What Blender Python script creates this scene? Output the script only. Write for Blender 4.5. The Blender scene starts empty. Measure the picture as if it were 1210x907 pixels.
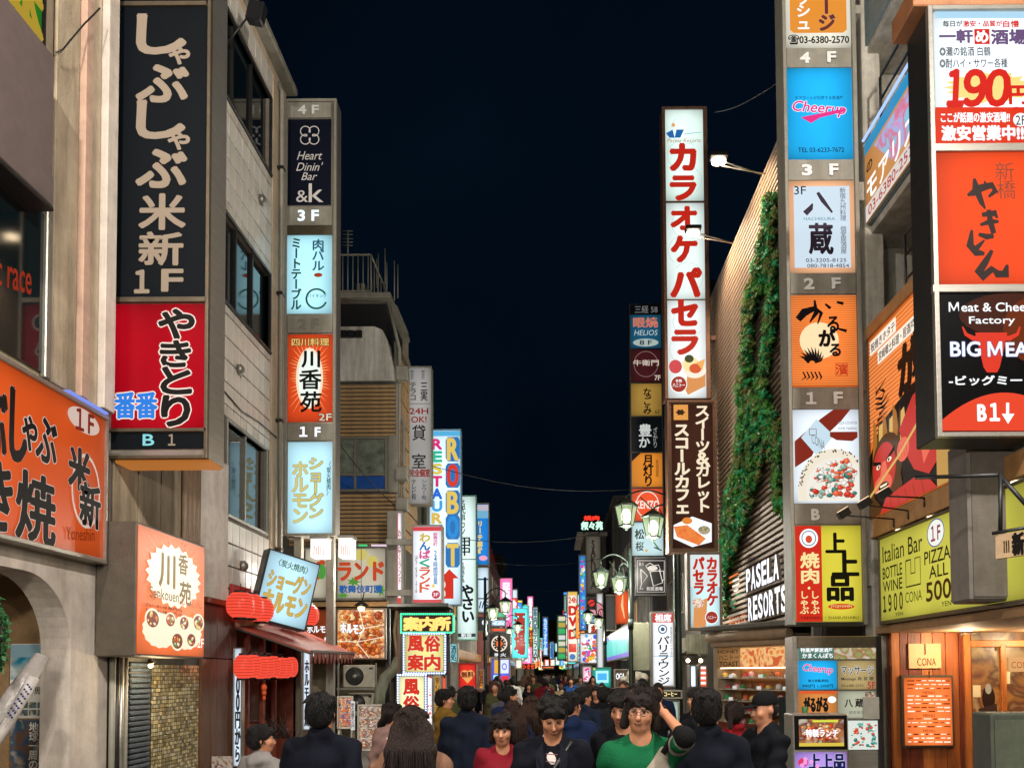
import bpy, math, random
import numpy as np
from mathutils import Vector, Matrix
random.seed(7); rng = np.random.default_rng(7)
SC = bpy.context.scene; COL = SC.collection
R = math.radians

# ---------------------------------------------------------------- camera
F = 920.0; VX, HY = 650.0, 795.0; PITCH, ROLL = R(2.0), R(-0.35)
CAM = Vector((0, 0, 1.9))
RM = Matrix.Rotation(R(90) + PITCH, 3, 'X') @ Matrix.Rotation(ROLL, 3, 'Z')
SHX = -(VX - 605) / 1210; SHY = (HY - 453.5 - F * math.tan(PITCH)) / 1210
cd = bpy.data.cameras.new('camera'); co = bpy.data.objects.new('camera', cd); COL.objects.link(co)
co.matrix_world = Matrix.Translation(CAM) @ RM.to_4x4()
cd.sensor_width = 36; cd.lens = F / 1210 * 36; cd.shift_x = SHX; cd.shift_y = SHY; cd.clip_end = 2000; cd.clip_start = 0.05
SC.camera = co
def ray(px, py):
    return RM @ Vector(((px - VX) / F, (453.5 - py) / F + SHY * 1210 / F, -1))
def at(px, py, Y):
    d = ray(px, py); return CAM + d * (Y / d.y)
def atx(px, py, X):
    d = ray(px, py); return CAM + d * (X / d.x)

# ---------------------------------------------------------------- night sky, render settings
SC.view_settings.view_transform = 'Standard'; SC.view_settings.look = 'None'; SC.view_settings.exposure = 0; SC.view_settings.gamma = 1
W = bpy.data.worlds.new('World'); SC.world = W; W.use_nodes = True
wn = W.node_tree.nodes; wl_ = W.node_tree.links; bg = wn['Background']
tc = wn.new('ShaderNodeTexCoord'); nz = wn.new('ShaderNodeTexNoise'); nz.inputs['Scale'].default_value = 2.5; nz.inputs['Detail'].default_value = 5
cr = wn.new('ShaderNodeValToRGB'); cr.color_ramp.elements[0].position = .3; cr.color_ramp.elements[1].position = .75
cr.color_ramp.elements[0].color = (.0005, .0022, .0055, 1); cr.color_ramp.elements[1].color = (.0009, .0048, .0110, 1)
wl_.new(tc.outputs['Generated'], nz.inputs['Vector']); wl_.new(nz.outputs['Fac'], cr.inputs['Fac']); wl_.new(cr.outputs['Color'], bg.inputs['Color'])
bg.inputs['Strength'].default_value = 1.0
cy = SC.cycles; cy.use_denoising = True; cy.max_bounces = 4; cy.diffuse_bounces = 2; cy.glossy_bounces = 3; cy.transmission_bounces = 4
cy.transparent_max_bounces = 6; cy.sample_clamp_indirect = 3; cy.sample_clamp_direct = 12; cy.caustics_reflective = False; cy.caustics_refractive = False
SC.render.use_persistent_data = False

# ---------------------------------------------------------------- materials
def lin(h):
    if not isinstance(h, str): return tuple(h)
    h = h.lstrip('#'); c = [int(h[i:i + 2], 16) / 255 for i in (0, 2, 4)]
    return tuple(x / 12.92 if x <= .04045 else ((x + .055) / 1.055) ** 2.4 for x in c)
MC = {}
def node(nt, t, **k):
    n = nt.nodes.new(t)
    for a, b in k.items():
        if a in n.inputs: n.inputs[a].default_value = b
        else: setattr(n, a, b)
    return n
def M(name, h, rough=.6, metal=0, var=.18, scale=6, bump=.15, bscale=40, stretch=(1, 1, 1), grime=0):
    k = ('m', name)
    if k in MC: return MC[k]
    m = bpy.data.materials.new(name); m.use_nodes = True; nt = m.node_tree; p = nt.nodes['Principled BSDF']
    c = lin(h); p.inputs['Roughness'].default_value = rough; p.inputs['Metallic'].default_value = metal
    t = node(nt, 'ShaderNodeTexCoord'); mp = node(nt, 'ShaderNodeMapping'); mp.inputs['Scale'].default_value = stretch
    nt.links.new(t.outputs['Object'], mp.inputs['Vector'])
    n = node(nt, 'ShaderNodeTexNoise', Scale=scale, Detail=6.0, Roughness=.65); nt.links.new(mp.outputs['Vector'], n.inputs['Vector'])
    r = node(nt, 'ShaderNodeValToRGB'); r.color_ramp.elements[0].position = .3; r.color_ramp.elements[1].position = .7
    r.color_ramp.elements[0].color = (*[max(0, x * (1 - var)) for x in c], 1); r.color_ramp.elements[1].color = (*[min(1, x * (1 + var)) for x in c], 1)
    nt.links.new(n.outputs['Fac'], r.inputs['Fac']); out = r.outputs['Color']
    if grime:
        mg = node(nt, 'ShaderNodeMapping'); mg.inputs['Scale'].default_value = (2.2, 2.2, .25); nt.links.new(t.outputs['Object'], mg.inputs['Vector'])
        g = node(nt, 'ShaderNodeTexNoise', Scale=1.6, Detail=7.0, Roughness=.7); nt.links.new(mg.outputs['Vector'], g.inputs['Vector'])
        gr = node(nt, 'ShaderNodeValToRGB'); gr.color_ramp.elements[0].position = .35; gr.color_ramp.elements[1].position = .62
        gr.color_ramp.elements[0].color = (1 - grime, 1 - grime * 1.05, 1 - grime * 1.15, 1); gr.color_ramp.elements[1].color = (1, 1, 1, 1)
        nt.links.new(g.outputs['Fac'], gr.inputs['Fac'])
        mx = node(nt, 'ShaderNodeMix', data_type='RGBA', blend_type='MULTIPLY'); mx.inputs[0].default_value = 1
        nt.links.new(out, mx.inputs[6]); nt.links.new(gr.outputs['Color'], mx.inputs[7]); out = mx.outputs[2]
    nt.links.new(out, p.inputs['Base Color'])
    if bump:
        b = node(nt, 'ShaderNodeTexNoise', Scale=bscale, Detail=4.0); nt.links.new(mp.outputs['Vector'], b.inputs['Vector'])
        bn = node(nt, 'ShaderNodeBump', Strength=bump, Distance=.02); nt.links.new(b.outputs['Fac'], bn.inputs['Height']); nt.links.new(bn.outputs['Normal'], p.inputs['Normal'])
    m['k'] = 1; MC[k] = m; return m
def G(h, s=1.0, panel=False, var=.0):
    """light-emitting print or backlit acrylic; var = uneven tubes behind it"""
    k = ('g', h, s, panel, var)
    if k in MC: return MC[k]
    m = bpy.data.materials.new('backlit_' + str(h).strip('#').replace('(', '').replace(')', '')[:12]); m.use_nodes = True; nt = m.node_tree; p = nt.nodes['Principled BSDF']
    c = lin(h); p.inputs['Base Color'].default_value = (*[x * .05 for x in c], 1); p.inputs['Roughness'].default_value = .3; p.inputs['Specular IOR Level'].default_value = .12
    p.inputs['Emission Color'].default_value = (*c, 1); p.inputs['Emission Strength'].default_value = s
    if panel:
        t = node(nt, 'ShaderNodeTexCoord'); mp = node(nt, 'ShaderNodeMapping'); mp.inputs['Scale'].default_value = (1.2, 1.2, .55); nt.links.new(t.outputs['Object'], mp.inputs['Vector'])
        n = node(nt, 'ShaderNodeTexNoise', Scale=1.3, Detail=1.5); nt.links.new(mp.outputs['Vector'], n.inputs['Vector'])
        mr = node(nt, 'ShaderNodeMapRange'); mr.inputs[1].default_value = .3; mr.inputs[2].default_value = .7
        mr.inputs[3].default_value = s * (1 - var); mr.inputs[4].default_value = s * (1 + var); nt.links.new(n.outputs['Fac'], mr.inputs[0]); last = mr.outputs[0]
        # tubes behind the acrylic: brightest in the middle, weaker towards the frame
        uv = nt.nodes.new('ShaderNodeUVMap'); sp = nt.nodes.new('ShaderNodeSeparateXYZ'); nt.links.new(uv.outputs[0], sp.inputs[0]); fs = []
        for ax, pw in ((0, 2.2), (1, 7)):
            a = node(nt, 'ShaderNodeMath', operation='MULTIPLY_ADD'); a.inputs[1].default_value = 2; a.inputs[2].default_value = -1; nt.links.new(sp.outputs[ax], a.inputs[0])
            b = node(nt, 'ShaderNodeMath', operation='ABSOLUTE'); nt.links.new(a.outputs[0], b.inputs[0]); c2 = node(nt, 'ShaderNodeMath', operation='POWER'); c2.inputs[1].default_value = pw; nt.links.new(b.outputs[0], c2.inputs[0])
            d = node(nt, 'ShaderNodeMath', operation='MULTIPLY_ADD'); d.inputs[1].default_value = -.46; d.inputs[2].default_value = 1.2; nt.links.new(c2.outputs[0], d.inputs[0]); fs.append(d.outputs[0])
        for f_ in fs:
            e = node(nt, 'ShaderNodeMath', operation='MULTIPLY'); nt.links.new(last, e.inputs[0]); nt.links.new(f_, e.inputs[1]); last = e.outputs[0]
        nt.links.new(last, p.inputs['Emission Strength'])
    else: m.cycles.emission_sampling = 'NONE'
    MC[k] = m; return m
def INK(h):
    k = ('ink', h)
    if k in MC: return MC[k]
    m = bpy.data.materials.new('print_' + h.strip('#')); m.use_nodes = True; p = m.node_tree.nodes['Principled BSDF']
    p.inputs['Base Color'].default_value = (*lin(h), 1); p.inputs['Roughness'].default_value = .5; p.inputs['Specular IOR Level'].default_value = .15; MC[k] = m; return m
def FOOD(cols, s=.9, scale=9, name='food_print'):
    """printed photograph of a dish: cells of several food colours"""
    k = ('f', tuple(cols), s, scale)
    if k in MC: return MC[k]
    m = bpy.data.materials.new(name); m.use_nodes = True; nt = m.node_tree; p = nt.nodes['Principled BSDF']
    t = node(nt, 'ShaderNodeTexCoord'); n = node(nt, 'ShaderNodeTexNoise', Scale=scale * .6, Detail=5.0, Distortion=1.6); nt.links.new(t.outputs['Object'], n.inputs['Vector'])
    v = node(nt, 'ShaderNodeTexVoronoi', Scale=scale); nt.links.new(t.outputs['Object'], v.inputs['Vector'])
    mx = node(nt, 'ShaderNodeMath', operation='ADD'); nt.links.new(n.outputs['Fac'], mx.inputs[0])
    m2 = node(nt, 'ShaderNodeMath', operation='MULTIPLY'); m2.inputs[1].default_value = .45; nt.links.new(v.outputs['Distance'], m2.inputs[0]); nt.links.new(m2.outputs[0], mx.inputs[1])
    r = node(nt, 'ShaderNodeValToRGB'); e = r.color_ramp.elements; N = len(cols)
    for i, c in enumerate(cols):
        pos = .38 + .5 * i / max(1, N - 1)
        if i < 2: e[i].position = pos; el = e[i]
        else: el = e.new(pos)
        el.color = (*lin(c), 1)
    nt.links.new(mx.outputs[0], r.inputs['Fac'])
    if not s: nt.links.new(r.outputs['Color'], p.inputs['Base Color'])
    else: p.inputs['Base Color'].default_value = (.02, .02, .02, 1)
    if s: nt.links.new(r.outputs['Color'], p.inputs['Emission Color']); p.inputs['Emission Strength'].default_value = s
    p.inputs['Roughness'].default_value = .4; m.cycles.emission_sampling = 'NONE'; MC[k] = m; return m
def GLASS(name='window_glass', h='#0a1416', rough=.06):
    k = ('gl', name)
    if k in MC: return MC[k]
    m = bpy.data.materials.new(name); m.use_nodes = True; p = m.node_tree.nodes['Principled BSDF']
    p.inputs['Base Color'].default_value = (*lin(h), 1); p.inputs['Roughness'].default_value = rough; p.inputs['Specular IOR Level'].default_value = .9
    MC[k] = m; return m
def WOOD(name, h, var=.35):
    return M(name, h, rough=.5, var=var, scale=5, bump=.2, bscale=14, stretch=(3, 3, .35))

beige = M('beige_render', '#a3937c', .85, scale=3, bump=.25, grime=.5)
cream = M('cream_render', '#b8a68e', .85, scale=3, bump=.2, grime=.3)
white_render = M('white_render', '#c2b6ab', .8, scale=4, bump=.15, grime=.28)
tile_m = M('glazed_tile', '#c8c1b7', .35, var=.08, bump=.05, grime=.3)
grout = M('grout', '#6b6259', .9)
concrete = M('concrete', '#aaa498', .85, grime=.4, bump=.3)
dconcrete = M('dark_concrete', '#55524c', .85, grime=.3, bump=.3)
steel = M('brushed_steel', '#b8b2a8', .32, .85, var=.12, scale=3, bump=.05, stretch=(1, 1, 8))
dsteel = M('dark_steel', '#3a3836', .4, .7, var=.2, bump=.05)
bronze = M('bronze_frame', '#6a5f50', .4, .7, var=.2, bump=.05)
pgrey = M('grey_paint', '#8b877b', .5, 0, var=.12, grime=.3, bump=.05)
pdark = M('black_paint', '#141517', .45, var=.3, bump=.05)
brown_m = M('brown_panel', '#564a47', .6, var=.15, bump=.1, bscale=120)
wood_d = WOOD('dark_wood', '#5a3a24'); wood_o = WOOD('orange_wood', '#a8602a'); wood_r = WOOD('red_brown_wood', '#6e2f1c')
glass = GLASS(); rubber = M('rubber', '#1a1a1a', .8)
alu = M('window_aluminium', '#8d8a80', .4, .6, var=.1, bump=.03)
asphalt = M('asphalt', '#3d3b3a', .75, var=.3, scale=12, bump=.5, bscale=150)
paving = M('paving', '#6f6963', .75, var=.2, scale=8, bump=.3, bscale=60)
plaster = M('brown_stucco', '#8a6d4c', .9, var=.15, bump=.5, bscale=90)
leaf_ms = [M('leaf_green', '#569a3c', .6, var=.3, bump=0), M('leaf_olive', '#7c8044', .7, var=.3, bump=0), M('leaf_dark', '#265a2e', .6, var=.3, bump=0), M('leaf_teal', '#2caa68', .55, var=.3, bump=0)]

# ---------------------------------------------------------------- builders
def wloc(o):
    v = Vector((0, 0, 0))
    while o is not None: v += o.location; o = o.parent
    return v
def tag(o, label=None, cat=None, group=None, kind=None):
    if label: o['label'] = label
    if cat: o['category'] = cat
    if group: o['group'] = group
    if kind: o['kind'] = kind
    return o
def thing(name, label, cat, loc, group=None):
    o = bpy.data.objects.new(name, None); COL.objects.link(o); o.location = loc; o.empty_display_size = .2
    return tag(o, label, cat, group)
def link(name, me, parent=None, loc=(0, 0, 0)):
    o = bpy.data.objects.new(name, me); COL.objects.link(o); o.parent = parent; o.location = loc; return o
def copy_tree(o, parent=None):
    c = o.copy(); COL.objects.link(c); c.parent = parent
    if parent is not None: c.matrix_parent_inverse = Matrix.Identity(4)
    for ch in list(o.children): copy_tree(ch, c)
    return c
class B:
    def __init__(s): s.v = []; s.f = []; s.m = []; s.ms = []; s.sm = []
    def mi(s, m):
        if m not in s.ms: s.ms.append(m)
        return s.ms.index(m)
    def add(s, vs, fs, m, smooth=False):
        n = len(s.v); s.v += [tuple(x) for x in vs]; k = s.mi(m)
        for f in fs: s.f.append([n + i for i in f]); s.m.append(k); s.sm.append(smooth)
        return s
    def box(s, x0, x1, y0, y1, z0, z1, m, c=0.0):
        if x0 > x1: x0, x1 = x1, x0
        if y0 > y1: y0, y1 = y1, y0
        if z0 > z1: z0, z1 = z1, z0
        return s.obox(Vector(((x0 + x1) / 2, (y0 + y1) / 2, (z0 + z1) / 2)), Vector((1, 0, 0)), Vector((0, 1, 0)), Vector((0, 0, 1)), (x1 - x0) / 2, (y1 - y0) / 2, (z1 - z0) / 2, m, c)
    def obox(s, C, ax, ay, az, hx, hy, hz, m, c=0.0):
        C = Vector(C)
        if c and c < min(hx, hy, hz):
            V = []; idx = {}
            for i in (-1, 1):
                for j in (-1, 1):
                    for k in (-1, 1):
                        for q in range(3):
                            a = [hx * i, hy * j, hz * k]
                            for w in range(3):
                                if w != q: a[w] -= c * (i, j, k)[w]
                            idx[(i, j, k, q)] = len(V); V.append(C + ax * a[0] + ay * a[1] + az * a[2])
            Fc = []
            for q in range(3):
                o = [w for w in range(3) if w != q]
                for sgn in (-1, 1):
                    f = []
                    for (p, r) in ((-1, -1), (1, -1), (1, 1), (-1, 1)):
                        t = [0, 0, 0]; t[q] = sgn; t[o[0]] = p; t[o[1]] = r; f.append(idx[(*t, q)])
                    if (sgn == 1) == (q == 1): f = f[::-1]
                    Fc.append(f)
            for q in range(3):
                o = [w for w in range(3) if w != q]
                for p in (-1, 1):
                    for r in (-1, 1):
                        f = []
                        for (sg, qq) in ((-1, o[0]), (1, o[0]), (1, o[1]), (-1, o[1])):
                            t = [0, 0, 0]; t[q] = sg; t[o[0]] = p; t[o[1]] = r; f.append(idx[(*t, qq)])
                        Fc.append(f)
            for i in (-1, 1):
                for j in (-1, 1):
                    for k in (-1, 1): Fc.append([idx[(i, j, k, q)] for q in range(3)])
            return s.add(V, Fc, m)
        V = [C + ax * (hx * i) + ay * (hy * j) + az * (hz * k) for i in (-1, 1) for j in (-1, 1) for k in (-1, 1)]
        return s.add(V, [(0, 1, 3, 2), (4, 6, 7, 5), (0, 4, 5, 1), (2, 3, 7, 6), (0, 2, 6, 4), (1, 5, 7, 3)], m)
    def bar(s, a, b, w, m, h=None, up=(0, 0, 1)):
        a = Vector(a); b = Vector(b); d = b - a; L = d.length; d.normalize(); u = Vector(up)
        if abs(d.dot(u)) > .98: u = Vector((1, 0, 0))
        x = d.cross(u).normalized(); z = x.cross(d)
        return s.obox((a + b) / 2, x, d, z, w / 2, L / 2, (h or w) / 2, m)
    def tube(s, pts, r, m, n=8, cap=True):
        pts = [Vector(p) for p in pts]; N = len(pts); rr = r if isinstance(r, (list, tuple)) else [r] * N
        V = []; pu = None
        for i, p in enumerate(pts):
            d = (pts[min(i + 1, N - 1)] - pts[max(i - 1, 0)]).normalized()
            u = pu if pu is not None else (Vector((0, 0, 1)) if abs(d.z) < .9 else Vector((1, 0, 0)))
            x = d.cross(u).normalized(); u = x.cross(d).normalized(); pu = u
            for k in range(n):
                a = 2 * math.pi * k / n; V.append(p + (x * math.cos(a) + u * math.sin(a)) * rr[i])
        Fc = [(i * n + k, i * n + (k + 1) % n, (i + 1) * n + (k + 1) % n, (i + 1) * n + k) for i in range(N - 1) for k in range(n)]
        s.add(V, Fc, m, True)
        if cap: s.f.append([len(s.v) - N * n + k for k in range(n)][::-1]); s.m.append(s.mi(m)); s.sm.append(False); s.f.append([len(s.v) - n + k for k in range(n)]); s.m.append(s.mi(m)); s.sm.append(False)
        return s
    def lathe(s, C, prof, m, n=16, axis='Z', sx=1, sy=1, smooth=True, a0=0):
        C = Vector(C); V = []
        for (r, z) in prof:
            for k in range(n):
                a = a0 + 2 * math.pi * k / n; x, y = r * math.cos(a) * sx, r * math.sin(a) * sy
                V.append(C + (Vector((x, y, z)) if axis == 'Z' else Vector((x, z, y)) if axis == 'Y' else Vector((z, x, y))))
        Fc = [(i * n + k, i * n + (k + 1) % n, (i + 1) * n + (k + 1) % n, (i + 1) * n + k) for i in range(len(prof) - 1) for k in range(n)]
        Fc += [tuple(range(n))[::-1], tuple((len(prof) - 1) * n + k for k in range(n))]
        return s.add(V, Fc, m, smooth)
    def sphere(s, C, r, m, n=12, k=8, sx=1, sy=1, sz=1):
        return s.lathe(C, [(r * math.sin(math.pi * (i + .02) / (k + .04)), -r * sz * math.cos(math.pi * (i + .02) / (k + .04))) for i in range(k + 1)], m, n, sx=sx, sy=sy)
    def prism(s, poly, y0, y1, m, axis='Y'):
        """poly of (a,z) extruded along axis Y (a=x) or X (a=y)"""
        n = len(poly); P = (lambda a, z, t: (a, t, z)) if axis == 'Y' else (lambda a, z, t: (t, a, z))
        V = [P(a, z, y0) for a, z in poly] + [P(a, z, y1) for a, z in poly]
        return s.add(V, [tuple(range(n)), tuple(range(2 * n - 1, n - 1, -1))] + [(i, i + n, (i + 1) % n + n, (i + 1) % n) for i in range(n)], m)
    def build(s, name, parent=None, label=None, kind=None):
        off = wloc(parent); me = bpy.data.meshes.new(name)
        me.from_pydata([(a - off.x, b - off.y, c - off.z) for a, b, c in s.v], [], s.f)
        for m in s.ms: me.materials.append(m)
        me.polygons.foreach_set('material_index', s.m); me.polygons.foreach_set('use_smooth', s.sm); me.update()
        o = link(name, me, parent)
        if label: o['label'] = label
        if kind: o['kind'] = kind
        return o
def bx(name, parent, x0, x1, y0, y1, z0, z1, m, c=0.0, label=None, kind=None):
    return B().box(x0, x1, y0, y1, z0, z1, m, c).build(name, parent, label, kind)

# ---- glyph cache: Blender's own font to flat outlines
_gt = bpy.data.curves.new('glyphs', 'FONT'); _go = bpy.data.objects.new('glyphs', _gt); COL.objects.link(_go); GC = {}
def glyph(s, off, shear=0):
    k = (s, round(off, 3), shear)
    if k not in GC:
        _gt.body = s; _gt.size = 1; _gt.offset = off; _gt.shear = shear; _gt.resolution_u = 3; _gt.fill_mode = 'FRONT'
        dg = bpy.context.evaluated_depsgraph_get(); dg.update()
        ev = _go.evaluated_get(dg); me = ev.to_mesh()
        V = np.array([v.co[:2] for v in me.vertices]) if len(me.vertices) else np.zeros((0, 2)); Fc = [tuple(p.vertices) for p in me.polygons]
        ev.to_mesh_clear(); GC[k] = (V, Fc)
    return GC[k]
ROT = set('ー〜～-…')
class Panel:
    """a flat rectangle with print on it; coordinates are fractions, or photo pixels projected on its plane"""
    def __init__(s, parent, O, U, V, mat, name='sign_panel', thick=.02, label=None, body=True):
        s.O, s.U, s.V = Vector(O), Vector(U), Vector(V); s.N = s.V.cross(s.U).normalized(); s.p = parent; s.lift = .002; s.b = B(); s.w, s.h = s.U.length, s.V.length
        if body:
            c = s.O + s.U / 2 + s.V / 2 - s.N * thick / 2
            s.obj = B().obox(c, s.U.normalized(), s.V.normalized(), s.N, s.w / 2, s.h / 2, thick / 2, mat).build(name, parent, label)
            me = s.obj.data; uvl = me.uv_layers.new(name='UVMap'); off = s.O - wloc(s.obj)
            for lp in me.loops:
                q = me.vertices[lp.vertex_index].co - off; uvl.data[lp.index].uv = (q.dot(s.U) / s.w ** 2, q.dot(s.V) / s.h ** 2)
        else: s.obj = parent
    def uv(s, px, py):
        d = ray(px, py); t = (s.O - CAM).dot(s.N) / d.dot(s.N); q = CAM + d * t - s.O
        return q.dot(s.U) / s.w ** 2, q.dot(s.V) / s.h ** 2
    def pb(s, x0, y0, x1, y1):
        ym, xm = (y0 + y1) / 2, (x0 + x1) / 2
        return s.uv(x0, ym)[0], s.uv(xm, y0)[1], s.uv(x1, ym)[0], s.uv(xm, y1)[1]
    def P(s, u, v, l=None): return s.O + s.U * u + s.V * v + s.N * (s.lift if l is None else l)
    def up(s): s.lift += .0003
    def put(s, V, Fc, m):
        s.up(); s.b.add([s.P(u, v) for u, v in V], Fc, m)
    def poly(s, pts, m, px=False):
        if px: pts = [s.uv(*p) for p in pts]
        s.put(pts, [tuple(range(len(pts)))[::-1]], m)
    def rect(s, x0, y0, x1, y1, m, px=True):
        if px: x0, y0, x1, y1 = s.pb(x0, y0, x1, y1)
        s.poly([(x0, y0), (x1, y0), (x1, y1), (x0, y1)], m)
    def disc(s, cx, cy, rx, m, ry=None, px=True, n=24, a0=0, a1=360, jag=0):
        ry = ry or rx
        if px:
            u0, v0, u1, v1 = s.pb(cx - rx, cy - ry, cx + rx, cy + ry); cx, cy, rx, ry = (u0 + u1) / 2, (v0 + v1) / 2, (u1 - u0) / 2, (v1 - v0) / 2
        s.poly([(cx + rx * math.cos(R(a0 + (a1 - a0) * k / n)) * (1 - jag * (k % 2)), cy + ry * math.sin(R(a0 + (a1 - a0) * k / n)) * (1 - jag * (k % 2))) for k in range(n)], m)
    def ring(s, cx, cy, rx, ry, t, m, px=True, n=28, a0=0, a1=360):
        if px:
            u0, v0, u1, v1 = s.pb(cx - rx, cy - ry, cx + rx, cy + ry); t = t / rx; cx, cy, rx, ry = (u0 + u1) / 2, (v0 + v1) / 2, (u1 - u0) / 2, (v1 - v0) / 2
        else: t = t / rx
        V = []
        for k in range(n + 1):
            a = R(a0 + (a1 - a0) * k / n); V += [(cx + rx * math.cos(a), cy + ry * math.sin(a)), (cx + rx * (1 - t) * math.cos(a), cy + ry * (1 - t) * math.sin(a))]
        s.put(V, [(2 * k, 2 * k + 1, 2 * k + 3, 2 * k + 2) for k in range(n)], m)
    def line(s, pts, w, m, px=True):
        """brush stroke, w = width in photo px (or metres when px False); may taper"""
        Q = [s.uv(*p) for p in pts] if px else pts
        Q = [Vector((u * s.w, v * s.h)) for u, v in Q]
        if px:
            k = s.pb(pts[0][0] - .5, pts[0][1] - .5, pts[0][0] + .5, pts[0][1] + .5); sc = abs(k[3] - k[1]) * s.h
        else: sc = 1
        ws = w if isinstance(w, (list, tuple)) else [w] * len(Q)
        V = []
        for i, q in enumerate(Q):
            d = Q[min(i + 1, len(Q) - 1)] - Q[max(i - 1, 0)]; d = d.normalized() if d.length > 1e-6 else Vector((1, 0)); n_ = Vector((-d.y, d.x)) * ws[i] * sc / 2
            V += [((q + n_).x / s.w, (q + n_).y / s.h), ((q - n_).x / s.w, (q - n_).y / s.h)]
        s.put(V, [(2 * i, 2 * i + 1, 2 * i + 3, 2 * i + 2) for i in range(len(Q) - 1)], m)
    def _em(s, V, Fc, m, thick, n8=8):
        """thick: extra stroke weight in metres, drawn as slightly shifted copies each on its own layer"""
        if thick <= 0: s.put(V, Fc, m); return
        for k in range(n8):
            a = 2 * math.pi * k / n8; dx, dy = thick * math.cos(a) / s.w, thick * math.sin(a) / s.h
            s.lift += .00008; s.b.add([s.P(u + dx, v + dy) for u, v in V], Fc, m)
    def txt(s, t, x0, y0, x1, y1, m, bold=.02, vert=False, px=True, out=None, ow=1.0, shear=0, tilt=0, gap=1.0, jit=0, ex=0):
        """fit string t in a box. out: outline material, ow: outline width in px; tilt: slope of the baseline (rise per box width)"""
        fat = 0
        if bold > .006 and not ex: fat = bold - .004; bold = .004
        if px:
            k = s.pb(x0, y0, x1, y1); kk = s.pb((x0 + x1) / 2 - .5, (y0 + y1) / 2 - .5, (x0 + x1) / 2 + .5, (y0 + y1) / 2 + .5); pw = abs(kk[3] - kk[1]) * s.h
            x0, y0, x1, y1 = k
        else: pw = 1
        if vert:
            n = len(t); ch = (y1 - y0) / n; cw = x1 - x0; V = []; Fc = []
            for i, c in enumerate(t):
                if c == ' ': continue
                g, gf = glyph(c, bold, shear); o = len(V)
                if not len(g): continue
                if c in ROT or c.isascii():
                    mn, mxx = g.min(0), g.max(0); gg = (g - (mn + mxx) / 2) / (1.0 if c in ROT else max(.7, (mxx - mn)[1]) * 1.1)
                    if c in ROT: gg = np.stack([-gg[:, 1], gg[:, 0]], 1)
                else: gg = g - np.array([.5, .38])
                dj = (random.uniform(-jit, jit), random.uniform(-jit, jit))
                for a, b_ in gg: V.append((x0 + cw * (.5 + a * 1.08 + dj[0]), y0 + ch * (i + .5 + dj[1] - b_ * 1.12 * gap)))
                Fc += [tuple(q + o for q in f) for f in gf]
        else:
            g, gf = glyph(t, 0 if t.isascii() and not ex else bold, shear)
            if not len(g): return
            mn, mxx = g.min(0), g.max(0); sc = (mxx - mn); sc[sc == 0] = 1; gg = (g - mn) / sc
            V = [(x0 + (x1 - x0) * a, y1 - (y1 - y0) * b_ + tilt * (a - .5) * (y1 - y0)) for a, b_ in gg]; Fc = gf
        if out is not None: s._em(V, Fc, out, ow * pw)
        if ex:
            s.up(); n = len(V); l0 = s.lift; top = [s.P(u, v, l0 + ex) for u, v in V]; s.b.add(top, Fc, m); s.lift += ex
            from collections import Counter
            cn = Counter();
            for f in Fc:
                for i in range(len(f)): cn[tuple(sorted((f[i], f[(i + 1) % len(f)])))] += 1
            ed = [e for e, c in cn.items() if c == 1]; bot = [s.P(u, v, l0) for u, v in V]
            s.b.add(top + bot, [(a, b_, b_ + n, a + n) for a, b_ in ed], steel)
        else:
            if fat:
                em = ((y1 - y0) * s.h / len(t)) if vert else (y1 - y0) * s.h
                s._em(V, Fc, m, fat * em, 6)
            s.put(V, Fc, m)
    def food(s, x0, y0, x1, y1, n, cols, r0, r1, px=True, round_=None):
        """printed dish photo: overlapping irregular pieces, each with a dark edge, a body colour and a highlight"""
        if px:
            k = s.pb(x0, y0, x1, y1); sc = (k[2] - k[0]) / (x1 - x0); x0, y0, x1, y1 = k; r0 *= sc; r1 *= sc
        asp = s.w / s.h
        for _ in range(n):
            r = random.uniform(r0, r1); c = lin(random.choice(cols)); m = random.choice((5, 6, 7, 8))
            u, v = random.uniform(x0 + r, x1 - r), random.uniform(y0 + r * asp, y1 - r * asp)
            if round_ and ((u - round_[0]) / round_[2]) ** 2 + ((v - round_[1]) / round_[3]) ** 2 > 1: continue
            a0 = random.uniform(0, 6); e = random.uniform(.5, 1); rr = [r * random.uniform(.7, 1.0) for _ in range(m)]
            for sc_, dx, dy, f in ((1, 0, 0, .35), (.86, -.04, -.05, 1), (.4, -.2, -.22, 1.5)):
                q = tuple(round(min(1, max(0, x * f + (.04 if f > 1 else 0))), 2) for x in c)
                s.poly([(u + dx * r + sc_ * rr[k] * math.cos(a0 + 6.283 * k / m), v + (dy * r + sc_ * rr[k] * e * math.sin(a0 + 6.283 * k / m)) * asp) for k in range(m)], G(q, .95)); s.lift -= .00026
    def done(s, name='lettering'):
        if s.b.v: s.b.build(name, s.obj)
        s.b = B(); return s
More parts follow.
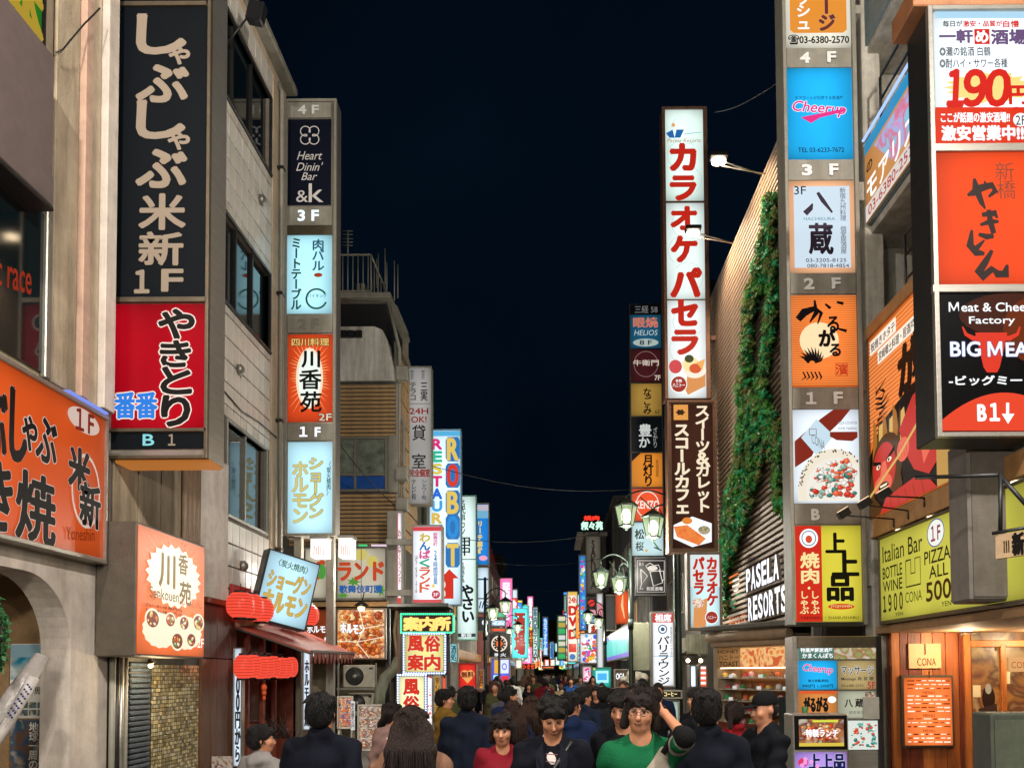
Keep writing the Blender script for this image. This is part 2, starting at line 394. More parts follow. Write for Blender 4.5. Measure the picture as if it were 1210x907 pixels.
# ---------------------------------------------------------------- sign makers
def fbox(x0, y0, x1, y1, Y):
    xm, ym = (x0 + x1) / 2, (y0 + y1) / 2
    return at(x0, ym, Y).x, at(x1, ym, Y).x, at(xm, y0, Y).z, at(xm, y1, Y).z       # xa, xb, ztop, zbot
def fpanel(parent, x0, y0, x1, y1, Y, mat, name='sign_panel', thick=.02, label=None):
    a, b, t, u = fbox(x0, y0, x1, y1, Y)
    return Panel(parent, (a, Y, t), (b - a, 0, 0), (0, 0, u - t), mat, name, thick, label)
def wpanel(parent, X, Ya, Yb, zt, zb, mat, name='sign_panel', thick=.02, label=None):
    """on a street wall; Ya is where the writing starts"""
    return Panel(parent, (X, Ya, zt), (0, Yb - Ya, 0), (0, 0, zb - zt), mat, name, thick, label)
def fsign(name, label, cat, x0, y0, x1, y1, Y, dep, case, faces, group=None, rim=.03, rimm=None, names=None):
    a, b, t, u = fbox(x0, y0, x1, y1, Y)
    r = thing(name, label, cat, ((a + b) / 2, Y + dep / 2, u), group)
    bx('cabinet', r, a, b, Y + .012, Y + dep, u, t, case, .012)
    P = []
    for i, fc in enumerate(faces):
        P.append(fpanel(r, *fc[:4], Y - .004, fc[4], fc[5] if len(fc) > 5 else 'sign_panel'))
    if rim:
        w = rim; m = rimm or case; f = B()
        f.box(a - .003, a + w, Y - .035, Y + .03, u - .003, t + .003, m, .004).box(b - w, b + .003, Y - .035, Y + .03, u - .003, t + .003, m, .004)
        f.box(a + w + .001, b - w - .001, Y - .035, Y + .03, t - w, t + .003, m, .004).box(a + w + .001, b - w - .001, Y - .035, Y + .03, u - .003, u + w, m, .004)
        f.build('frame', r)
    return r, P
WHT, BLK = G('#f4f8fa', 1.1), INK('#0c0c0f')

# ---------------------------------------------------------------- ground
g = B()
g.add([(-300, -60, 0), (300, -60, 0), (300, 900, 0), (-300, 900, 0)], [(0, 1, 2, 3)], dconcrete); tag(g.build('ground'), kind='structure')
tag(bx('road', None, -2.9, 2.6, -40, 300, -.02, .012, asphalt), kind='structure')
for s, (a, b) in ((0, (-5.3, -3.05)), (1, (2.75, 5.6))):
    pv = tag(bx('pavement', None, a, b, -40, 300, -.02, .12, paving), kind='structure')
    ks = B(); y = 14
    kerbx = (-3.05, -2.9) if s == 0 else (2.6, 2.75)
    kb = tag(bx('kerb_base', None, kerbx[0] + .01, kerbx[1] - .01, -40, 300, -.02, .10, dconcrete), kind='structure')
    proto = None
    for i in range(36):
        y0 = 12 + i * 1.0
        if proto is None: proto = B().box(kerbx[0], kerbx[1], 0, .98, 0, .135, concrete, .015).build('kerb_stone', kb); proto.location = (0, y0, 0)
        else: c = proto.copy(); COL.objects.link(c); c.location = (0, y0, 0)
# white edge line and a crossing bar on the road
mk = B(); wp = M('road_paint', '#b9b5aa', .7, grime=.4)
for x in (-2.55, 2.3): mk.add([(x - .06, 10, .017), (x + .06, 10, .017), (x + .06, 200, .017), (x - .06, 200, .017)], [(0, 1, 2, 3)], wp)
tag(mk.build('road_marking'), kind='structure')

# ================================================================ LEFT SIDE
XL = -5.1
# ---------- near beige building with the arch
rb = thing('beige_building', 'beige rendered building at far left with rounded arch opening at street level', 'building', (-7, 6, 0))
YB = 8.97
az = 2.93; ay = 8.28; rad = .75
# facade as polygon (y,z) with arch cut: built from two prisms
n = 10
arc = [(ay - rad + rad * math.sin(math.pi / 2 * k / n), az - rad + rad * math.cos(math.pi / 2 * k / n)) for k in range(n + 1)]
pl = [(2.0, az)] + arc + [(ay, 0), (YB, 0), (YB, 3.18), (2.0, 3.18)]
q = B()
for k in range(n):   # strip above the curve
    q.prism([arc[k], arc[k + 1], (arc[k + 1][0], 3.18), (arc[k][0], 3.18)], XL - .32, XL, white_render, 'X')
q.prism([(2.0, az), (ay - rad, az), (ay - rad, 3.18), (2.0, 3.18)], XL - .32, XL, white_render, 'X')
q.prism([(ay, 0), (YB, 0), (YB, 3.18), (ay, 3.18)], XL - .32, XL, white_render, 'X')
q.build('arch_wall', rb)
bx('upper_wall', rb, XL - .3, XL - .02, 2.0, YB, 3.181, 18, beige)
bx('side_wall', rb, -12, XL - .3, YB - .3, YB - .004, 0, 18, beige)
bx('passage_wall', rb, -9, XL - .34, 8.62, 8.66, 0, 3.1, plaster)
bx('passage_ceiling', rb, -9, XL - .34, 2, 8.6, 3.0, 3.1, plaster)
bx('passage_side', rb, -9.1, -9, 2, 8.6, 0, 3.1, plaster)
bx('roof', rb, -12, XL, 2, YB, 18, 18.2, dconcrete)
def pil(px0, px1, pr, m, z0=4.9, z1=18):
    y0 = atx(px0, 300, XL).y; y1 = atx(px1, 300, XL).y
    bx('pilaster', rb, XL - .01, XL + pr, y0, y1, z0, z1, m, .01)
pil(60, 88, .03, beige); pil(89, 98, .09, M('pink_render', '#ae8f7c', .8, grime=.2)); pil(99, 112, .05, cream); pil(113, 126, .12, white_render)
# hanging cable on the wall
B().tube([atx(66, 62, XL + .07), atx(75, 58, XL + .09), atx(88, 42, XL + .12), atx(100, 28, XL + .13), atx(118, 10, XL + .16)], .008, pdark, 6).build('cable', rb)
# poster niche
def poster(x0, y0, x1, y1, Y, label):
    r = thing('wall_poster', label, 'poster', at((x0 + x1) / 2, y1, Y)); return r
po = poster(12, 775, 73, 848, 8.6, 'travel poster with blue sea photo on the brown wall inside the arch')
P = fpanel(po, 12, 760, 73, 848, 8.6, INK('#d9d3cc'), 'sheet', .006)
P.rect(13, 776, 73, 802, FOOD(('#0d5c80', '#1e86a6', '#bfc9c8', '#3b7f96'), 0, 3, 'sea_print')); P.rect(13, 761, 73, 776, INK('#8fb0c2'))
P.txt('地球一周の船旅', 17, 811, 72, 820, INK('#2a2a2c'), .01); P.rect(56, 822, 71, 829, INK('#b3202a'))
for i in range(4):
    for j in range(2): P.rect(14 + i * 10.2, 829 + j * 9, 23 + i * 10.2, 836 + j * 9, FOOD(('#2c3f55', '#6b7f8c', '#3c4a3a', '#c8beb0'), 0, 14 + i, 'photo_print'))
for k in range(3): P.rect(56, 832 + k * 4, 70, 833 + k * 4, INK('#777777'))
P.done()
po = poster(12, 850, 73, 930, 8.6, 'dark blue travel poster with vertical white lettering below the sea poster')
P = fpanel(po, 12, 850, 73, 935, 8.6, FOOD(('#12304e', '#1f4d70', '#6b4a30', '#28506a', '#b9a48a'), 0, 4, 'night_photo'), 'sheet', .006)
P.txt('地球一周の船旅', 34, 853, 45, 930, INK('#e8e4dc'), .02, vert=True)
for y in (855, 870): P.rect(56, y, 71, y + 13, INK('#cfd3d4'))
P.done()
rp = thing('rolled_posters', 'clear plastic sleeve of rolled paper leaning into the arch', 'paper roll', at(20, 880, 7.6))
B().tube([at(-20, 880, 7.3), at(18, 822, 7.5), at(50, 775, 7.7)], [.09, .10, .07], M('plastic_wrap', '#8d8782', .25, bump=.4, bscale=25), 12).build('sleeve', rp)
B().tube([at(-20, 900, 7.2), at(12, 850, 7.35), at(40, 800, 7.5)], [.045, .05, .05], M('rolled_paper', '#a8a09c', .5), 12).build('paper', rp)
qb = B()
for i in range(7):
    for j in range(3):
        c = at(10 + i * 3.8 + j * 2.0, 842 - i * 5.6 + j * 2.6, 7.23); qb.obox(c, Vector((.7, 0, .7)).normalized(), Vector((0, 1, 0)), Vector((-.7, 0, .7)).normalized(), .008, .004, .008, INK('#28366e'))
qb.build('check_print', rp)
hp = thing('hanging_plant', 'dark trailing plant at the left edge under the arch', 'plant', at(0, 700, 7.0))
lb = B()
for i in range(260):
    t = random.random(); c = at(-14 + 22 * math.sin(t * 2.6) * .9 + random.gauss(0, 3), 690 + t * 105, 7.0 + random.gauss(0, .05))
    a = Vector((random.gauss(0, 1), random.gauss(0, 1), random.gauss(0, 1))).normalized() * .03; b_ = Vector((random.gauss(0, 1), random.gauss(0, 1), random.gauss(0, 1))).normalized() * .02
    lb.add([c - a, c + b_, c + a, c - b_], [(0, 1, 2, 3)], leaf_ms[2])
lb.build('foliage', hp); B().tube([at(-14, 690, 7.0), at(2, 740, 7.0), at(-4, 800, 7.0)], .01, pdark, 6).build('stem', hp)

# orange 1F sign on the facade
Xo = XL + .14; og = '#d9541c'
ya, yb = 2.6, atx(125.5, 500, Xo).y; zt = 1.9 + (HY - 493) / F * yb * 1.0; zt = atx(125.5, 492, Xo).z; zb = atx(125.5, 667, Xo).z
so = thing('restaurant_sign', 'long orange wall sign with brush lettering and an oval 1F badge at far left', 'sign', (XL, 6, zb))
bx('cabinet', so, XL + .001, Xo - .02, ya, yb, zb, zt, steel, .01)
P = wpanel(so, Xo, ya, yb - .02, zt - .05, zb + .05, G(og, .72, True, .12))
bf = B().box(XL + .001, Xo + .035, ya, yb, zt - .05, zt, steel, .008).box(XL + .001, Xo + .035, ya, yb, zb, zb + .05, steel, .008).box(Xo - .01, Xo + .03, yb - .025, yb, zb + .05, zt - .05, steel); bf.build('frame', so)
wo = G('#e6cdbf', .75); bk = INK('#12100f')
for args in (('ぶ', -16, 455, 7, 540), ('し', 12, 462, 31, 545), ('ゃ', 26, 492, 43, 532), ('ぶ', 42, 495, 66, 546)): P.txt(*args, bk, .035, out=wo, ow=2.6)
for args in (('す', -52, 520, -20, 610), ('き', -22, 545, 13, 625), ('焼', 18, 560, 64, 640)): P.txt(*args, bk, .03, out=wo, ow=2.8)
P.ring(100, 580, 17, 44, 1.6, wo); P.txt('米', 80, 530, 105, 578, bk, .045, out=wo, ow=2.4); P.txt('新', 93, 572, 117, 622, bk, .035, out=wo, ow=2.4)
u0 = P.pb(77, 480, 118, 512); P.disc(97, 497, 19, wo, 14); P.txt('１F', 88, 485, 109, 510, INK('#7a2412'), .03, tilt=-.12)
P.txt('Yoneshin', 76, 623, 110, 638, INK('#7a2a10'), .012, tilt=-.5)
P.done()
# light strip on top of it
lt = B(); lt.box(Xo - .02, Xo + .05, yb - .75, yb - .05, zt + .003, zt + .03, G('#8aa0ff', .8)); lt.build('light_strip', so)
# upper brown box, green sign, dark window
y1 = atx(64, 150, XL + .25).y
bb = thing('box_canopy', 'dull brown box panel projecting above the dark window at top left', 'canopy', (XL, 6, atx(64, 245, XL + .25).z))
bx('cover', bb, XL + .001, XL + .25, 3, y1, atx(64, 246, XL + .25).z, atx(64, 66, XL + .25).z, brown_m, .015)
bx('trim', bb, XL + .001, XL + .262, 3, y1 + .005, atx(64, 246, XL + .25).z - .05, atx(64, 246, XL + .25).z - .002, dsteel, .01)
y2 = atx(57, 30, XL + .1).y
gs = thing('restaurant_sign', 'green sign with yellow outlined brush character at the top left corner', 'sign', (XL, 7, 8))
bx('cabinet', gs, XL + .04, XL + .08, 6.0, y2, atx(57, 70, XL + .1).z, atx(57, -60, XL + .1).z, dsteel)
P = wpanel(gs, XL + .1, 6.0, y2 - .1, atx(57, -60, XL + .1).z, atx(57, 70, XL + .1).z, G('#2c8f2a', .5, True, .1))
P.txt('本', 10, -40, 50, 40, G('#cfae3c', .6), .05, out=bk, ow=2); P.done()
dw = thing('shop_window', 'dark upper window with red lettering above the orange sign', 'window', (XL, 6, 5))
P = wpanel(dw, XL + .012, 3, atx(50, 300, XL).y, atx(50, 252, XL).z, 4.95, glass, 'pane')
P.txt('mac race', -28, 312, 37, 338, G('#c03a22', .45), .02, tilt=-1.0); P.done()
B().box(XL - .01, XL + .05, atx(50, 300, XL).y, atx(57, 300, XL).y, 4.9, 7.0, alu, .01).build('frame', dw)
# bracket arms of the big sign are parts of the sign
# ---------- big vertical sign
navy = M('navy_acrylic', '#04090f', .6, var=.1, bump=.02); navy.node_tree.nodes['Principled BSDF'].inputs['Specular IOR Level'].default_value = .12
bs, P = fsign('vertical_sign', 'tall navy and red vertical sign with beige hiragana down to a red lit panel', 'sign', 127, -40, 248, 542, 9.0, .46, steel,
    [(131, 9, 245, 352, M('navy_acrylic', '#04090f', .45, var=.1, bump=.02)), (131, 359, 245, 507, G('#b8081c', .75, True, .25)), (131, 511, 245, 530, M('navy_acrylic', '#07111d', .3, bump=.02)), (131, -36, 245, 4, M('navy_acrylic', '#07111d', .3, bump=.02))], rim=.035, rimm=bronze)
for nm, (y0, y1) in (('divider', (352, 358)), ('divider', (4, 9)), ('divider', (506.5, 510.5))):
    a, b, t, u = fbox(131, y0, 245, y1, 9.0); bx(nm, bs, a, b, 8.965, 9.01, u, t, bronze, .004)
bei = INK('#85786a')
p = P[0]
for t_, b_ in (('し', (163, 18, 219, 63)), ('ゃ', (200, 56, 224, 76)), ('ぶ', (162, 78, 222, 120)), ('し', (163, 120, 218, 163)), ('ゃ', (199, 157, 224, 177)), ('ぶ', (162, 178, 220, 221)), ('米', (165, 230, 219, 271)), ('新', (165, 275, 216, 313)), ('１', (160, 320, 176, 346)), ('F', (192, 319, 216, 344))):
    p.txt(t_, *b_, bei, .05 if t_ not in '米新' else .035)
p.done()
p = P[1]; wo2 = G('#ffe9dc', .95)
for t_, b_ in (('や', (188, 366, 229, 400)), ('き', (190, 403, 225, 433)), ('と', (191, 434, 226, 465)), ('り', (192, 468, 224, 503))): p.txt(t_, *b_, bk, .05, out=wo2, ow=3.0)
for x in (136, 161): p.txt('番', x, 464, x + 25, 494, G('#2f7fe0', 1.0), .035, out=wo2, ow=2.2)
p.done()
P[2].txt('B', 169, 513, 182, 526, G('#8fe0e6', .9), .03); P[2].txt('１', 199, 513, 207, 526, bei, .03); P[2].done()
for (y0, y1) in ((17, 72), (312, 345)):
    a, b, t, u = fbox(100, y0, 127, y1, 9.0); bx('bracket', bs, XL - .01, b, 9.06, 9.36, u + .1, t, concrete, .01)
P2 = fpanel(bs, 150, 536, 247, 542, 8.99, steel, 'bottom_trim') if 0 else None
a, b, t, u = fbox(131, 540, 245, 548, 9.0); bx('bottom_glow', bs, a, b, 9.05, 9.4, t - .05, t - .005, G('#c87a34', .7))  # glowing strip stands in for orange light reflected under the sign
wl = thing('wall_lamp', 'small round wall lamp glowing under the red vertical sign', 'lamp', at(149, 556, 9.6))
B().tube([at(149, 550, 9.9), at(147, 550, 9.55), at(146, 556, 9.5)], .012, dsteel, 6).build('arm', wl); B().sphere(at(146, 560, 9.5), .05, G('#ffe0a0', 6)).build('bulb', wl); B().lathe(at(146, 566, 9.5), [(.012, 0), (.02, .02), (.02, .06), (.014, .1)], dsteel, 8).build('holder', wl)

# ---------- tiled building
tb = thing('tiled_building', 'pale tiled building with strip windows left of the tall floor sign', 'building', (-8, 12, 0))
Y0, Y1 = YB, 14.72; ZR = 13.05
wins = [(12.2, 13.86, 4.45, 5.93), (11.85, 14.0, 7.8, 9.2), (11.6, 13.98, 11.1, 12.5)]
def grid_wall(bld, X0, X1, y0, y1, z0, z1, holes, m):
    ys = sorted({y0, y1, *[h[0] for h in holes], *[h[1] for h in holes]}); zs = sorted({z0, z1, *[h[2] for h in holes], *[h[3] for h in holes]})
    for i in range(len(ys) - 1):
        for j in range(len(zs) - 1):
            cy_, cz = (ys[i] + ys[i + 1]) / 2, (zs[j] + zs[j + 1]) / 2
            if any(h[0] < cy_ < h[1] and h[2] < cz < h[3] for h in holes): continue
            bld.box(X0, X1, ys[i], ys[i + 1], zs[j], zs[j + 1], m)
wb = B(); grid_wall(wb, XL - .28, XL - .012, Y0 + .01, Y1, 2.9, ZR, wins, grout); wall = wb.build('wall', tb)
bx('end_wall', tb, -12, XL - .27, Y1 - .3, Y1 - .005, 0, ZR, concrete); bx('roof', tb, -12, XL + .02, Y0, Y1 + .1, ZR, ZR + .16, cream, .02)
bx('gutter', tb, XL - .02, XL + .22, Y0, Y1 + .16, ZR + .161, ZR + .3, pgrey, .02)
bx('ground_wall', tb, XL - .28, XL - .02, Y0 + .01, 12.2, 0, 2.9, dconcrete)
bx('plain_edge', tb, XL - .02, XL + .03, 14.08, Y1, 2.9, ZR, cream, .01)
# glazed tiles
tw, th = .27, .362; tp = None; cnt = 0; tms = [tile_m] + [M('glazed_tile_%s' % n, h, .32, var=.08, bump=.04, grime=.15) for n, h in (('warm', '#c4bbae'), ('pale', '#cec8be'))]
for i in range(8):
    for j in range(28):
        y0 = 14.07 - (i + 1) * tw; z0 = 2.92 + j * th; y1_, z1_ = y0 + tw - .022, z0 + th - .022
        if any(y0 < h[1] + .05 and y1_ > h[0] - .05 and z0 < h[3] + .05 and z1_ > h[2] - .05 for h in wins):
            # clipped tiles around the openings
            ok = False
            for h in wins:
                if z0 < h[2] - .1 < z1_: ok = (y0, y1_, z0, h[2] - .06)
                elif z0 < h[3] + .1 < z1_: ok = (y0, y1_, h[3] + .06, z1_)
            if not ok: continue
            if ok[3] - ok[2] < .05: continue
            bx('tile', wall, XL - .03, XL + .012 + random.uniform(-.001, .003), ok[0], ok[1], ok[2], ok[3], random.choice(tms)); continue
        if tp is None or random.random() < .01:
            tp = B().box(-.018, .024, 0, tw - .022, 0, th - .022, random.choice(tms), .004).build('tile', None); tp.parent = wall; tp.location = Vector((XL - .012, y0, z0)) - wloc(wall); tp_me = tp.data
        else:
            c = tp.copy(); COL.objects.link(c); c.location = Vector((XL - .012 + random.uniform(-.0015, .0015), y0, z0)) - wloc(wall)
def strip_window(parent, h, nm, X, m_fr, lit=None):
    y0, y1, z0, z1 = h; w = B(); t = .05
    w.box(X - .1, X + .035, y0 - t, y1 + t, z1, z1 + t, m_fr, .008).box(X - .1, X + .05, y0 - t, y1 + t, z0 - t, z0, m_fr, .008).box(X - .1, X + .035, y0 - t, y0, z0, z1, m_fr, .008).box(X - .1, X + .035, y1, y1 + t, z0, z1, m_fr, .008)
    o = w.build('window', parent, nm)
    n = max(2, round((y1 - y0) / .75)); d = (y1 - y0) / n
    for i in range(n):
        bx('pane', o, X - .075, X - .068, y0 + i * d + .025, y0 + (i + 1) * d - .025, z0 + .02, z1 - .02, glass)
        if i: bx('mullion', o, X - .085, X - .02, y0 + i * d - .022, y0 + i * d + .022, z0, z1, m_fr)
    return o
strip_window(tb, wins[0], 'window low in the tiled wall reflecting the sign', XL, alu); strip_window(tb, wins[1], 'middle strip window with cyan reflection', XL, dsteel); strip_window(tb, wins[2], 'dark top strip window', XL, dsteel)
for h in wins: bx('room_back', tb, XL - 1.2, XL - 1.15, h[0] - .3, h[1] + .3, h[2] - .3, h[3] + .3, pdark)
# dark floodlight at the roofline
fl = thing('floodlight', 'small dark unlit floodlight on an arm at the top of the tiled building', 'floodlight', atx(268, 50, XL))
B().tube([at(268, 52, 12.2), at(296, 16, 12.2)], .015, dsteel, 6).build('arm', fl); c = at(303, 16, 12.2); B().obox(c, Vector((.97, 0, -.2)).normalized(), Vector((0, 1, 0)), Vector((.2, 0, .97)).normalized(), .13, .09, .16, pdark, .02).build('housing', fl)
cc = thing('security_camera', 'little black camera under the roof corner beside the 4F sign', 'camera', at(320, 124, 14.4))
B().lathe(at(321, 126, 14.4), [(.02, -.1), (.1, -.06), (.12, .02), (.06, .1)], pdark, 12).build('housing', cc); B().tube([at(314, 112, 14.5), at(319, 116, 14.4), at(321, 120, 14.4)], .02, cream, 6).build('arm', cc)
# corrugated sheet panel, brown pipes, plain panels under the sign
cg = B(); ws = M('corrugated_sheet', '#b3a79c', .5, grime=.2, bump=.03); nn = 26; yA, yB_ = 11.25, 12.18
V = []
for k in range(nn * 2 + 1):
    y = yA + (yB_ - yA) * k / (nn * 2); x = XL + .03 + (.022 if (k // 1) % 2 else 0); V += [(x, y, 2.95), (x, y, 5.2)]
cg.add(V, [(2 * k, 2 * k + 2, 2 * k + 3, 2 * k + 1) for k in range(nn * 2)], ws); cg.build('corrugated_panel', tb)
for i in range(4): y = 10.72 + i * .13; B().tube([(XL + .05, y, 2.95), (XL + .05, y, 5.0)], .045, M('brown_pipe', '#7b6550', .5, grime=.2), 8).build('pipe', tb)
for i in range(3): bx('wall_panel', tb, XL - .01, XL + .015, 9.02 + i * .56, 9.56 + i * .56, 2.9, 5.6, beige, .008)
for i, x in enumerate((132, 137, 142, 147)): yy = atx(x, 800, XL + .05).y; B().tube([(XL + .06, yy, 0), (XL + .06, yy, 2.2)], .035, [pgrey, dsteel, steel, pgrey][i], 8).build('drain_pipe', tb)
mos = M('gold_mosaic', '#b8a878', .25, .5, var=.5, scale=60, bump=.5, bscale=120)
# small mosaic tiles, joined
tbm = B(); yM0, yM1 = atx(178, 800, XL).y, atx(234, 800, XL).y; mm = [mos] + [M('mosaic_%d' % i, h, .2, .3, var=.2, bump=0) for i, h in enumerate(('#d8c894', '#a8966a', '#c4bea4', '#8a8060'))]
nz_, ny = 40, 24; dz, dy = 2.05 / nz_, (yM1 - yM0) / ny
for j in range(nz_):
    for i in range(ny):
        x = XL + .012 + random.uniform(0, .004); a, b = yM0 + i * dy, yM0 + (i + 1) * dy - .008; c, d = j * dz, (j + 1) * dz - .008; tx = random.uniform(-.003, .003)
        tbm.add([(x, a, c), (x + tx, b, c), (x, b, d), (x - tx, a, d)], [(0, 1, 2, 3)], random.choice(mm))
tbm.build('mosaic_tiles', tb, kind='stuff')
wv = B(); ya_, yb_ = atx(152, 800, XL).y, atx(176, 800, XL).y; wm = M('ribbed_glass', '#5b666e', .15, .4, var=.3, scale=15, bump=.2)
for k in range(30): wv.box(XL - .01, XL + .03, ya_, yb_, .1 + k * .066, .1 + k * .066 + .05, wm, .012)
wv.build('ribbed_screen', tb)
# ---------- Sichuan lightbox
x_ = -4.62; f0, f1 = atx(161.5, 700, x_).y, atx(242, 700, x_).y; z1 = atx(200, 629, x_).z; z0 = atx(200, 776.5, x_).z
sc = thing('lightbox_sign', 'orange lit menu sign box with food photos over the mosaic wall', 'sign', (-4.9, 9.5, z0))
bx('cabinet', sc, XL + .02, x_ - .01, f0, f1, z0, z1, M('sign_case', '#5d544a', .5, .4), .012)
P = wpanel(sc, x_, f0 + .02, f1 - .02, z1 - .03, z0 + .03, G('#e8692c', 1.0, True, .12))
cx, cyy = .5, .3
for k in range(40):
    a = 2 * math.pi * k / 40; c1 = G('#ffd9a0' if k % 2 else '#f4a060', 1.0); r0, r1 = .18, random.uniform(.42, .62); w_ = .022
    P.poly([(cx + r0 * math.cos(a - w_), cyy + r0 * .6 * math.sin(a - w_)), (cx + r1 * math.cos(a), max(.005, cyy + r1 * .62 * math.sin(a))), (cx + r0 * math.cos(a + w_), cyy + r0 * .6 * math.sin(a + w_))], c1) if abs(r1 * math.cos(a)) < .49 else None
P.disc(.5, .34, .42, G('#fff0d0', 1.15), .27, px=False, n=44, jag=.12)
P.txt('川', .27, .17, .5, .44, G('#8c6a1a', .7), .04, px=False, out=G('#fff8e8', 1.2), ow=.01); P.txt('香', .55, .13, .7, .3, G('#8c6a1a', .7), .03, px=False); P.txt('苑', .57, .36, .76, .56, G('#8c6a1a', .7), .03, px=False)
P.txt('Senkouen', .14, .46, .56, .55, G('#7a5a20', .5), .01, px=False); P.txt('いえん', .6, .5, .95, .57, G('#d04a20', .9), .01, px=False)
P.disc(.3, .8, .26, G('#fff0d0', 1.0), .15, px=False, n=30, jag=.06); P.disc(.68, .8, .26, G('#fff0d0', 1.0), .15, px=False, n=30, jag=.06)
for k in range(26): a = R(random.uniform(0, 360)); rr_ = random.uniform(.33, .46); u_, v_ = .5 + rr_ * math.cos(a), .33 + rr_ * .66 * math.sin(a); P.line([(min(.97, max(.03, u_)), max(.02, v_)), (min(.97, max(.03, u_ + .05 * math.cos(a + 1))), max(.02, v_ + .03 * math.sin(a)))], [.012, .003], G('#b8280e', .9), px=False)
for v_ in (.60, .64): P.txt('四川料理専門店', .08, v_, .6, v_ + .028, INK('#7a3010'), .02, px=False)
for k, (u, v, r_) in enumerate(((.17, .72, .105), (.42, .71, .08), (.63, .72, .085), (.86, .70, .1), (.52, .88, .1), (.74, .86, .085))):
    P.disc(u, v, r_, G('#f6e6c8', 1.1), r_ * .82, px=False); P.disc(u, v, r_ * .8, G('#8a2a10', .9), r_ * .64, px=False); P.food(u - r_, v - r_, u + r_, v + r_, 26, ('#e07a2a', '#f4c870', '#c8401c', '#6f8a2a', '#f0e0c0'), .012, .03, px=False, round_=(u, v, r_ * .62, r_ * .5))
P.txt('2F', .84, .84, .95, .92, G('#fff4e0', 1.1), .03, px=False); P.done()
ml = thing('wall_lamp', 'small bright lamp under the orange menu box shining on the mosaic', 'lamp', at(177, 783, 9.75)); lc_ = atx(178, 784, XL + .25); B().lathe(lc_, [(.03, 0), (.05, .02), (.02, .06)], dsteel, 10).build('holder', ml); B().sphere(lc_ - Vector((0, 0, .02)), .03, G('#ffd890', 9), 8, 6).build('bulb', ml)
ld = bpy.data.lights.new('lamp_light', 'POINT'); ld.energy = 26; ld.color = (1, .78, .48); ld.shadow_soft_size = .05; lo = link('lamp_light', ld, ml); lo.location = lc_ - ml.location + Vector((.12, .1, -.1))
# pipes, vents and cable runs on the tiled wall
B().tube([(XL + .1, 14.35, 2.9), (XL + .1, 14.35, 12.9), (XL + .02, 14.3, 13.05)], .045, pgrey, 8).build('drain_pipe', tb)
for z in (4.2, 6.6, 9.0, 11.4): bx('pipe_clip', tb, XL + .03, XL + .15, 14.28, 14.42, z, z + .05, dsteel, .004)
for y, z in ((12.6, 6.9), (13.5, 10.3), (12.8, 3.7)): B().lathe((XL + .02, y, z), [(.09, 0), (.09, .05), (.05, .09)], alu, 12, 'X').build('vent_cap', tb)
B().tube([(XL + .03, 11.9, 6.35), (XL + .035, 12.7, 6.25), (XL + .03, 13.5, 6.32), (XL + .05, 14.3, 6.3)], .012, pdark, 5).build('cable', tb)
# ---------- dark wood front and the lantern restaurant
wd = thing('wooden_shopfront', 'dark red timber restaurant front with lanterns under an awning', 'shopfront', (XL, 13, 0))
YA, YZ = atx(237, 850, XL + .03).y, 15.0
yy = YA; k = 0
while yy < 12.35:
    bx('plank', wd, XL - .01, XL + .03 + random.uniform(0, .012), yy, yy + .165, 0, 2.15, wood_d, .006); yy += .172; k += 1
yy = YA
while yy < 12.3:
    bx('plank', wd, XL - .01, XL + .05 + random.uniform(0, .008), yy, yy + .235, 2.16, 2.96, M('umber_wood', '#4a2c20', .55, var=.3, stretch=(3, 3, .4), bump=.2), .006); yy += .242
bx('lintel', wd, XL - .02, XL + .12, YA, 12.45, 2.961, 3.05, wood_r, .01)
# interior recess
red_in = M('red_interior', '#5a1510', .6, var=.3); bx('recess_back', wd, -8, -5.95, 12.4, 15.0, 0, 3.4, red_in); bx('recess_end', wd, -6, XL + .2, 15.0, 15.06, 0, 3.4, wood_r); bx('recess_floor', wd, -6, XL, 12.4, 15, .0, .13, wood_r)
bx('recess_ceiling', wd, -6, XL, 12.4, 15.0, 3.3, 3.38, wood_r); bx('recess_near', wd, -6, XL - .02, 12.36, 12.4, 0, 3.4, red_in)
for y in (13.1, 13.8, 14.4): bx('post', wd, XL - .06, XL + .02, y, y + .09, .13, 2.6, wood_r, .01)
bx('counter', wd, XL - .5, XL - .1, 13.2, 14.9, .13, 1.05, wood_r, .02)
bx('noren_rail', wd, XL - .03, XL + .02, 12.45, 14.95, 2.25, 2.3, wood_d)
for i in range(6):
    pth = [(XL - .02, 12.9 + i * .3, 1.55), (XL + .08, 12.95 + i * .3, 1.62 + .1 * math.sin(i)), (XL + .2, 13.0 + i * .3, 1.5 + .12 * math.cos(i * 2))]
# awning
aw = thing('awning', 'reddish brown fabric awning over the lantern restaurant', 'awning', (-4.4, 13.5, 2.3)); awm = M('awning_fabric', '#8a3c2c', .6, var=.2, grime=.3, bump=.2)
A0, A1 = atx(277, 738, XL + .06), Vector((XL + .06, 15.3, 2.85)); B0, B1 = atx(368, 769, -3.86), atx(419, 771, -3.86)
sb = B(); N = 12
for i in range(N):
    f, h = i / N, (i + 1) / N
    sb.add([A0.lerp(A1, f), A0.lerp(A1, h), B0.lerp(B1, h), B0.lerp(B1, f), A0.lerp(A1, f) - Vector((0, 0, .03)), A0.lerp(A1, h) - Vector((0, 0, .03)), B0.lerp(B1, h) - Vector((0, 0, .03)), B0.lerp(B1, f) - Vector((0, 0, .03))], [(0, 1, 2, 3), (4, 7, 6, 5), (0, 3, 7, 4), (1, 5, 6, 2)], awm)
sb.build('canopy', aw)
vb = B()
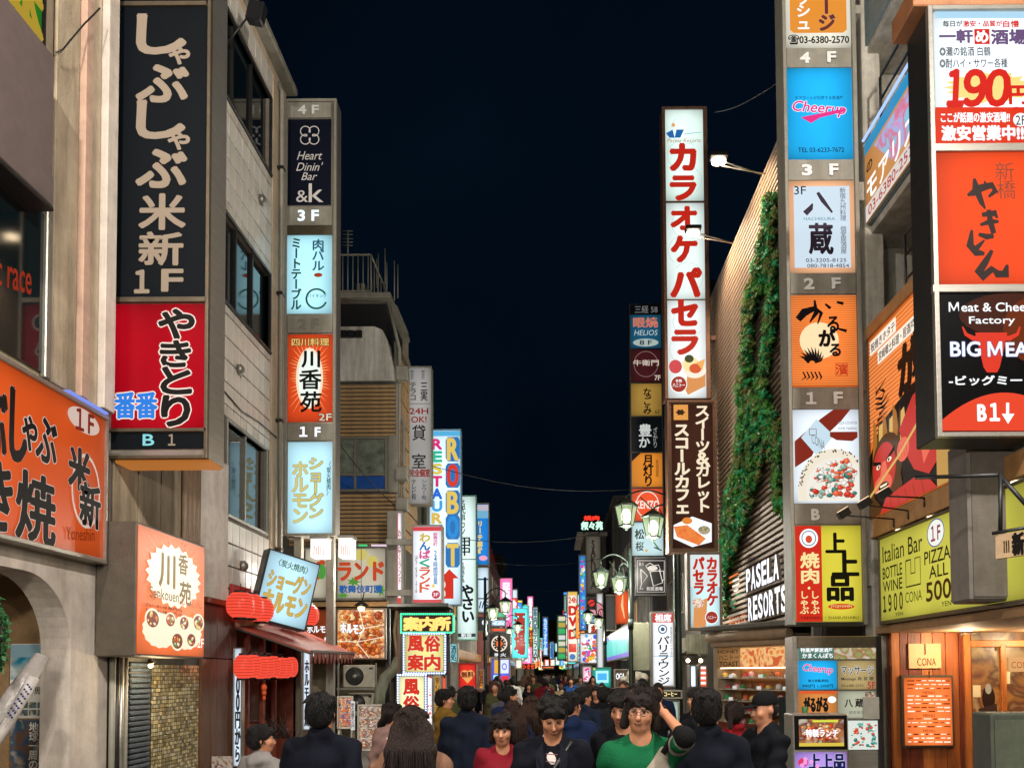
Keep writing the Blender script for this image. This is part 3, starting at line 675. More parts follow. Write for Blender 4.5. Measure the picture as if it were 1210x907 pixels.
for i in range(N * 2):
    f, h = i / N / 2, (i + 1) / N / 2; a, b = B0.lerp(B1, f), B0.lerp(B1, h); dz = .2 + .02 * (i % 2)
    vb.add([a, b, b - Vector((.02, 0, dz)), a - Vector((.02 * (-1) ** i, 0, dz))], [(0, 1, 2, 3)], awm)
vb.build('valance', aw); ab = B()
for f in (0.02, .5, .98): ab.bar(A0.lerp(A1, f) - Vector((0, 0, .05)), B0.lerp(B1, f) - Vector((0, 0, .05)), .03, dsteel)
ab.bar(B0, B1, .04, dsteel); ab.build('arm_frame', aw)
rl = B(); rl.tube([A0 + Vector((.02, .02, .08)), A0.lerp(A1, .35) + Vector((.02, 0, .08))], .11, cream, 14); rl.build('roller_case', aw)
# lanterns
def lantern_mesh(r, h, col, s):
    b = B(); k = 26; prof = []
    for i in range(k + 1):
        t = i / k; z = -h / 2 + h * t; rr = r * (1 - abs(2 * t - 1) ** 3.2 * .45) * (1 - .022 * (i % 2)); prof.append((rr, z))
    b.lathe((0, 0, 0), prof, G(col, s), 20)
    for i in range(1, 8):
        z = -h / 2 + h * i / 8; rr = r * (1 - abs(2 * (z / h + .5) - 1) ** 3.2 * .45) * 1.0
        b.tube([(rr * math.cos(q * math.pi / 9), rr * math.sin(q * math.pi / 9), z) for q in range(19)], .0045, G('#b0201a', .8), 4, cap=False)
    return b
def lantern(loc, label, r=.19, h=.42, group='red paper lanterns of the restaurant', ch='肉'):
    t = thing('paper_lantern', label, 'lantern', loc, group)
    o = lantern_mesh(r, h, '#f4503c', 1.05).build('lantern_shade', None); o.parent = t; o.location = (0, 0, 0)
    c = B().lathe((0, 0, h / 2), [(r * .5, -.01), (r * .5, .03)], pdark, 14).lathe((0, 0, -h / 2), [(r * .48, -.03), (r * .48, .01)], pdark, 14).tube([(0, 0, h / 2 + .03), (0, 0, h / 2 + .14)], .006, pdark, 5).build('lantern_cap', None); c.parent = t; c.location = (0, 0, 0)
    return t
t0 = lantern((-4.72, 12.0, 2.03), 'nearest red paper lantern in the row under the awning', .15, .355)
for i in range(1, 8):
    c = copy_tree(t0); c.location = (-4.72, 12.0 + i * .3, 2.03 + .012 * math.sin(i * 2)); c['label'] = 'red paper lantern in the row under the awning, %s' % ['', 'second from the near end', 'third from the near end', 'fourth from the near end', 'fifth, counted from the camera', 'third from the far end', 'next to last at the far end', 'last at the far end'][i]
big = [(-4.78, 12.0, 2.98), (-4.80, 12.45, 3.0), (-4.82, 12.95, 2.98)]
t1 = lantern(big[0], 'large pinkish lantern above the awning left of the tilted sign', .21, .38)
c = copy_tree(t1); c.location = big[1]; c['label'] = 'second large lantern above the awning, half behind the first'
c = copy_tree(t1); c.location = big[2]; c['label'] = 'third large lantern above the awning, next to the tilted sign'
c = copy_tree(t1); c.location = (-4.55, 14.6, 3.02); c['label'] = 'large lantern peeking out right of the tilted blue sign'
bx('backboard', wd, XL + .03, XL + .06, 12.3, 15, 2.75, 3.35, M('red_board', '#a02a22', .5))
# tilted blue sign
ts = thing('tilted_sign', 'light blue sign with gold katakana, tilted to the right over the awning', 'sign', at(330, 740, 13.2))
Cc = at(340, 697, 13.2); yaw = R(38); tl = R(-13)
ux = Vector((math.cos(yaw), math.sin(yaw), 0)); nn_ = Vector((math.sin(yaw), -math.cos(yaw), 0)); uz = Vector((0, 0, 1)); U = (ux * math.cos(tl) + uz * math.sin(tl)); Vd = -(uz * math.cos(tl) - ux * math.sin(tl))
wS, hS = .86, 1.16
B().obox(Cc - nn_ * .16, U, nn_, -Vd, wS / 2 + .03, .15, hS / 2 + .03, pdark, .01).build('cabinet', ts)
P = Panel(ts, Cc - U * wS / 2 - Vd * hS / 2 + nn_ * .003, U * wS, Vd * hS, G('#b0d8e8', 1.0, True, .1))
gold = G('#d9b45a', .9); dbr = INK('#3a2416')
P.txt('ショーグン', .08, .25, .92, .52, gold, .04, px=False, out=dbr, ow=.014, tilt=-.05); P.txt('ホルモン', .06, .56, .94, .86, gold, .045, px=False, out=dbr, ow=.016, tilt=-.05); P.txt('〈炭火焼肉〉', .2, .08, .8, .19, G('#4f7a4a', .7), .02, px=False); P.done()
# slim white signs beside the entrance
for (x0, y0, x1, y1, Y, t_, lb_) in ((276, 765, 286, 905, 12.35, '100円から', 'slim white vertical sign at the near side of the lantern restaurant'), (358, 765, 367, 862, 14.6, 'ホルモン焼', 'slim white vertical sign at the far side of the lantern restaurant')):
    r_, p_ = fsign('slim_sign', lb_, 'sign', x0, y0, x1, y1, Y, .12, steel, [(x0 + 1, y0 + 1, x1 - 1, y1 - 1, G('#cfdcea', .95, True, .08))], rim=.01); p_[0].txt(t_, x0 + 2, y0 + 14, x1 - 2, y1 - 5, INK('#27303c'), .03, vert=True); p_[0].done()
fd = thing('menu_board', 'small menu board with dish photos by the restaurant door', 'menu board', at(262, 907, 11.5)); P = fpanel(fd, 250, 893, 274, 930, 11.5, FOOD(('#3a2418', '#c8875a', '#e8dcc8', '#8a3a20'), .4, 12)); P.done()
# dried branches and things by the door
br = thing('leaf_decoration', 'dark spiky leaves and red fish ornament inside the lantern restaurant', 'decoration', at(330, 860, 13.4)); b_ = B()
for i in range(26):
    a = at(332 + random.uniform(-12, 12), 872, 13.2); e = at(332 + random.uniform(-26, 26), random.uniform(838, 862), 13.2 + random.uniform(-.2, .2)); b_.tube([a, (a + e) / 2 + Vector((0, 0, .06)), e], [.012, .01, .002], M('dark_leaf', '#2a1e16', .6), 5)
b_.build('leaves', br)
hc = B()
for k in range(3): c = at(312, 812 + k * 6, 12.6); hc.sphere(c, .05 - .01 * k, M('orange_charm', '#c8501c', .5), 8, 6, sz=1.3)
hc.build('charm', br)

# ---------- tall floor sign on poles
fs, P = fsign('floor_sign', 'tall grey steel floor sign on poles with 4F, 3F, 2F and 1F panels', 'sign', 336, 118, 397, 633, 14.9, .34, steel,
    [(339, 141, 391, 242, INK('#0a0f1e')), (339, 278, 392, 370, G('#a4dae6', 1.0, True, .12)), (340, 395, 393, 498, G('#c8421c', .95, True, .15)), (340, 522, 394, 630, G('#b0dcea', 1.05, True, .1))], rim=.05, rimm=pgrey)
def fplate(x0, y0, x1, y1, t, Y, parent, m=pgrey, tx0=None, tx1=None, tc_=None, ty=.2):
    p = fpanel(parent, x0, y0, x1, y1, Y, m, 'floor_plate', .03); w = x1 - x0
    if t: p.txt(t, tx0 or x0 + w * .22, y0 + (y1 - y0) * ty, tx1 or x1 - w * .22, y1 - (y1 - y0) * ty, tc_ or INK('#c8c8c4'), .03, ex=.012)
    p.done(); return p
fplate(339, 121, 391, 139, '4 F', 14.88, fs, tx0=352, tx1=377); fplate(339, 244, 392, 266, '3 F', 14.88, fs, tx0=352, tx1=377, tc_=G('#e8fbff', 1.3)); p = fplate(339, 267, 392, 277, None, 14.885, fs, bronze)
fplate(340, 372, 393, 393, '2 F', 14.88, fs, tx0=352, tx1=377, tc_=INK('#77736a')); fplate(340, 500, 393, 520, '１ F', 14.88, fs, tx0=354, tx1=379, tc_=G('#f4fcff', 1.3))
p = P[0]; wg = INK('#c9c4c0')
for k in range(4):
    a = R(45 + 90 * k); cx, cy_ = 366 + 7.2 * math.cos(a), 160 + 6.8 * math.sin(a); p.ring(cx, cy_, 6.3, 6.3, 1.1, wg)
p.disc(366, 160, 3, INK('#0a0f1e'))
p.txt('Heart', 351, 179, 381, 189, wg, 0, shear=.35); p.txt("Dinin'", 350, 192, 382, 202, wg, 0, shear=.35); p.txt('Bar', 356, 204, 375, 213, wg, 0, shear=.35)
p.txt('&', 350, 225, 364, 239, wg, .005); p.txt('k', 365, 217, 382, 239, wg, .01); p.done()
p = P[1]; gn = INK('#0f5a4a'); P[1].txt('ミートテーブル', 344, 281, 356, 366, gn, .035, vert=True); P[1].txt('肉バル', 369, 283, 383, 320, INK('#2e6d8a'), .03, vert=True)
p.ring(374, 353, 13, 12.5, 2.2, gn, a0=20, a1=330); p.txt('バイキング', 364, 347, 386, 352, INK('#2e8a8a'), .01); p.disc(376, 325, 5, INK('#c0502a'), 2.5); p.done()
p = P[2]
for k in range(44):
    a = 2 * math.pi * k / 44; r0 = 14; u, v = 366 + r0 * math.cos(a), 444 + r0 * 1.6 * math.sin(a); s_ = min(25.5 / max(.01, abs(math.cos(a))), 49 / max(.01, abs(math.sin(a)))) * random.uniform(.75, .98); w_ = .05
    p.poly([(366 + r0 * math.cos(a - w_), 444 + r0 * 1.5 * math.sin(a - w_)), (366 + s_ * math.cos(a), 444 + s_ * math.sin(a)), (366 + r0 * math.cos(a + w_), 444 + r0 * 1.5 * math.sin(a + w_))], G('#f8a868', .95), px=True)
p.disc(366, 447, 16, G('#f6dcc0', 1.05), 36); p.disc(366, 447, 13, G('#e8f2e8', 1.1), 33)
p.txt('四川料理', 345, 400, 389, 409, G('#f0c070', .9), .03, out=bk, ow=.8); p.txt('川', 357, 415, 378, 434, bk, .04); p.txt('香', 354, 437, 380, 460, bk, .025); p.txt('苑', 355, 463, 380, 487, bk, .025); p.txt('2F', 377, 489, 392, 497, INK('#f0e8d8'), .03, out=bk, ow=.8)
p.done()
p = P[3]; gy = G('#d8cc80', .95)
p.txt('ショーグン', 364, 540, 382, 612, gy, .045, vert=True, out=dbr, ow=1.0); p.txt('ホルモン', 345, 545, 364, 618, gy, .045, vert=True, out=dbr, ow=1.0); p.txt('〈炭火焼肉〉', 386, 545, 391, 585, INK('#3a6a6a'), .02, vert=True); p.done()
for x in (353, 391): a = at(x, 633, 15.07); bx('pole', fs, a.x - .075, a.x + .075, 15.0, 15.15, .12, a.z, pgrey, .01)
for (y0, y1) in ((160, 182), (420, 440), (565, 590)):
    a = at(345, y0, 15.05); b_ = at(345, y1, 15.05); bx('bracket', fs, XL - .2, a.x - .12, 14.98, 15.18, b_.z, a.z, pgrey, .01)
# lit cube lamps beside the pole
for (x0, y0, x1, y1, lb_) in ((367, 636, 386, 658, 'lit white cube lamp left of the steel sign pole'), (400, 635, 416, 658, 'lit white cube lamp right of the steel sign pole')):
    a, b, t, u = fbox(x0, y0, x1, y1, 14.6); r_ = thing('cube_lamp', lb_, 'lamp', ((a + b) / 2, 14.75, u)); bx('lamp_shade', r_, a, b, 14.6, 14.9, u, t, G('#fff2ea', 1.5), .01)
    bx('lamp_cap', r_, a - .02, b + .02, 14.58, 14.92, t, t + .05, pgrey, .01); pn = Panel(r_, (a, 14.598, t), (b - a, 0, 0), (0, 0, u - t), G('#fff2ea', 1.5), 'lamp_face', .004)
    for q_ in range(5): pn.line([(.2 + .15 * q_, .9), (.25 + .13 * q_, .35 + .1 * (q_ % 2))], .012, G('#e05a4a', 1), px=False)
    pn.done(); ld = bpy.data.lights.new('lamp_light', 'POINT'); ld.energy = 130; ld.color = (1, .93, .82); ld.shadow_soft_size = .15; lo = link('lamp_light', ld, r_); lo.location = Vector(((a + b) / 2, 15.35, u - .25)) - r_.location
# ================================================================ RIGHT SIDE
XR = 5.4
cgrey = M('cladding_grey', '#6c6a62', .6, var=.1, grime=.25, bump=.05)
# ---------- concrete sign building nearest on the right
rbd = thing('sign_building', 'concrete building at right with balcony signs and a timber bar front below', 'building', (7, 11, 0))
YE = 12.6
bx('end_wall', rbd, 5.06, 14, YE, YE + .3, 2.9, 20, concrete); bx('back_wall', rbd, 6.3, 6.6, 3, YE, 2.9, 20, dconcrete)
bx('corner_pillar', rbd, 5.06, 5.35, 12.15, YE - .002, 0, 20, concrete, .02)
xs = 5.05
def zx(px, py, X): return atx(px, py, X).z
s1t, s1b = zx(1031, 155, xs), zx(1031, 253, xs); s2t, s2b = zx(1042, 385, xs), zx(1047, 605, xs); s3t, s3b = zx(1047, 632, xs), zx(1052, 735, xs)
for nm, z0, z1 in (('balcony', s1b - .02, s1t - .05), ('balcony', s2b + .05, s2t - .05), ('balcony', zx(1031, 28, xs), 14.5)):
    bx(nm, rbd, xs + .06, xs + .22, 4.0, 12.14, z0, z1, M('teal_wall', '#6a7c80', .6, grime=.2)); bx('slab', rbd, xs + .1, 6.3, 4.0, YE - .01, z0 - .12, z0 - .001, concrete, .01)
bx('fascia', rbd, xs - .02, xs + .3, 4.0, 12.14, s3t + .03, s2b - .02, M('fascia_tan', '#a87d4e', .6, grime=.2), .01)
for i in range(5):
    y = 11.3 - i * .95; B().lathe((xs + .1, y, s3t + .027), [(.09, -.006), (.09, 0)], G('#fff0c0', 4), 12).build('downlight', rbd) if i < 4 else None
rail = B()
for (z, t) in ((s1t + .35, .02), (s1t + .7, .02)): rail.tube([(xs + .05, 4.2, z), (xs + .05, 11.6, z)], .02, dsteel, 6)
for y in (11.6, 10.2, 8.8, 7.4): rail.tube([(xs + .05, y, s1t - .1), (xs + .05, y, s1t + .7)], .02, dsteel, 6)
rail.build('railing', rbd); rail = B()
for z in (s2t + .35, s2t + .7, s2t + 1.0): rail.tube([(xs + .05, 4.2, z), (xs + .05, 10.9, z)], .018, dsteel, 6)
for y in (10.9, 9.6, 8.3, 7.0): rail.tube([(xs + .05, y, s2t - .05), (xs + .05, y, s2t + 1.0)], .018, dsteel, 6)
rail.build('railing', rbd); rt = B().tube([(xs - .02, 4.2, s1t + .06), (xs - .02, 12.1, s1t + .06)], .025, G('#a8c8ff', 1.2), 6); rt.build('tube_light', rbd)
# balcony sign 1
a1 = thing('balcony_sign', 'slanting balcony sign with white katakana and a pastel photo under a blue band', 'sign', (xs, 11, s1b)); ya, yb = 12.1, 8.6
bx('cabinet', a1, xs + .01, xs + .05, yb, ya, s1b, s1t, steel)
P = wpanel(a1, xs, ya, yb, s1t, s1b, G('#c98a4a', .75, True, .12))
P.rect(1031, 140, 1090, 190, G('#2f8fc0', .8)) if 0 else None
P.poly([(0, .0), (1, 0), (1, .16), (0, .16)], G('#2f93c4', .85)); P.poly([(.1, .2), (.75, .2), (.75, .72), (.28, .72)], FOOD(('#7aa0d8', '#d8a0d0', '#a8c0e8', '#e86a8a', '#8ad0e8'), .85, 3)); P.poly([(0, .8), (1, .8), (1, 1), (0, 1)], G('#e8e0d8', .85))
P.txt('モアリズム', .02, .48, .62, .78, G('#fff6f0', 1.1), .03, px=False); P.txt('の', .02, .3, .08, .42, INK('#2a1c14'), .04, px=False); P.txt('03-6380-2570', .03, .84, .5, .96, G('#c02a2a', .8), .02, px=False)
for k in range(9): P.txt('☆', .3 + .05 * k, .28 + .03 * (k % 3), .34 + .05 * k, .4, G('#ff5a8a', 1), 0, px=False)
P.done()
# balcony sign 2: gargaru with fierce red mask figure
a2 = thing('mural_sign', 'orange balcony sign with brush lettering and a painted red-faced figure pulling a stick', 'sign', (xs, 11, s2b)); ya, yb = 12.1, 8.6
bx('cabinet', a2, xs + .01, xs + .05, yb, ya, s2b, s2t, bronze)
P = wpanel(a2, xs, ya, yb, s2t, s2b, G('#e0702c', .9, True, .15))
for k in range(26): P.poly([(0, .02 + k * .022), (1, .02 + k * .022), (1, .026 + k * .022), (0, .026 + k * .022)], G('#ffb070', .9))
P.txt('鶏焼きホタテ', 1045, 392, 1072, 380, bk, .02, px=True) if 0 else None
for (t_, x0, x1, v0) in (('殻焼きホタテ', .02, .28, .03), ('宮崎郷土料理・居酒屋', .1, .45, .115)):
    P.poly([(x0, v0), (x1, v0), (x1, v0 + .075), (x0, v0 + .075)], G('#fff2e0', 1)); P.txt(t_, x0 + .01, v0 + .012, x1 - .01, v0 + .064, bk, .015, px=False)
for t_, b_ in (('が', (.3, .2, .46, .45)), ('る', (.42, .3, .52, .45)), ('が', (.5, .14, .66, .36)), ('る', (.6, .25, .7, .42))): P.txt(t_, *b_, INK('#1a120c'), .07, px=False)
for i in range(9): P.line([(.07 + random.uniform(-.03, .05), .3 + .03 * i), (.12 + random.uniform(-.05, .06), .34 + .025 * i), (.16 + random.uniform(-.05, .05), .3 + .03 * i)], [.02, .05, .01], INK('#1a120c'), px=False)
# figure
P.poly([(0, .66), (.12, .52), (.4, .44), (1, .40), (1, 1), (0, 1)], G('#1c120e', .3))
dk, md, rd, lr, gd = G('#5a3a18', .8), G('#b07028', .9), G('#c8342a', .95), G('#ea6a50', 1), G('#d8b060', 1)
for k in range(9):
    u = .06 + .034 * k; P.poly([(u - .03, .7), (u - .012 + .02 * math.sin(k * 2), .46 + .035 * (k % 3)), (u + .012, .52), (u + .04, .7)], (md, dk, gd)[k % 3])
P.disc(.17, .76, .15, dk, .17, px=False); P.disc(.145, .77, .115, rd, .14, px=False); P.disc(.13, .85, .09, lr, .055, px=False)
P.poly([(.04, .70), (.12, .725), (.115, .74), (.04, .72)], bk); P.poly([(.25, .68), (.17, .725), (.175, .74), (.25, .705)], bk)
P.disc(.09, .745, .02, G('#fff0d0', 1), .012, px=False); P.disc(.2, .735, .022, G('#fff0d0', 1), .012, px=False); P.disc(.095, .745, .008, bk, .008, px=False); P.disc(.195, .735, .008, bk, .008, px=False)
P.poly([(.13, .73), (.165, .73), (.185, .80), (.11, .80)], lr); P.disc(.14, .86, .05, G('#3a0c08', .6), .022, px=False); P.poly([(.1, .85), (.18, .85), (.17, .862), (.11, .862)], G('#fff0d0', 1))
P.poly([(.0, .85), (.03, .72), (.05, .9), (.12, .97), (.2, .95), (.26, .86), (.28, .75), (.32, .9), (.24, 1), (0, 1)], dk)
P.poly([(.3, .62), (.42, .5), (.62, .46), (.7, .62), (.66, .84), (.54, .92), (.42, .86), (.34, .74)], rd); P.poly([(.44, .56), (.5, .53), (.56, .8), (.5, .86)], lr); P.disc(.33, .73, .055, lr, .06, px=False)
for k in range(4): P.line([(.29 + .022 * k, .70), (.3 + .022 * k, .77)], .012, rd, px=False)
P.line([(.0, .88), (.3, .745), (.62, .55)], .05, gd, px=False)
P.poly([(.1, 1), (.16, .93), (.42, .9), (.55, .95), (.6, 1)], rd); P.poly([(.6, .7), (.78, .66), (.82, 1), (.6, 1)], G('#c89a50', .9))
for k in range(5): P.line([(.2 + .07 * k, .93), (.22 + .07 * k, 1)], .012, dk, px=False)
P.done(); fr = B(); fr.box(xs - .04, xs + .02, yb, ya + .04, s2t + .002, s2t + .2, M('fascia_tan', '#a87d4e'), .01).box(xs - .04, xs + .02, ya + .002, ya + .04, s2b, s2t, bronze, .005); fr.build('frame', a2)
# spotlights on arms
for i, (x, y, bx_, by) in enumerate(((1045, 582, 1092, 588), (1022, 593, 1073, 603), (997, 605, 1056, 613))):
    r_ = thing('spotlight', 'small spotlight on a long arm aimed at the painted sign, %s' % ('upper of three', 'middle of three', 'lowest and leftmost of three')[i], 'spotlight', atx(bx_, by, xs - .03))
    Q = atx(bx_, by, xs - .03); T = at(x + 5, y + 4, Q.y - .12); B().tube([Q, T], .012, dsteel, 6).tube([Q, Q + Vector((0, 0, -.12))], .012, dsteel, 6).build('arm', r_)
    hd = T + Vector((-.06, 0, .03)); B().obox(hd, Vector((.85, 0, .5)).normalized(), Vector((0, 1, 0)), Vector((-.5, 0, .85)).normalized(), .085, .06, .055, pdark, .012).build('housing', r_)
    B().obox(hd + Vector((-.02, 0, .06)), Vector((.85, 0, .5)).normalized(), Vector((0, 1, 0)), Vector((-.5, 0, .85)).normalized(), .07, .05, .004, G('#ffe0b0', 1.5)).build('lens', r_)
# Italian bar sign
a3 = thing('bar_sign', 'yellow green Italian bar sign with wine and pizza prices above the timber front', 'sign', (xs, 11, s3b)); ya, yb = 11.85, 8.0
bx('cabinet', a3, xs + .0, xs + .3, yb, ya, s3b - .02, s3t, bronze, .01)
P = wpanel(a3, xs - .012, ya - .04, yb, s3t - .04, s3b + .04, G('#b9b446', .85, True, .12)); ol = INK('#2a2a14')
P.txt('Italian Bar', 1053, 640, 1096, 660, ol, .012, tilt=.0) if 0 else None
def wt(p, t, x0, ya0, x1, ya1, m, b=.02, **k):
    u0, v0 = p.uv(x0, ya0); u1, v1 = p.uv(x1, ya1); p.txt(t, u0, v0, u1, v1, m, b, px=False, **k)
wt(P, 'Italian Bar', 1053, 645, 1097, 650, ol, .01); P.b = B(); P.b.v = []
P.txt('Italian Bar', .03, .10, .44, .30, ol, .01, px=False)
c_ = P.uv(1113, 629); P.disc(.56, .16, .075, G('#f0f4e8', 1), .15, px=False); P.ring(.56, .16, .075, .15, .006, G('#3a50a0', .8), px=False); P.txt('１F', .52, .08, .6, .24, G('#a03a6a', .8), .03, px=False)
P.txt('BOTTLE', .03, .36, .24, .50, ol, .02, px=False); P.txt('WINE', .03, .53, .24, .66, ol, .02, px=False); P.txt('１９００', .03, .70, .24, .90, ol, .035, px=False); P.txt('YEN', .16, .93, .24, .97, ol, .01, px=False)
P.line([(.28, .36), (.28, .66), (.42, .66), (.42, .36), (.37, .36), (.37, .52), (.33, .52), (.33, .36), (.28, .36)], .025, ol, px=False)
P.txt('CONA', .27, .72, .43, .84, INK('#5a6a20'), 0, px=False)
P.txt('PIZZA', .46, .33, .68, .47, ol, .02, px=False); P.txt('ALL', .5, .5, .66, .63, ol, .02, px=False); P.txt('500', .47, .67, .68, .87, INK('#5a3a14'), .035, px=False); P.txt('YEN', .6, .90, .68, .95, ol, .01, px=False)
kf = P.uv(1126, 690)[0] / .69; P.b.v = [(x_, P.O.y + (y_ - P.O.y) * kf, z_) for x_, y_, z_ in P.b.v]; P.done()
B().box(xs - .03, xs + .02, yb, ya, s3b - .02, s3b + .03, bronze, .006).box(xs - .03, xs + .02, yb, ya, s3t - .035, s3t, bronze, .006).box(xs - .03, xs + .02, ya - .035, ya, s3b, s3t, bronze, .006).build('frame', a3)
# ---------- timber bar front (frontal recess)
tf = thing('timber_bar_front', 'warm timber bar front with glazed door right of the steel directory board', 'shopfront', (6.3, 12, 0)); YW = 11.9
L = at(1054, 850, YW).x; Rr = at(1300, 850, YW).x; k = 0; x = L
bx('ceiling', tf, xs + .02, 9, 8.0, 12.1, s3b - .14, s3b - .03, M('soffit', '#8a6a48', .7))
while x < at(1140, 850, YW).x:
    w = random.choice((.13, .17, .2)); bx('plank', tf, x, x + w - .006, YW - .02 - random.uniform(0, .01), YW + .04, .12, 2.66, random.choice((wood_o, wood_r, WOOD('amber_wood', '#8c4a20'))), .005); x += w
bx('backing', tf, L - .02, 9, YW + .05, YW + .1, .12, 2.7, wood_r)
dx0, dx1 = at(1141, 850, YW).x, at(1290, 850, YW).x; d = B()
warm = FOOD(('#5a2408', '#a8501a', '#d8812c', '#7a3410', '#f0b060'), .6, 2.2, 'warm_interior')
bx('interior', tf, dx0, dx1, YW - .0, YW + .02, .3, 2.6, warm)
for (a, b, c, e) in ((dx0 - .04, dx0 + .06, .12, 2.64), (dx0 + .52, dx0 + .60, .12, 2.3), (dx0 + 1.1, dx0 + 1.18, .12, 2.3)): bx('stile', tf, a, b, YW - .08, YW - .01, c, e, wood_o, .008)
for (c, e) in ((2.26, 2.36), (2.6, 2.66), (.12, .5)): bx('rail', tf, dx0 + .061, dx1, YW - .075, YW - .012, c, e, wood_o, .008)
dh = bx('door_handle', tf, dx0 + .42, dx0 + .5, YW - .12, YW - .08, 1.22, 1.28, pdark, .01)
pn = Panel(tf, (dx0 + .1, YW - .03, 2.2), (.4, 0, 0), (0, 0, -1.6), warm, 'door_glass'); pn.disc(.6, .45, .25, INK('#2a1a14'), .12, px=False); pn.disc(.6, .36, .12, G('#e8c8a0', .5), .05, px=False); pn.poly([(.2, .55), (.9, .5), (1, .8), (.3, .85)], INK('#3a2c28')); pn.done()
pn = Panel(tf, (dx0 + .66, YW - .03, 2.1), (.42, 0, 0), (0, 0, -.22), G('#f0b87a', .7), 'door_notice'); pn.txt('CONA', .1, .3, .9, .75, INK('#6a3a1a'), 0, px=False); pn.done()
for x_, y_ in ((6.0, 11.2), (7.2, 11.3)):
    B().lathe((x_, y_, s3b - .15), [(.08, 0), (.08, .012)], G('#ffe6b8', 6), 12).build('downlight', tf); ld = bpy.data.lights.new('downlight_beam', 'POINT'); ld.energy = 55; ld.color = (1, .74, .44); ld.shadow_soft_size = .08; lo = link('downlight_beam', ld, tf); lo.location = Vector((x_, y_, s3b - .3)) - tf.location
for k_, (u_, z_) in enumerate(((1150, 1.0), (1185, 1.0))): q_ = at(u_, 850, YW - .04); bx('notice', tf, q_.x, q_.x + .12, YW - .05, YW - .045, 1.5 + .2 * k_, 1.68 + .2 * k_, INK('#c8b898'))
cs = thing('bar_nameplate', 'small square wooden bar nameplate lit from above on the timber wall', 'sign', at(1094, 789, YW - .04)); p = fpanel(cs, 1074, 760, 1112, 789, YW - .06, M('pale_wood', '#d8a878', .5, var=.1), thick=.03)
p.rect(1092, 760, 1094, 773, INK('#5a3418')); p.txt('CONA', 1084, 777, 1106, 786, INK('#4a2c18'), 0); p.done()
mb = thing('menu_lightbox', 'glowing orange menu board with rows of tiny print on the timber wall', 'menu board', at(1098, 883, YW)); a, b, t, u = fbox(1066, 797, 1128, 883, YW - .1)
bx('cabinet', mb, a, b, YW - .09, YW - .022, u, t, bronze, .01); p = fpanel(mb, 1069, 800, 1125, 880, YW - .1, G('#f47a3c', .95, True, .1))
for i in range(17):
    y = 803 + i * 4.5; x = 1072
    if i in (3, 9, 13): p.txt('MENU', 1090, y - .5, 1104, y + 3, INK('#7a2c10'), .01); continue
    while x < 1120:
        w = random.uniform(3, 9); p.rect(x, y, min(x + w, 1122), y + random.choice((1.1, 1.6)), G('#fff0d8', 1.1) if random.random() < .6 else INK('#8a3414')); x += w + random.uniform(1, 3)
p.done(); B().tube([at(1098, 800, YW - .1), at(1098, 792, YW - .3)], .01, dsteel, 5).build('lamp_arm', mb)
wl2 = thing('wall_speaker', 'thin steel wall bracket beside the glazed door', 'bracket', at(1140, 748, YW)); B().tube([at(1136, 748, YW - .1), at(1158, 748, YW - .1)], .012, steel, 6).tube([at(1136, 744, YW - .05), at(1136, 752, YW - .05)], .015, steel, 6).build('bar', wl2)
gb = thing('utility_box', 'dark green grey metal box at the bottom right corner before the bar', 'box', at(1190, 907, 8.0)); a, b, t, u = fbox(1172, 842, 1262, 907, 8.0); bx('cabinet', gb, a, b, 8, 8.38, .12, t, M('box_green', '#4c5247', .5, .2, grime=.3), .02)
a, b, t, u = fbox(1176, 850, 1256, 906, 7.985); bx('door_plate', gb, a, b, 7.985, 7.998, .3, t, M('box_green2', '#585e50', .5, .2, grime=.3), .01); bx('vent', gb, a + .05, b - .3, 7.978, 7.984, .35, .5, dsteel)
# grey overhanging box
ob = thing('duct_box', 'plain grey metal casing hanging below the big lit sign at right', 'casing', (5.4, 8.8, 2.7)); a, b, t, u = fbox(1145, 517, 1400, 709, 8.55)
bx('casing', ob, a, b, 8.55, 9.0, u, t, M('casing_grey', '#706a64', .5, .2, grime=.3, bump=.05), .03); bx('front_plate', ob, a + .03, b, 8.535, 8.548, u + .05, t - .03, M('casing_grey2', '#665f5a', .5, .2, grime=.25), .01)
# arm with small hanging sign
ha = thing('hanging_sign', 'small hanging plate sign on a black bracket at the right edge', 'sign', at(1190, 655, 7.6)); h_ = B()
h_.tube([at(1082, 564, 8.3), at(1180, 561, 7.6)], .022, pdark, 6).tube([at(1182, 561, 7.6), at(1182, 630, 7.6)], .02, pdark, 6).tube([at(1182, 562, 7.6), at(1225, 610, 7.5)], .022, pdark, 6).tube([at(1172, 630, 7.6), at(1230, 620, 7.4)], .018, pdark, 6); h_.build('bracket', ha)
A_, B_ = at(1176, 632, 7.6), at(1176, 660, 7.6); Q_ = at(1240, 645, 7.1); p = Panel(ha, A_, (Q_.x - A_.x, -.4, 0), (0, 0, B_.z - A_.z), M('plate_tan', '#b39878', .5), thick=.05); p.txt('新', .38, .05, .62, .95, bk, .05, px=False); p.txt('新', .64, .05, .95, .95, bk, .05, px=False)
for k in range(3): p.line([(.2 + .05 * k, .3), (.2 + .05 * k, .8)], .01, bk, px=False)
p.done()
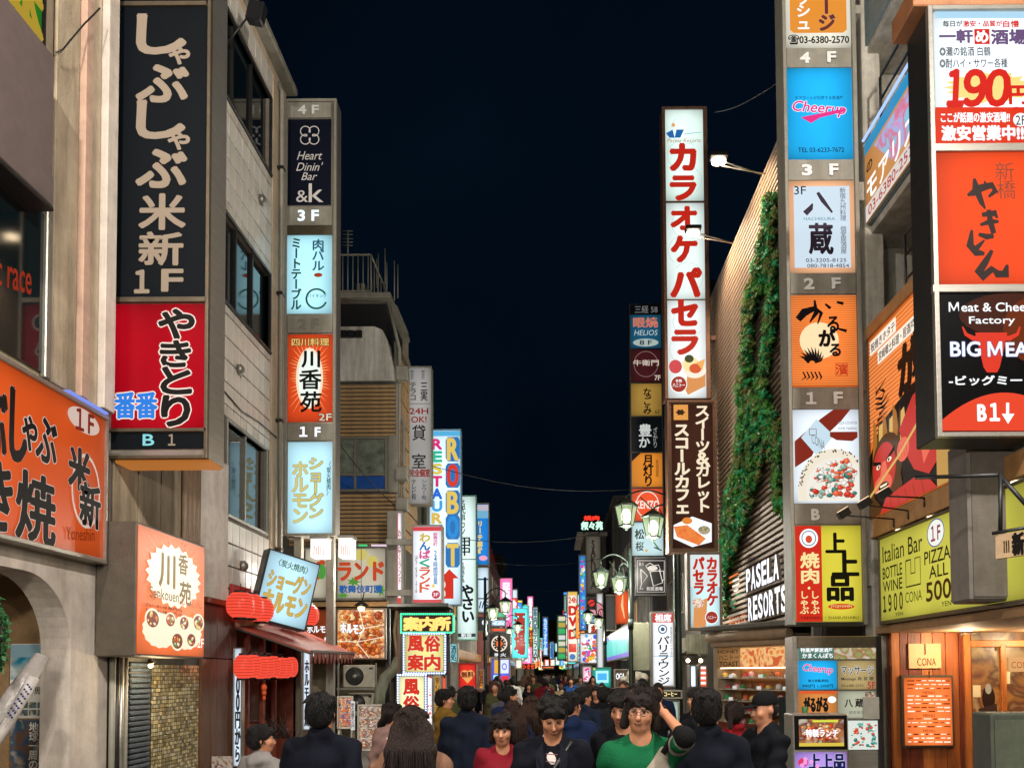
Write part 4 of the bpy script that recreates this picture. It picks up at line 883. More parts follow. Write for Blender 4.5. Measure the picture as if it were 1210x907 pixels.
# ---------- big projecting sign at right
bgs, P = fsign('vertical_sign', 'big lit sign stack at right with red 190 yen and bull head panels', 'sign', 1101, 9, 1262, 516, 8.0, .46, dsteel,
    [(1105, 14, 1258, 171, G('#e6f0f6', 1.0, True, .08)), (1107, 180, 1258, 337, G('#e4481e', .92, True, .1)), (1113, 346, 1258, 509, G('#0e0a0c', .35))], rim=.045, rimm=steel)
for (y0, y1) in ((171, 180), (337, 346)): a, b, t, u = fbox(1101, y0, 1262, y1, 8.0); bx('divider', bgs, a, b, 7.97, 8.02, u, t, steel, .004)
for (y0, y1) in ((-20, 8),): a, b, t, u = fbox(1078, y0, 1262, y1, 8.0); bx('top_beam', bgs, a, b, 7.98, 8.5, u, t, M('orange_beam', '#8a5a3a', .5), .01)
p = P[0]; rdk = G('#d8241a', .95); pu = INK('#3a2a4a')
p.poly([(1105, 127), (1105, 171), (1258, 171), (1258, 127)], G('#e0381c', .95), px=True); p.poly([(1105, 14), (1258, 14), (1258, 22), (1105, 22)], G('#a8d0e8', 1), px=True)
p.txt('毎日が', 1114, 25, 1137, 32, BLK, .02); p.txt('激安・品質が', 1138, 25, 1184, 32, rdk, .03); p.txt('自慢', 1185, 25, 1204, 33, rdk, .03)
p.txt('一軒', 1110, 36, 1149, 51, pu, .05); p.rect(1151, 35, 1169, 53, rdk); p.txt('め', 1153, 37, 1167, 51, WHT, .05); p.txt('酒場', 1171, 36, 1212, 53, pu, .05)
p.txt('◎灘の銘酒 白鶴', 1110, 56, 1170, 67, BLK, .01); p.txt('◎酎ハイ・サワー各種', 1110, 70, 1190, 81, BLK, .01)
p.disc(1168, 104, 54, G('#f2d884', 1), 20, n=36, jag=.22)
[p.txt(c_, a_, 84, b_, 126, rdk, .05, shear=.12, out=WHT, ow=.8) for c_, a_, b_ in (('１', 1119, 1136), ('９', 1138, 1164), ('０', 1165, 1192))]; p.txt('円', 1192, 103, 1213, 124, rdk, .05); p.txt('(税別)', 1196, 127, 1210, 131, rdk, .01)
p.txt('ここが話題の激安酒場!!', 1111, 134, 1192, 146, WHT, .03); p.txt('激安営業中!!', 1112, 150, 1208, 167, WHT, .05); p.disc(1205, 143, 9, WHT, 8); p.txt('2F', 1199, 138, 1211, 149, BLK, .01); p.done()
p = P[1]
p.txt('新', 1176, 192, 1198, 213, INK('#5a2818'), .0); p.txt('橋', 1178, 213, 1200, 235, INK('#5a2818'), .0)
bs_ = INK('#1c1210')
p.line([(1143, 231), (1150, 228), (1160, 222), (1172, 219), (1176, 226), (1168, 233)], [3, 8, 9, 8, 7, 3], bs_); p.line([(1151, 211), (1153, 222), (1160, 240), (1164, 247)], [3, 9, 6, 2], bs_); p.line([(1163, 214), (1167, 224)], [2, 5], bs_)
p.line([(1160, 254), (1176, 252), (1178, 258)], [5, 8, 3], bs_); p.line([(1158, 266), (1170, 262), (1180, 262)], [3, 7, 3], bs_); p.line([(1168, 248), (1170, 262), (1174, 276)], [5, 7, 6], bs_); p.line([(1156, 277), (1166, 280), (1174, 279)], [4, 7, 5], bs_)
p.line([(1148, 272), (1146, 290), (1154, 299), (1163, 300)], [3, 9, 9, 4], bs_); p.line([(1163, 284), (1155, 292), (1150, 299)], [2, 6, 4], bs_)
p.line([(1172, 296), (1164, 310), (1156, 322), (1160, 328), (1172, 318), (1178, 324), (1188, 324), (1190, 313)], [4, 8, 10, 9, 8, 9, 11, 3], bs_); p.done()
p = P[2]
p.disc(1195, 372, 62, G('#5a2a1a', .5), 26); p.disc(1225, 390, 40, G('#8a3a14', .5), 40)
p.txt('Ｍeat & Cheese', 1121, 357, 1226, 368, WHT, .02); p.txt('Factory', 1145, 374, 1199, 385, WHT, .02)
bul = G('#e03c28', .95); p.poly([(1152, 393), (1190, 393), (1186, 413), (1181, 434), (1178, 440), (1166, 440), (1162, 434), (1157, 413)], bul, px=True)
p.line([(1137, 386), (1141, 395), (1150, 400), (1160, 399)], [1.5, 4, 6, 5], bul); p.line([(1205, 386), (1202, 395), (1192, 400), (1182, 399)], [1.5, 4, 6, 5], bul)
p.txt('BIG', 1123, 404, 1158, 421, G('#e8eef8', 1.1), .04, out=G('#4a5a9a', .8), ow=1.2); p.txt('ＭEAT', 1167, 404, 1228, 421, G('#e8eef8', 1.1), .04, out=G('#4a5a9a', .8), ow=1.2)
p.txt('-ビッグミート-', 1121, 444, 1230, 455, WHT, .04)
p.disc(1182, 540, 88, G('#e8482c', .95), 76, n=48) if 0 else None
p.poly([(1113 + 155 * k / 20, 509 - 45 * math.sin(math.pi * min(1, (k + 1.5) / 22)) ** .8) for k in range(21)] + [(1257, 509), (1113, 509)], G('#e8482c', .95), px=True)
p.txt('B１', 1155, 477, 1180, 497, WHT, .05); p.line([(1190, 476), (1190, 490)], 3.6, WHT); p.poly([(1183, 489), (1198, 489), (1190.5, 501)], WHT, px=True); p.done()

# ---------- grey pillar sign 4F..B
ps, P = fsign('floor_sign', 'tall grey pillar sign with 4F to B plates and a bright blue panel', 'sign', 921, -60, 1004, 738, 13.0, .4, pgrey,
    [(924, -60, 998, 55, G('#dcd8c8', .95, True, .1)), (927, 81, 1001, 188, G('#1ea0dc', 1.0, True, .12)), (931, 214, 1006, 322, G('#f0b488', .9, True, .1)), (935, 349, 1011, 457, G('#e8702c', .92, True, .2)), (939, 484, 1016, 594, G('#dfe9f2', 1.0, True, .06)), (943, 621, 1020, 734, G('#c8bc3c', .95, True, .12))], rim=0)
# real pillar is vertical: rebuild the faces on one straight column
YPL = 12.1
for o in list(ps.children): bpy.data.objects.remove(o)
cx0, cx1 = at(926, 0, YPL).x, at(1003, 0, YPL).x; cx0, cx1 = at(934, 340, YPL).x, at(1011, 340, YPL).x
def zc(py): return at(970, py, YPL).z
bx('cabinet', ps, cx0 - .06, cx1 + .07, YPL + .012, YPL + .4, zc(738), zc(-60), pgrey, .02)
fr = B(); fr.box(cx0 - .065, cx0 - .012, YPL - .04, YPL + .02, zc(738), zc(-60), pgrey, .006).box(cx1 + .012, cx1 + .075, YPL - .04, YPL + .02, zc(738), zc(-60), pgrey, .006).box(cx0 - .01, cx1 + .01, YPL - .03, YPL + .02, zc(740), zc(735), dsteel, .004); fr.build('frame', ps)
def pf(y0, y1, m, nm='sign_panel', Y=None): return Panel(ps, (cx0, YPL - .008, zc(y0)), (cx1 - cx0, 0, 0), (0, 0, zc(y1) - zc(y0)), m, nm)
for (y0, y1, t_) in ((58, 80, '4   F'), (190, 213, '3   F'), (324, 347, '2   F'), (458, 483, '１   F'), (596, 619, 'B')):
    p = pf(y0, y1, pgrey, 'floor_plate'); w_ = INK('#d6d6d2')
    if t_ == 'B': p.txt('B', .25, .22, .38, .8, w_, .04, px=False, ex=.012)
    else: p.txt(t_[0], .2, .22, .36, .8, w_, .04, px=False, ex=.012); p.txt('F', .62, .22, .76, .8, w_, .04, px=False, ex=.012)
    p.done()
p = pf(-60, 56, G('#dcd8c8', .95, True, .1)); p.poly([(.06, .0), (.94, .0), (.94, .83), (.88, .86), (.12, .86), (.06, .83)], G('#e89438', .95))
p.txt('マッサージ', .5, .0, .76, .84, INK('#5a2a30'), .05, vert=True, px=False, out=WHT, ow=.012); p.txt('リフレッシュ', .16, .05, .38, .83, WHT, .03, vert=True, px=False); p.txt('☎03-6380-2570', .03, .88, .97, .98, BLK, .025, px=False); p.done()
p = pf(81, 188, G('#1ea0dc', 1.0, True, .12)); mg = G('#e8388c', 1)
p.txt('チアガールが応援する居酒屋', .12, .31, .86, .35, INK('#0c3a5a'), .01, px=False); p.txt('Cheerup', .08, .38, .9, .53, mg, .02, px=False, shear=.3, tilt=.3, out=WHT, ow=.012)
p.poly([(.2, .545), (.9, .45), (.86, .49), (.5, .55), (.36, .61)], mg); p.txt('TEL 03-6233-7672', .15, .88, .86, .93, INK('#0c2030'), .02, px=False); p.done()
p = pf(214, 322, G('#f0b488', .9, True, .1)); p.poly([(.07, .06), (.93, .06), (.93, .95), (.07, .95)], G('#cfe0ee', 1.0)); d_ = INK('#2c2230')
p.txt('3F', .08, .06, .26, .15, BLK, .01, px=False); p.line([(.47, .14), (.42, .22), (.3, .36)], [.012, .04, .07], d_, px=False) if 0 else None
p.line([(.24, .36), (.33, .3), (.36, .25)], [.09, .08, .02], d_, px=False); p.line([(.44, .13), (.52, .22), (.66, .35)], [.05, .07, .03], d_, px=False)
p.txt('HACHIKURA', .22, .40, .7, .435, INK('#2e7a8a'), 0, px=False); p.txt('蔵', .3, .47, .66, .80, d_, .03, px=False); p.txt('新宿九州料理 個室居酒屋', .78, .08, .87, .8, d_, .0, px=False, vert=True)
p.txt('03-3205-8125', .24, .85, .86, .89, d_, .01, px=False); p.txt('080-7818-4854', .26, .91, .9, .95, d_, .01, px=False); p.done()
p = pf(349, 457, G('#e8702c', .92, True, .2)); 
for k in range(40): p.poly([(0, .01 + k * .0247), (1, .01 + k * .0247), (1, .015 + k * .0247), (0, .015 + k * .0247)], G('#ffb060', .95))
p.disc(.42, .5, .3, G('#ffe0b0', 1.05), .2, px=False); dd = INK('#150f14')
p.line([(.1, .27), (.2, .19), (.36, .15), (.46, .2), (.4, .32)], [.1, .13, .08, .06, .02], dd, px=False); p.line([(.36, .06), (.38, .2), (.28, .3)], [.03, .08, .02], dd, px=False); p.line([(.52, .1), (.6, .15)], [.03, .05], dd, px=False); p.line([(.7, .08), (.8, .1)], [.04, .05], dd, px=False)
p.txt('る', .55, .24, .72, .4, dd, .04, px=False); p.txt('が', .42, .38, .66, .56, dd, .06, px=False); p.line([(.7, .37), (.84, .4)], [.03, .05], dd, px=False); p.txt('る', .58, .54, .74, .67, dd, .05, px=False)
for k in range(9):
    a = R(200 + 17 * k); p.line([(.3 + .05 * math.cos(a), .76 + .04 * math.sin(a)), (.3 + .14 * math.cos(a + .2), .74 + .10 * math.sin(a + .2)), (.3 + .2 * math.cos(a), .72 + .15 * math.sin(a))], [.03, .04, .004], dd, px=False)
for k in range(5): p.line([(.16 + .06 * k, .84), (.2 + .06 * k, .9), (.14 + .07 * k, .93)], [.02, .03, .01], dd, px=False)
p.ring(.75, .82, .13, .1, .012, G('#c83a1c', .9), px=False, n=4, a0=45, a1=405); p.txt('濱', .66, .76, .84, .88, G('#c83a1c', .9), .02, px=False); p.done()
p = pf(484, 594, G('#dfe9f2', 1.0, True, .06)); bw = G('#8c2f22', .85)
p.poly([(.42, .10), (.62, 0), (.88, 0), (.74, .12), (.38, .36), (.28, .5), (.02, .62), (.02, .34)], bw); p.poly([(.12, .3), (.36, .1), (.62, .28), (.36, .5)], G('#c8e0ee', 1)); p.ring(.3, .24, .08, .05, .012, bw, px=False, n=4, a0=45, a1=405); p.txt('CONA', .28, .3, .48, .4, INK('#7a8a94'), 0, px=False, tilt=.9)
p.poly([(.56, .24), (.98, .24), (.98, .3), (.9, .34), (.66, .33), (.56, .29)], bw); p.txt('PIZZA COUNTER', .68, .13, .98, .16, INK('#8a949a'), 0, px=False); p.txt('WINE PAIRING', .68, .19, .98, .22, INK('#8a949a'), 0, px=False)
p.disc(.62, .84, .56, G('#f2ead8', 1), .44, px=False, n=40) if 0 else None
pts = [(.62 + .56 * math.cos(a), .86 + .44 * math.sin(a)) for a in [math.pi + math.pi * k / 24 for k in range(25)]]; pts = [(min(.99, max(.02, u)), v) for u, v in pts]; p.poly(pts + [(.99, .98), (.06, .98)], G('#efe6d2', 1))
for k in range(60):
    a = math.pi + math.pi * random.random(); rr_ = random.uniform(.9, 1); u, v = .62 + .56 * rr_ * math.cos(a), .86 + .44 * rr_ * math.sin(a)
    if .03 < u < .97: p.disc(u, v, random.uniform(.008, .02), INK('#5a4434'), random.uniform(.006, .012), px=False, n=7)
pts = [(.64 + .46 * math.cos(a), .88 + .36 * math.sin(a)) for a in [math.pi + math.pi * k / 24 for k in range(25)]]; p.poly([(min(.98, u), v) for u, v in pts] + [(.98, .98), (.2, .98)], G('#f0ece0', 1)); p.food(.2, .52, .97, .97, 150, ('#d84a30', '#f2efe4', '#e86a48', '#3a7a70', '#f6f2e8', '#c83a24', '#8ab0a0'), .025, .07, px=False, round_=(.66, .88, .42, .34)); p.done()
p = pf(621, 734, G('#c8bc3c', .95, True, .12)); p.poly([(0, 0), (.4, 0), (.4, 1), (0, 1)], G('#d83020', .9)); p.disc(.21, .13, .14, WHT, .1, px=False); p.ring(.21, .13, .11, .08, .012, INK('#2a5a9a'), px=False); p.disc(.21, .14, .05, G('#d85030', 1), .04, px=False)
go = G('#f8e4a0', 1); p.txt('焼', .08, .28, .36, .44, go, .04, px=False); p.txt('肉', .09, .45, .35, .6, go, .04, px=False); p.disc(.2, .65, .02, go, .015, px=False); p.txt('しゃぶ', .06, .68, .19, .92, go, .03, vert=True, px=False); p.txt('しゃぶ', .22, .68, .35, .92, go, .03, vert=True, px=False)
kk = INK('#14140c'); p.txt('上', .47, .08, .76, .28, kk, .05, px=False); p.txt('上', .56, .28, .95, .52, kk, .05, px=False); p.txt('品', .48, .53, .86, .78, kk, .05, px=False); p.disc(.68, .845, .2, G('#d84a20', .9), .03, px=False); p.txt('JYOJYOHIN', .52, .83, .84, .86, go, .01, px=False); p.txt('YAKINIKU・SHABUSHABU', .06, .945, .94, .975, kk, .0, px=False); p.done()
for (y0, y1) in ((2, 12), (212, 234), (437, 460), (672, 692)): bx('bracket', ps, cx1 + .08, XR + .2, YPL + .06, YPL + .3, zc(y1), zc(y0), concrete, .01)
for x_ in (cx1 + .22, cx1 + .36): B().tube([(x_, YPL + .42, .12), (x_, YPL + .42, 16)], .05, dsteel, 8).build('conduit', ps)

# ---------- Pasela building (ribbed timber cladding and green wall)
XP = 4.9
pb_ = thing('clad_building', 'building clad in slanting copper-lit slats with a green wall, right of the karaoke sign', 'building', (8, 19, 0)); YP0, YP1 = 14.3, 22.9; ZP = atx(918, 172, XP).z; ZP2 = 2.95
cb = bx('wall', pb_, XP, XP + .5, YP0, YP1, ZP2, ZP, M('cladding_back', '#1c1814', .8)); slm = M('cladding_slat', '#a8937e', .5, .1, var=.12, grime=.15, bump=.05)  # near-black backing: shade between the slats is put into its colour
bx('end_wall', pb_, XP + .1, 14, YP1 - .2, YP1, 0, ZP, dconcrete); bx('near_wall', pb_, XP + .1, 14, YP0, YP0 + .2, 0, ZP - .02, cgrey); bx('roof', pb_, XP, 14, YP0, YP1, ZP, ZP + .1, cgrey)
ns = 74; hs = (ZP - ZP2) / ns; me_s = None
for i in range(ns):
    if me_s is None: o = B().box(-.075, 0, YP0 - wloc(cb).y, YP1 - wloc(cb).y, 0, hs * .6, slm, .01).build('slat', None); o.parent = cb; me_s = o
    else: o = me_s.copy(); COL.objects.link(o)
    o.location = (XP - wloc(cb).x - .0, 0, ZP2 + i * hs)
bx('edge_post', pb_, XP - .1, XP + .05, YP0 - .12, YP0 - .002, 0, ZP, cgrey, .01); bx('corner_post', pb_, XP - .09, XP + .05, YP1 + .002, YP1 + .1, 0, ZP - .5, M('corner_brown', '#5a3a2a', .6), .01)
# roof slats going on above (stepped top edge)
# green wall plant: trails given as centre line + half width in photo pixels
gw = thing('green_wall_plant', 'trailing green wall plant covering the middle of the slatted facade', 'plant', (XP, 18, 5)); lb = [B(), B(), B(), B()]
trails = [([(912, 232), (905, 285), (895, 330), (884, 370), (884, 410), (879, 450), (886, 500), (882, 560), (870, 610), (862, 640), (858, 665)], [9, 14, 15, 10, 9, 12, 22, 27, 24, 15, 8]),
          ([(908, 300), (912, 345), (910, 385), (905, 420), (897, 455), (906, 500), (900, 540)], [12, 10, 8, 7, 12, 20, 22]), ([(890, 330), (884, 360)], [9, 9]),
          ([(912, 490), (920, 520), (918, 560), (920, 585), (924, 606)], [14, 8, 6, 7, 9]), ([(858, 640), (855, 680), (857, 720)], [7, 4, 5]), ([(868, 560), (862, 600), (866, 640)], [8, 12, 12])]
def leafq(B4, px, py, s_, dx):
    c = atx(px, py, XP - .06 - dx); n_ = Vector((-1, random.gauss(-.2, .6), random.gauss(.3, .6))).normalized(); t_ = n_.cross(Vector((random.gauss(0, 1), random.gauss(0, 1), random.gauss(0, 1)))).normalized(); b_ = n_.cross(t_)
    B4.add([c - t_ * s_, c - b_ * s_ * .45 + n_ * s_ * .15, c + t_ * s_ * 1.1, c + b_ * s_ * .45 + n_ * s_ * .15], [(0, 1, 2), (0, 2, 3)], random.choice((0, 0, 1)) and leaf_ms[1] or leaf_ms[0])
cls = []
for pts, ws in trails:
    for i in range(len(pts) - 1):
        (x0, y0), (x1, y1) = pts[i], pts[i + 1]; seg = math.hypot(x1 - x0, y1 - y0); m = max(2, int(seg * (ws[i] + ws[i + 1]) * .055))
        for _ in range(m):
            t = random.random(); w = (ws[i] * (1 - t) + ws[i + 1] * t) * .56; u = random.uniform(-1, 1); cls.append((x0 + (x1 - x0) * t + u * w, y0 + (y1 - y0) * t, random.uniform(2.2, 6.0), random.choice((0, 0, 1, 1, 2, 3, 3))))
for cx_, cy_, cr_, sp_ in cls:
    dep = random.uniform(.02, .34)
    for _ in range(int(cr_ * cr_ * 7.5)):
        a = random.uniform(0, 2 * math.pi); q = math.sqrt(random.random()); k = sp_ if random.random() < .72 else random.randrange(4)
        c = atx(cx_ + cr_ * .8 * q * math.cos(a), cy_ + cr_ * 1.25 * q * math.sin(a) + 2 * q * q, XP - .05 - dep * (1 - q * q) - random.uniform(0, .04)); n_ = Vector((-1, random.gauss(-.2, .7), random.gauss(.3, .7))).normalized(); t_ = n_.cross(Vector((random.gauss(0, 1), random.gauss(0, 1), random.gauss(0, 1)))).normalized(); b_ = n_.cross(t_); s_ = random.choice((random.uniform(.02, .05), random.uniform(.05, .11)))
        lb[k].add([c - t_ * s_, c - b_ * s_ * .45 + n_ * s_ * .15, c + t_ * s_ * 1.1, c + b_ * s_ * .45 + n_ * s_ * .15], [(0, 1, 2), (0, 2, 3)], leaf_ms[k])
for k in range(4): lb[k].build('leaves', gw, kind='stuff')
# floodlights on arms washing the facade
for i, (px, py, rx, ry) in enumerate(((849, 189, 903, 207), (819, 274, 866, 287))):
    Q = atx(rx, ry, XP); T = at(px, py, Q.y - .3); r_ = thing('floodlight', ('upper glowing floodlight on a bracket right of the karaoke sign', 'lower glowing floodlight on a bracket overlapping the karaoke sign')[i], 'floodlight', Q)
    B().tube([Q, T], .02, steel, 6).tube([Q + Vector((0, -.4, -.25)), T + Vector((0, 0, -.12))], .015, steel, 6).build('arm', r_)
    B().obox(T + Vector((0, 0, .08)), Vector((1, 0, 0)), Vector((0, 1, 0)), Vector((0, 0, 1)), .2, .13, .05, pdark, .015).build('housing', r_)
    B().lathe(T, [(.07, -.10), (.14, -.07), (.15, 0), (.12, .03)], G('#ffe2b8', 12), 14, sx=1.1, sy=.8).build('lens', r_)
    ld = bpy.data.lights.new('flood_beam', 'SPOT'); ld.energy = 420 if i == 0 else 560; ld.color = (1, .76, .54); ld.spot_size = R(140); ld.spot_blend = .6; ld.shadow_soft_size = .12
    lo = link('flood_beam', ld, r_); lo.location = T - Q + Vector((0, 0, -.2)); lo.rotation_euler = (Vector((1.0, .5 if i == 0 else -.2, -1.6))).to_track_quat('-Z', 'Y').to_euler()
# lettering PASELA RESORTS
pr = thing('channel_letters', 'white lit letters PASELA RESORTS standing on the slatted facade', 'sign', (XP - .1, 18, 4)); 
def lp_(x0, x1, yt0, yb0): return None
for (t_, x0, x1, ya_, yb_) in (('PASELA', 884, 924, 0, 0), ('RESORTS', 886, 933, 0, 0)):
    Yf, Yn = atx(x0, 700, XP - .12).y, atx(x1, 700, XP - .12).y
    if t_ == 'PASELA': zt_, zb_ = atx(905, 662, XP - .12).z, atx(905, 691, XP - .12).z
    else: zt_, zb_ = atx(909, 698, XP - .12).z, atx(909, 728, XP - .12).z
    p = Panel(pr, (XP - .10, Yf, zt_), (0, Yn - Yf, 0), (0, 0, zb_ - zt_), steel, body=False); n = len(t_)
    for i, ch in enumerate(t_):
        p.b = B(); p.lift = .001; p.txt(ch, i / n + .012, 0, (i + 1) / n - .012, 1, G('#f2f6ff', 1.4), .03, px=False, ex=.07); p.b.build('letter', pr)
tx = B(); lg = Panel(pr, (XP - .06, atx(862, 700, XP).y, atx(872, 672, XP).z), (0, atx(884, 700, XP).y - atx(862, 700, XP).y, 0), (0, 0, atx(872, 742, XP).z - atx(872, 672, XP).z), steel, body=False)
lg.disc(.35, .12, .3, G('#e88040', 1), .1, px=False); lg.disc(.5, .25, .2, G('#fff0e0', 1.2), .14, px=False); lg.line([(.1, .45), (.35, .62), (.6, .38)], [.1, .3, .05], G('#3a8a5a', .9), px=False); lg.line([(.35, .62), (.5, .45), (.95, .5)], .1, G('#3a8a5a', .9), px=False); lg.txt('Resorts', .05, .75, .98, .95, G('#e8702c', 1), .05, px=False, shear=.3); lg.b.build('emblem', pr)
# ---------- cafe display window (set at an angle)
cf = thing('cafe_display', 'cafe display case of plastic food on shelves under a rolled awning', 'shopfront', (4.5, 16.5, 0))
PA, PB = at(846, 800, 17.6), at(934, 800, 15.7); PA = Vector((PA.x, 17.6, 0)); PB = Vector((PB.x, 15.7, 0)); du = (PB - PA); Lw = du.length; du.normalize(); dn = Vector((-du.y, du.x, 0)); dn = dn if dn.y < 0 else -dn; Z1 = Vector((0, 0, 1))
def cbx(nm, u0, u1, d0, d1, z0, z1, m, c=0, par=cf):
    C = PA + du * ((u0 + u1) / 2) - dn * ((d0 + d1) / 2) + Z1 * ((z0 + z1) / 2); return B().obox(C, du, dn, Z1, abs(u1 - u0) / 2, abs(d1 - d0) / 2, abs(z1 - z0) / 2, m, c).build(nm, par)
cbx('back', 0, Lw, .7, .75, .12, 2.7, M('case_back', '#b98a62', .6)); cbx('base', 0, Lw, 0, .7, .12, .75, wood_r, .01); cbx('side', -.06, .06, -.02, .7, .12, 2.55, cream, .01); cbx('side', Lw - .1, Lw + .05, -.02, .7, .12, 2.55, pgrey, .01); cbx('case_top', .06, Lw - .1, .1, .7, 2.45, 2.7, cream)
cbx('header', -.06, Lw + .05, -.1, .0, 2.46, 2.62, M('awning_tan', '#9a8266', .7, bump=.3), .02)
rb_ = B(); rb_.tube([PA + dn * .12 + Z1 * 2.68 - du * .1, PA + dn * .12 + Z1 * 2.68 + du * (Lw + .1)], .11, M('awning_tan', '#9a8266'), 12); rb_.build('rolled_awning', cf)
cbx('cornice', -.2, Lw + .3, -.3, .2, 2.82, 2.93, cgrey, .02)
hp_ = Panel(cf, PA + du * .07 + Z1 * 2.42 + dn * .01, du * (Lw - .18), Z1 * -.42, G('#a87848', .6, True), 'menu_header'); hp_.poly([(.36, 0), (1, 0), (1, 1), (.36, 1)], FOOD(('#c8401c', '#f08a3c', '#ffd08a', '#d8602a'), .9, 6)); hp_.txt('HONEY', .01, .06, .34, .24, bk, .03, px=False); hp_.txt('ハニトー', .02, .32, .34, .6, bk, .0, px=False); hp_.txt('TOAST', .03, .68, .33, .92, bk, .03, px=False); hp_.done()
cols = ('#e8e4da', '#d86a3a', '#3aa05a', '#c83a3a', '#f0c860', '#8a5a3a', '#e8a8b0')
for s_ in range(5):
    z = .78 + s_ * .25; cbx('shelf', .06, Lw - .1, .03, .55, z - .02, z, M('shelf_glass', '#c8b8a0', .2), 0)
    if s_ < 5:
        n = 8; fb = B()
        for i in range(n):
            u = .16 + (Lw - .36) * i / (n - 1) + random.uniform(-.02, .02); c = PA + du * u - dn * random.uniform(.12, .25) + Z1 * z; m = M('food_' + cols[(i * 3 + s_) % 7].strip('#'), cols[(i * 3 + s_) % 7], .4)
            d_ = B().lathe(c, [(.05, .002), (.085, .012), (.09, .022)], M('plate_white', '#e0dcd4', .3), 12)
            h = random.uniform(.06, .13); d_.lathe(c + Z1 * .02, [(.065, 0), (.07, h * .4), (.05, h * .8), (.01, h)], m, 10); d_.sphere(c + Z1 * (h + .02), .022, M('cherry', '#c02a2a', .3), 8, 5)
            if i % 3 == 1: d_.obox(c + dn * .08 + Z1 * .035, du, dn, Z1, .06, .003, .035, G('#f4f4ee', .7))
            d_.build('dish', cf)
cbx('tube_light', .1, Lw - .14, .05, .1, 1.98, 2.0, G('#ffe8c0', 5)); cbx('tube_light', .1, Lw - .14, .6, .65, 2.0, 2.03, G('#ffd8a0', 4)); cbx('case_glass_frame', .06, Lw - .1, -.01, .02, .75, .8, wood_r)
# grey shop door glass right of it
gd_ = thing('glass_partition', 'narrow glass and steel partition between the cafe case and directory board', 'partition', at(930, 907, 14.5)); a, b, t, u = fbox(921, 823, 934, 907, 14.4); bx('pane', gd_, a, b, 14.4, 14.42, .12, t, GLASS('grey_glass', '#3a4240')); bx('frame', gd_, b, b + .06, 14.38, 14.44, .12, t + .1, steel, .005)
# ---------- steel directory board
db = thing('directory_board', 'steel directory board with lit shop panels near the cafe display', 'directory sign', at(990, 907, 11.2)); a, b, t, u = fbox(938, 751, 1042, 907, 11.2); bx('cabinet', db, a, b, 11.21, 11.6, .12, t, steel, .02)
bx('frame', db, a - .01, a + .05, 11.17, 11.21, .12, t, steel, .008); bx('frame', db, b - .07, b + .01, 11.17, 11.21, .12, t, dsteel, .008); bx('header', db, a + .051, b - .071, 11.18, 11.21, at(990, 765, 11.2).z, t - .01, bronze, .006)
def dpn(x0, y0, x1, y1, m): return fpanel(db, x0, y0, x1, y1, 11.19, m)
p = dpn(944, 763, 985, 778, G('#5a8a7a', .7)); p.txt('特選海鮮居酒屋', 946, 764, 984, 770, WHT, .03); p.txt('かまくんぽち', 948, 771, 984, 777, WHT, .03); p.done()
p = dpn(986, 763, 1035, 778, FOOD(('#6a8a3a', '#d8c8a0', '#a8b878', '#b87a3a', '#e8e0c8'), .7, 9)); p.done()
p = dpn(944, 780, 989, 814, G('#1ea0dc', .95, True, .1)); p.txt('Cheerup', 949, 785, 984, 796, mg, .02, shear=.3, tilt=.3, out=WHT, ow=.4); p.txt('飲み放題(税別)', 955, 802, 979, 806, INK('#0c2030'), .02); p.txt('990円 1,500円', 948, 808, 984, 812, INK('#0c2030'), .02); p.done()
p = dpn(991, 780, 1035, 814, G('#b09a68', .75, True, .1)); p.txt('マッサージ', 994, 786, 1032, 797, BLK, .02, out=WHT, ow=.5); p.txt('Massage 肩 首 腰', 994, 799, 1032, 804, INK('#2a4a5a'), .01); p.txt('03-6380-2570', 994, 808, 1020, 811, BLK, .0); p.txt('5F', 1025, 805, 1034, 813, G('#c03a3a', .8), .03); p.done()
p = dpn(944, 816, 989, 848, G('#c88040', .85, True, .1)); p.txt('がるがる', 950, 823, 978, 840, BLK, .05); p.disc(983, 826, 5, WHT, 4); p.rect(944, 816, 989, 819, G('#e05a2a', 1)); p.done()
p = dpn(991, 816, 1035, 848, G('#a8aa94', .8, True, .1)); p.txt('八 蔵', 998, 825, 1020, 835, BLK, .03); p.txt('個室居酒屋', 1003, 839, 1026, 843, INK('#4a5a4a'), .0); p.rect(1022, 817, 1034, 826, FOOD(('#c84a2a', '#f0d0b0', '#3a2a20'), .7, 20)); p.done()
p = fpanel(db, 1020, 823, 1039, 849, 11.13, M('notice_grey', '#8a867c', .4), 'notice'); p.done()
p = dpn(1003, 851, 1038, 885, G('#e4ece4', .9)); p.food(1004, 852, 1037, 884, 60, ('#d84a30', '#f2efe4', '#2a7a68', '#e86a48', '#58b0a0'), 1.2, 3.4); p.done()
gl_ = B().lathe(at(951, 845, 11.1), [(.03, 0), (.04, .02), (.042, .12), (.038, .13)], M('green_cup', '#4a7a4a', .4), 12).build('cup', db)
mv = thing('video_screen', 'black framed video screen showing a food clip in front of the directory board', 'screen', at(970, 907, 10.6)); a, b, t, u = fbox(937, 843, 1003, 907, 10.6); bx('cabinet', mv, a, b, 10.62, 11.0, .12, t, steel, .015)
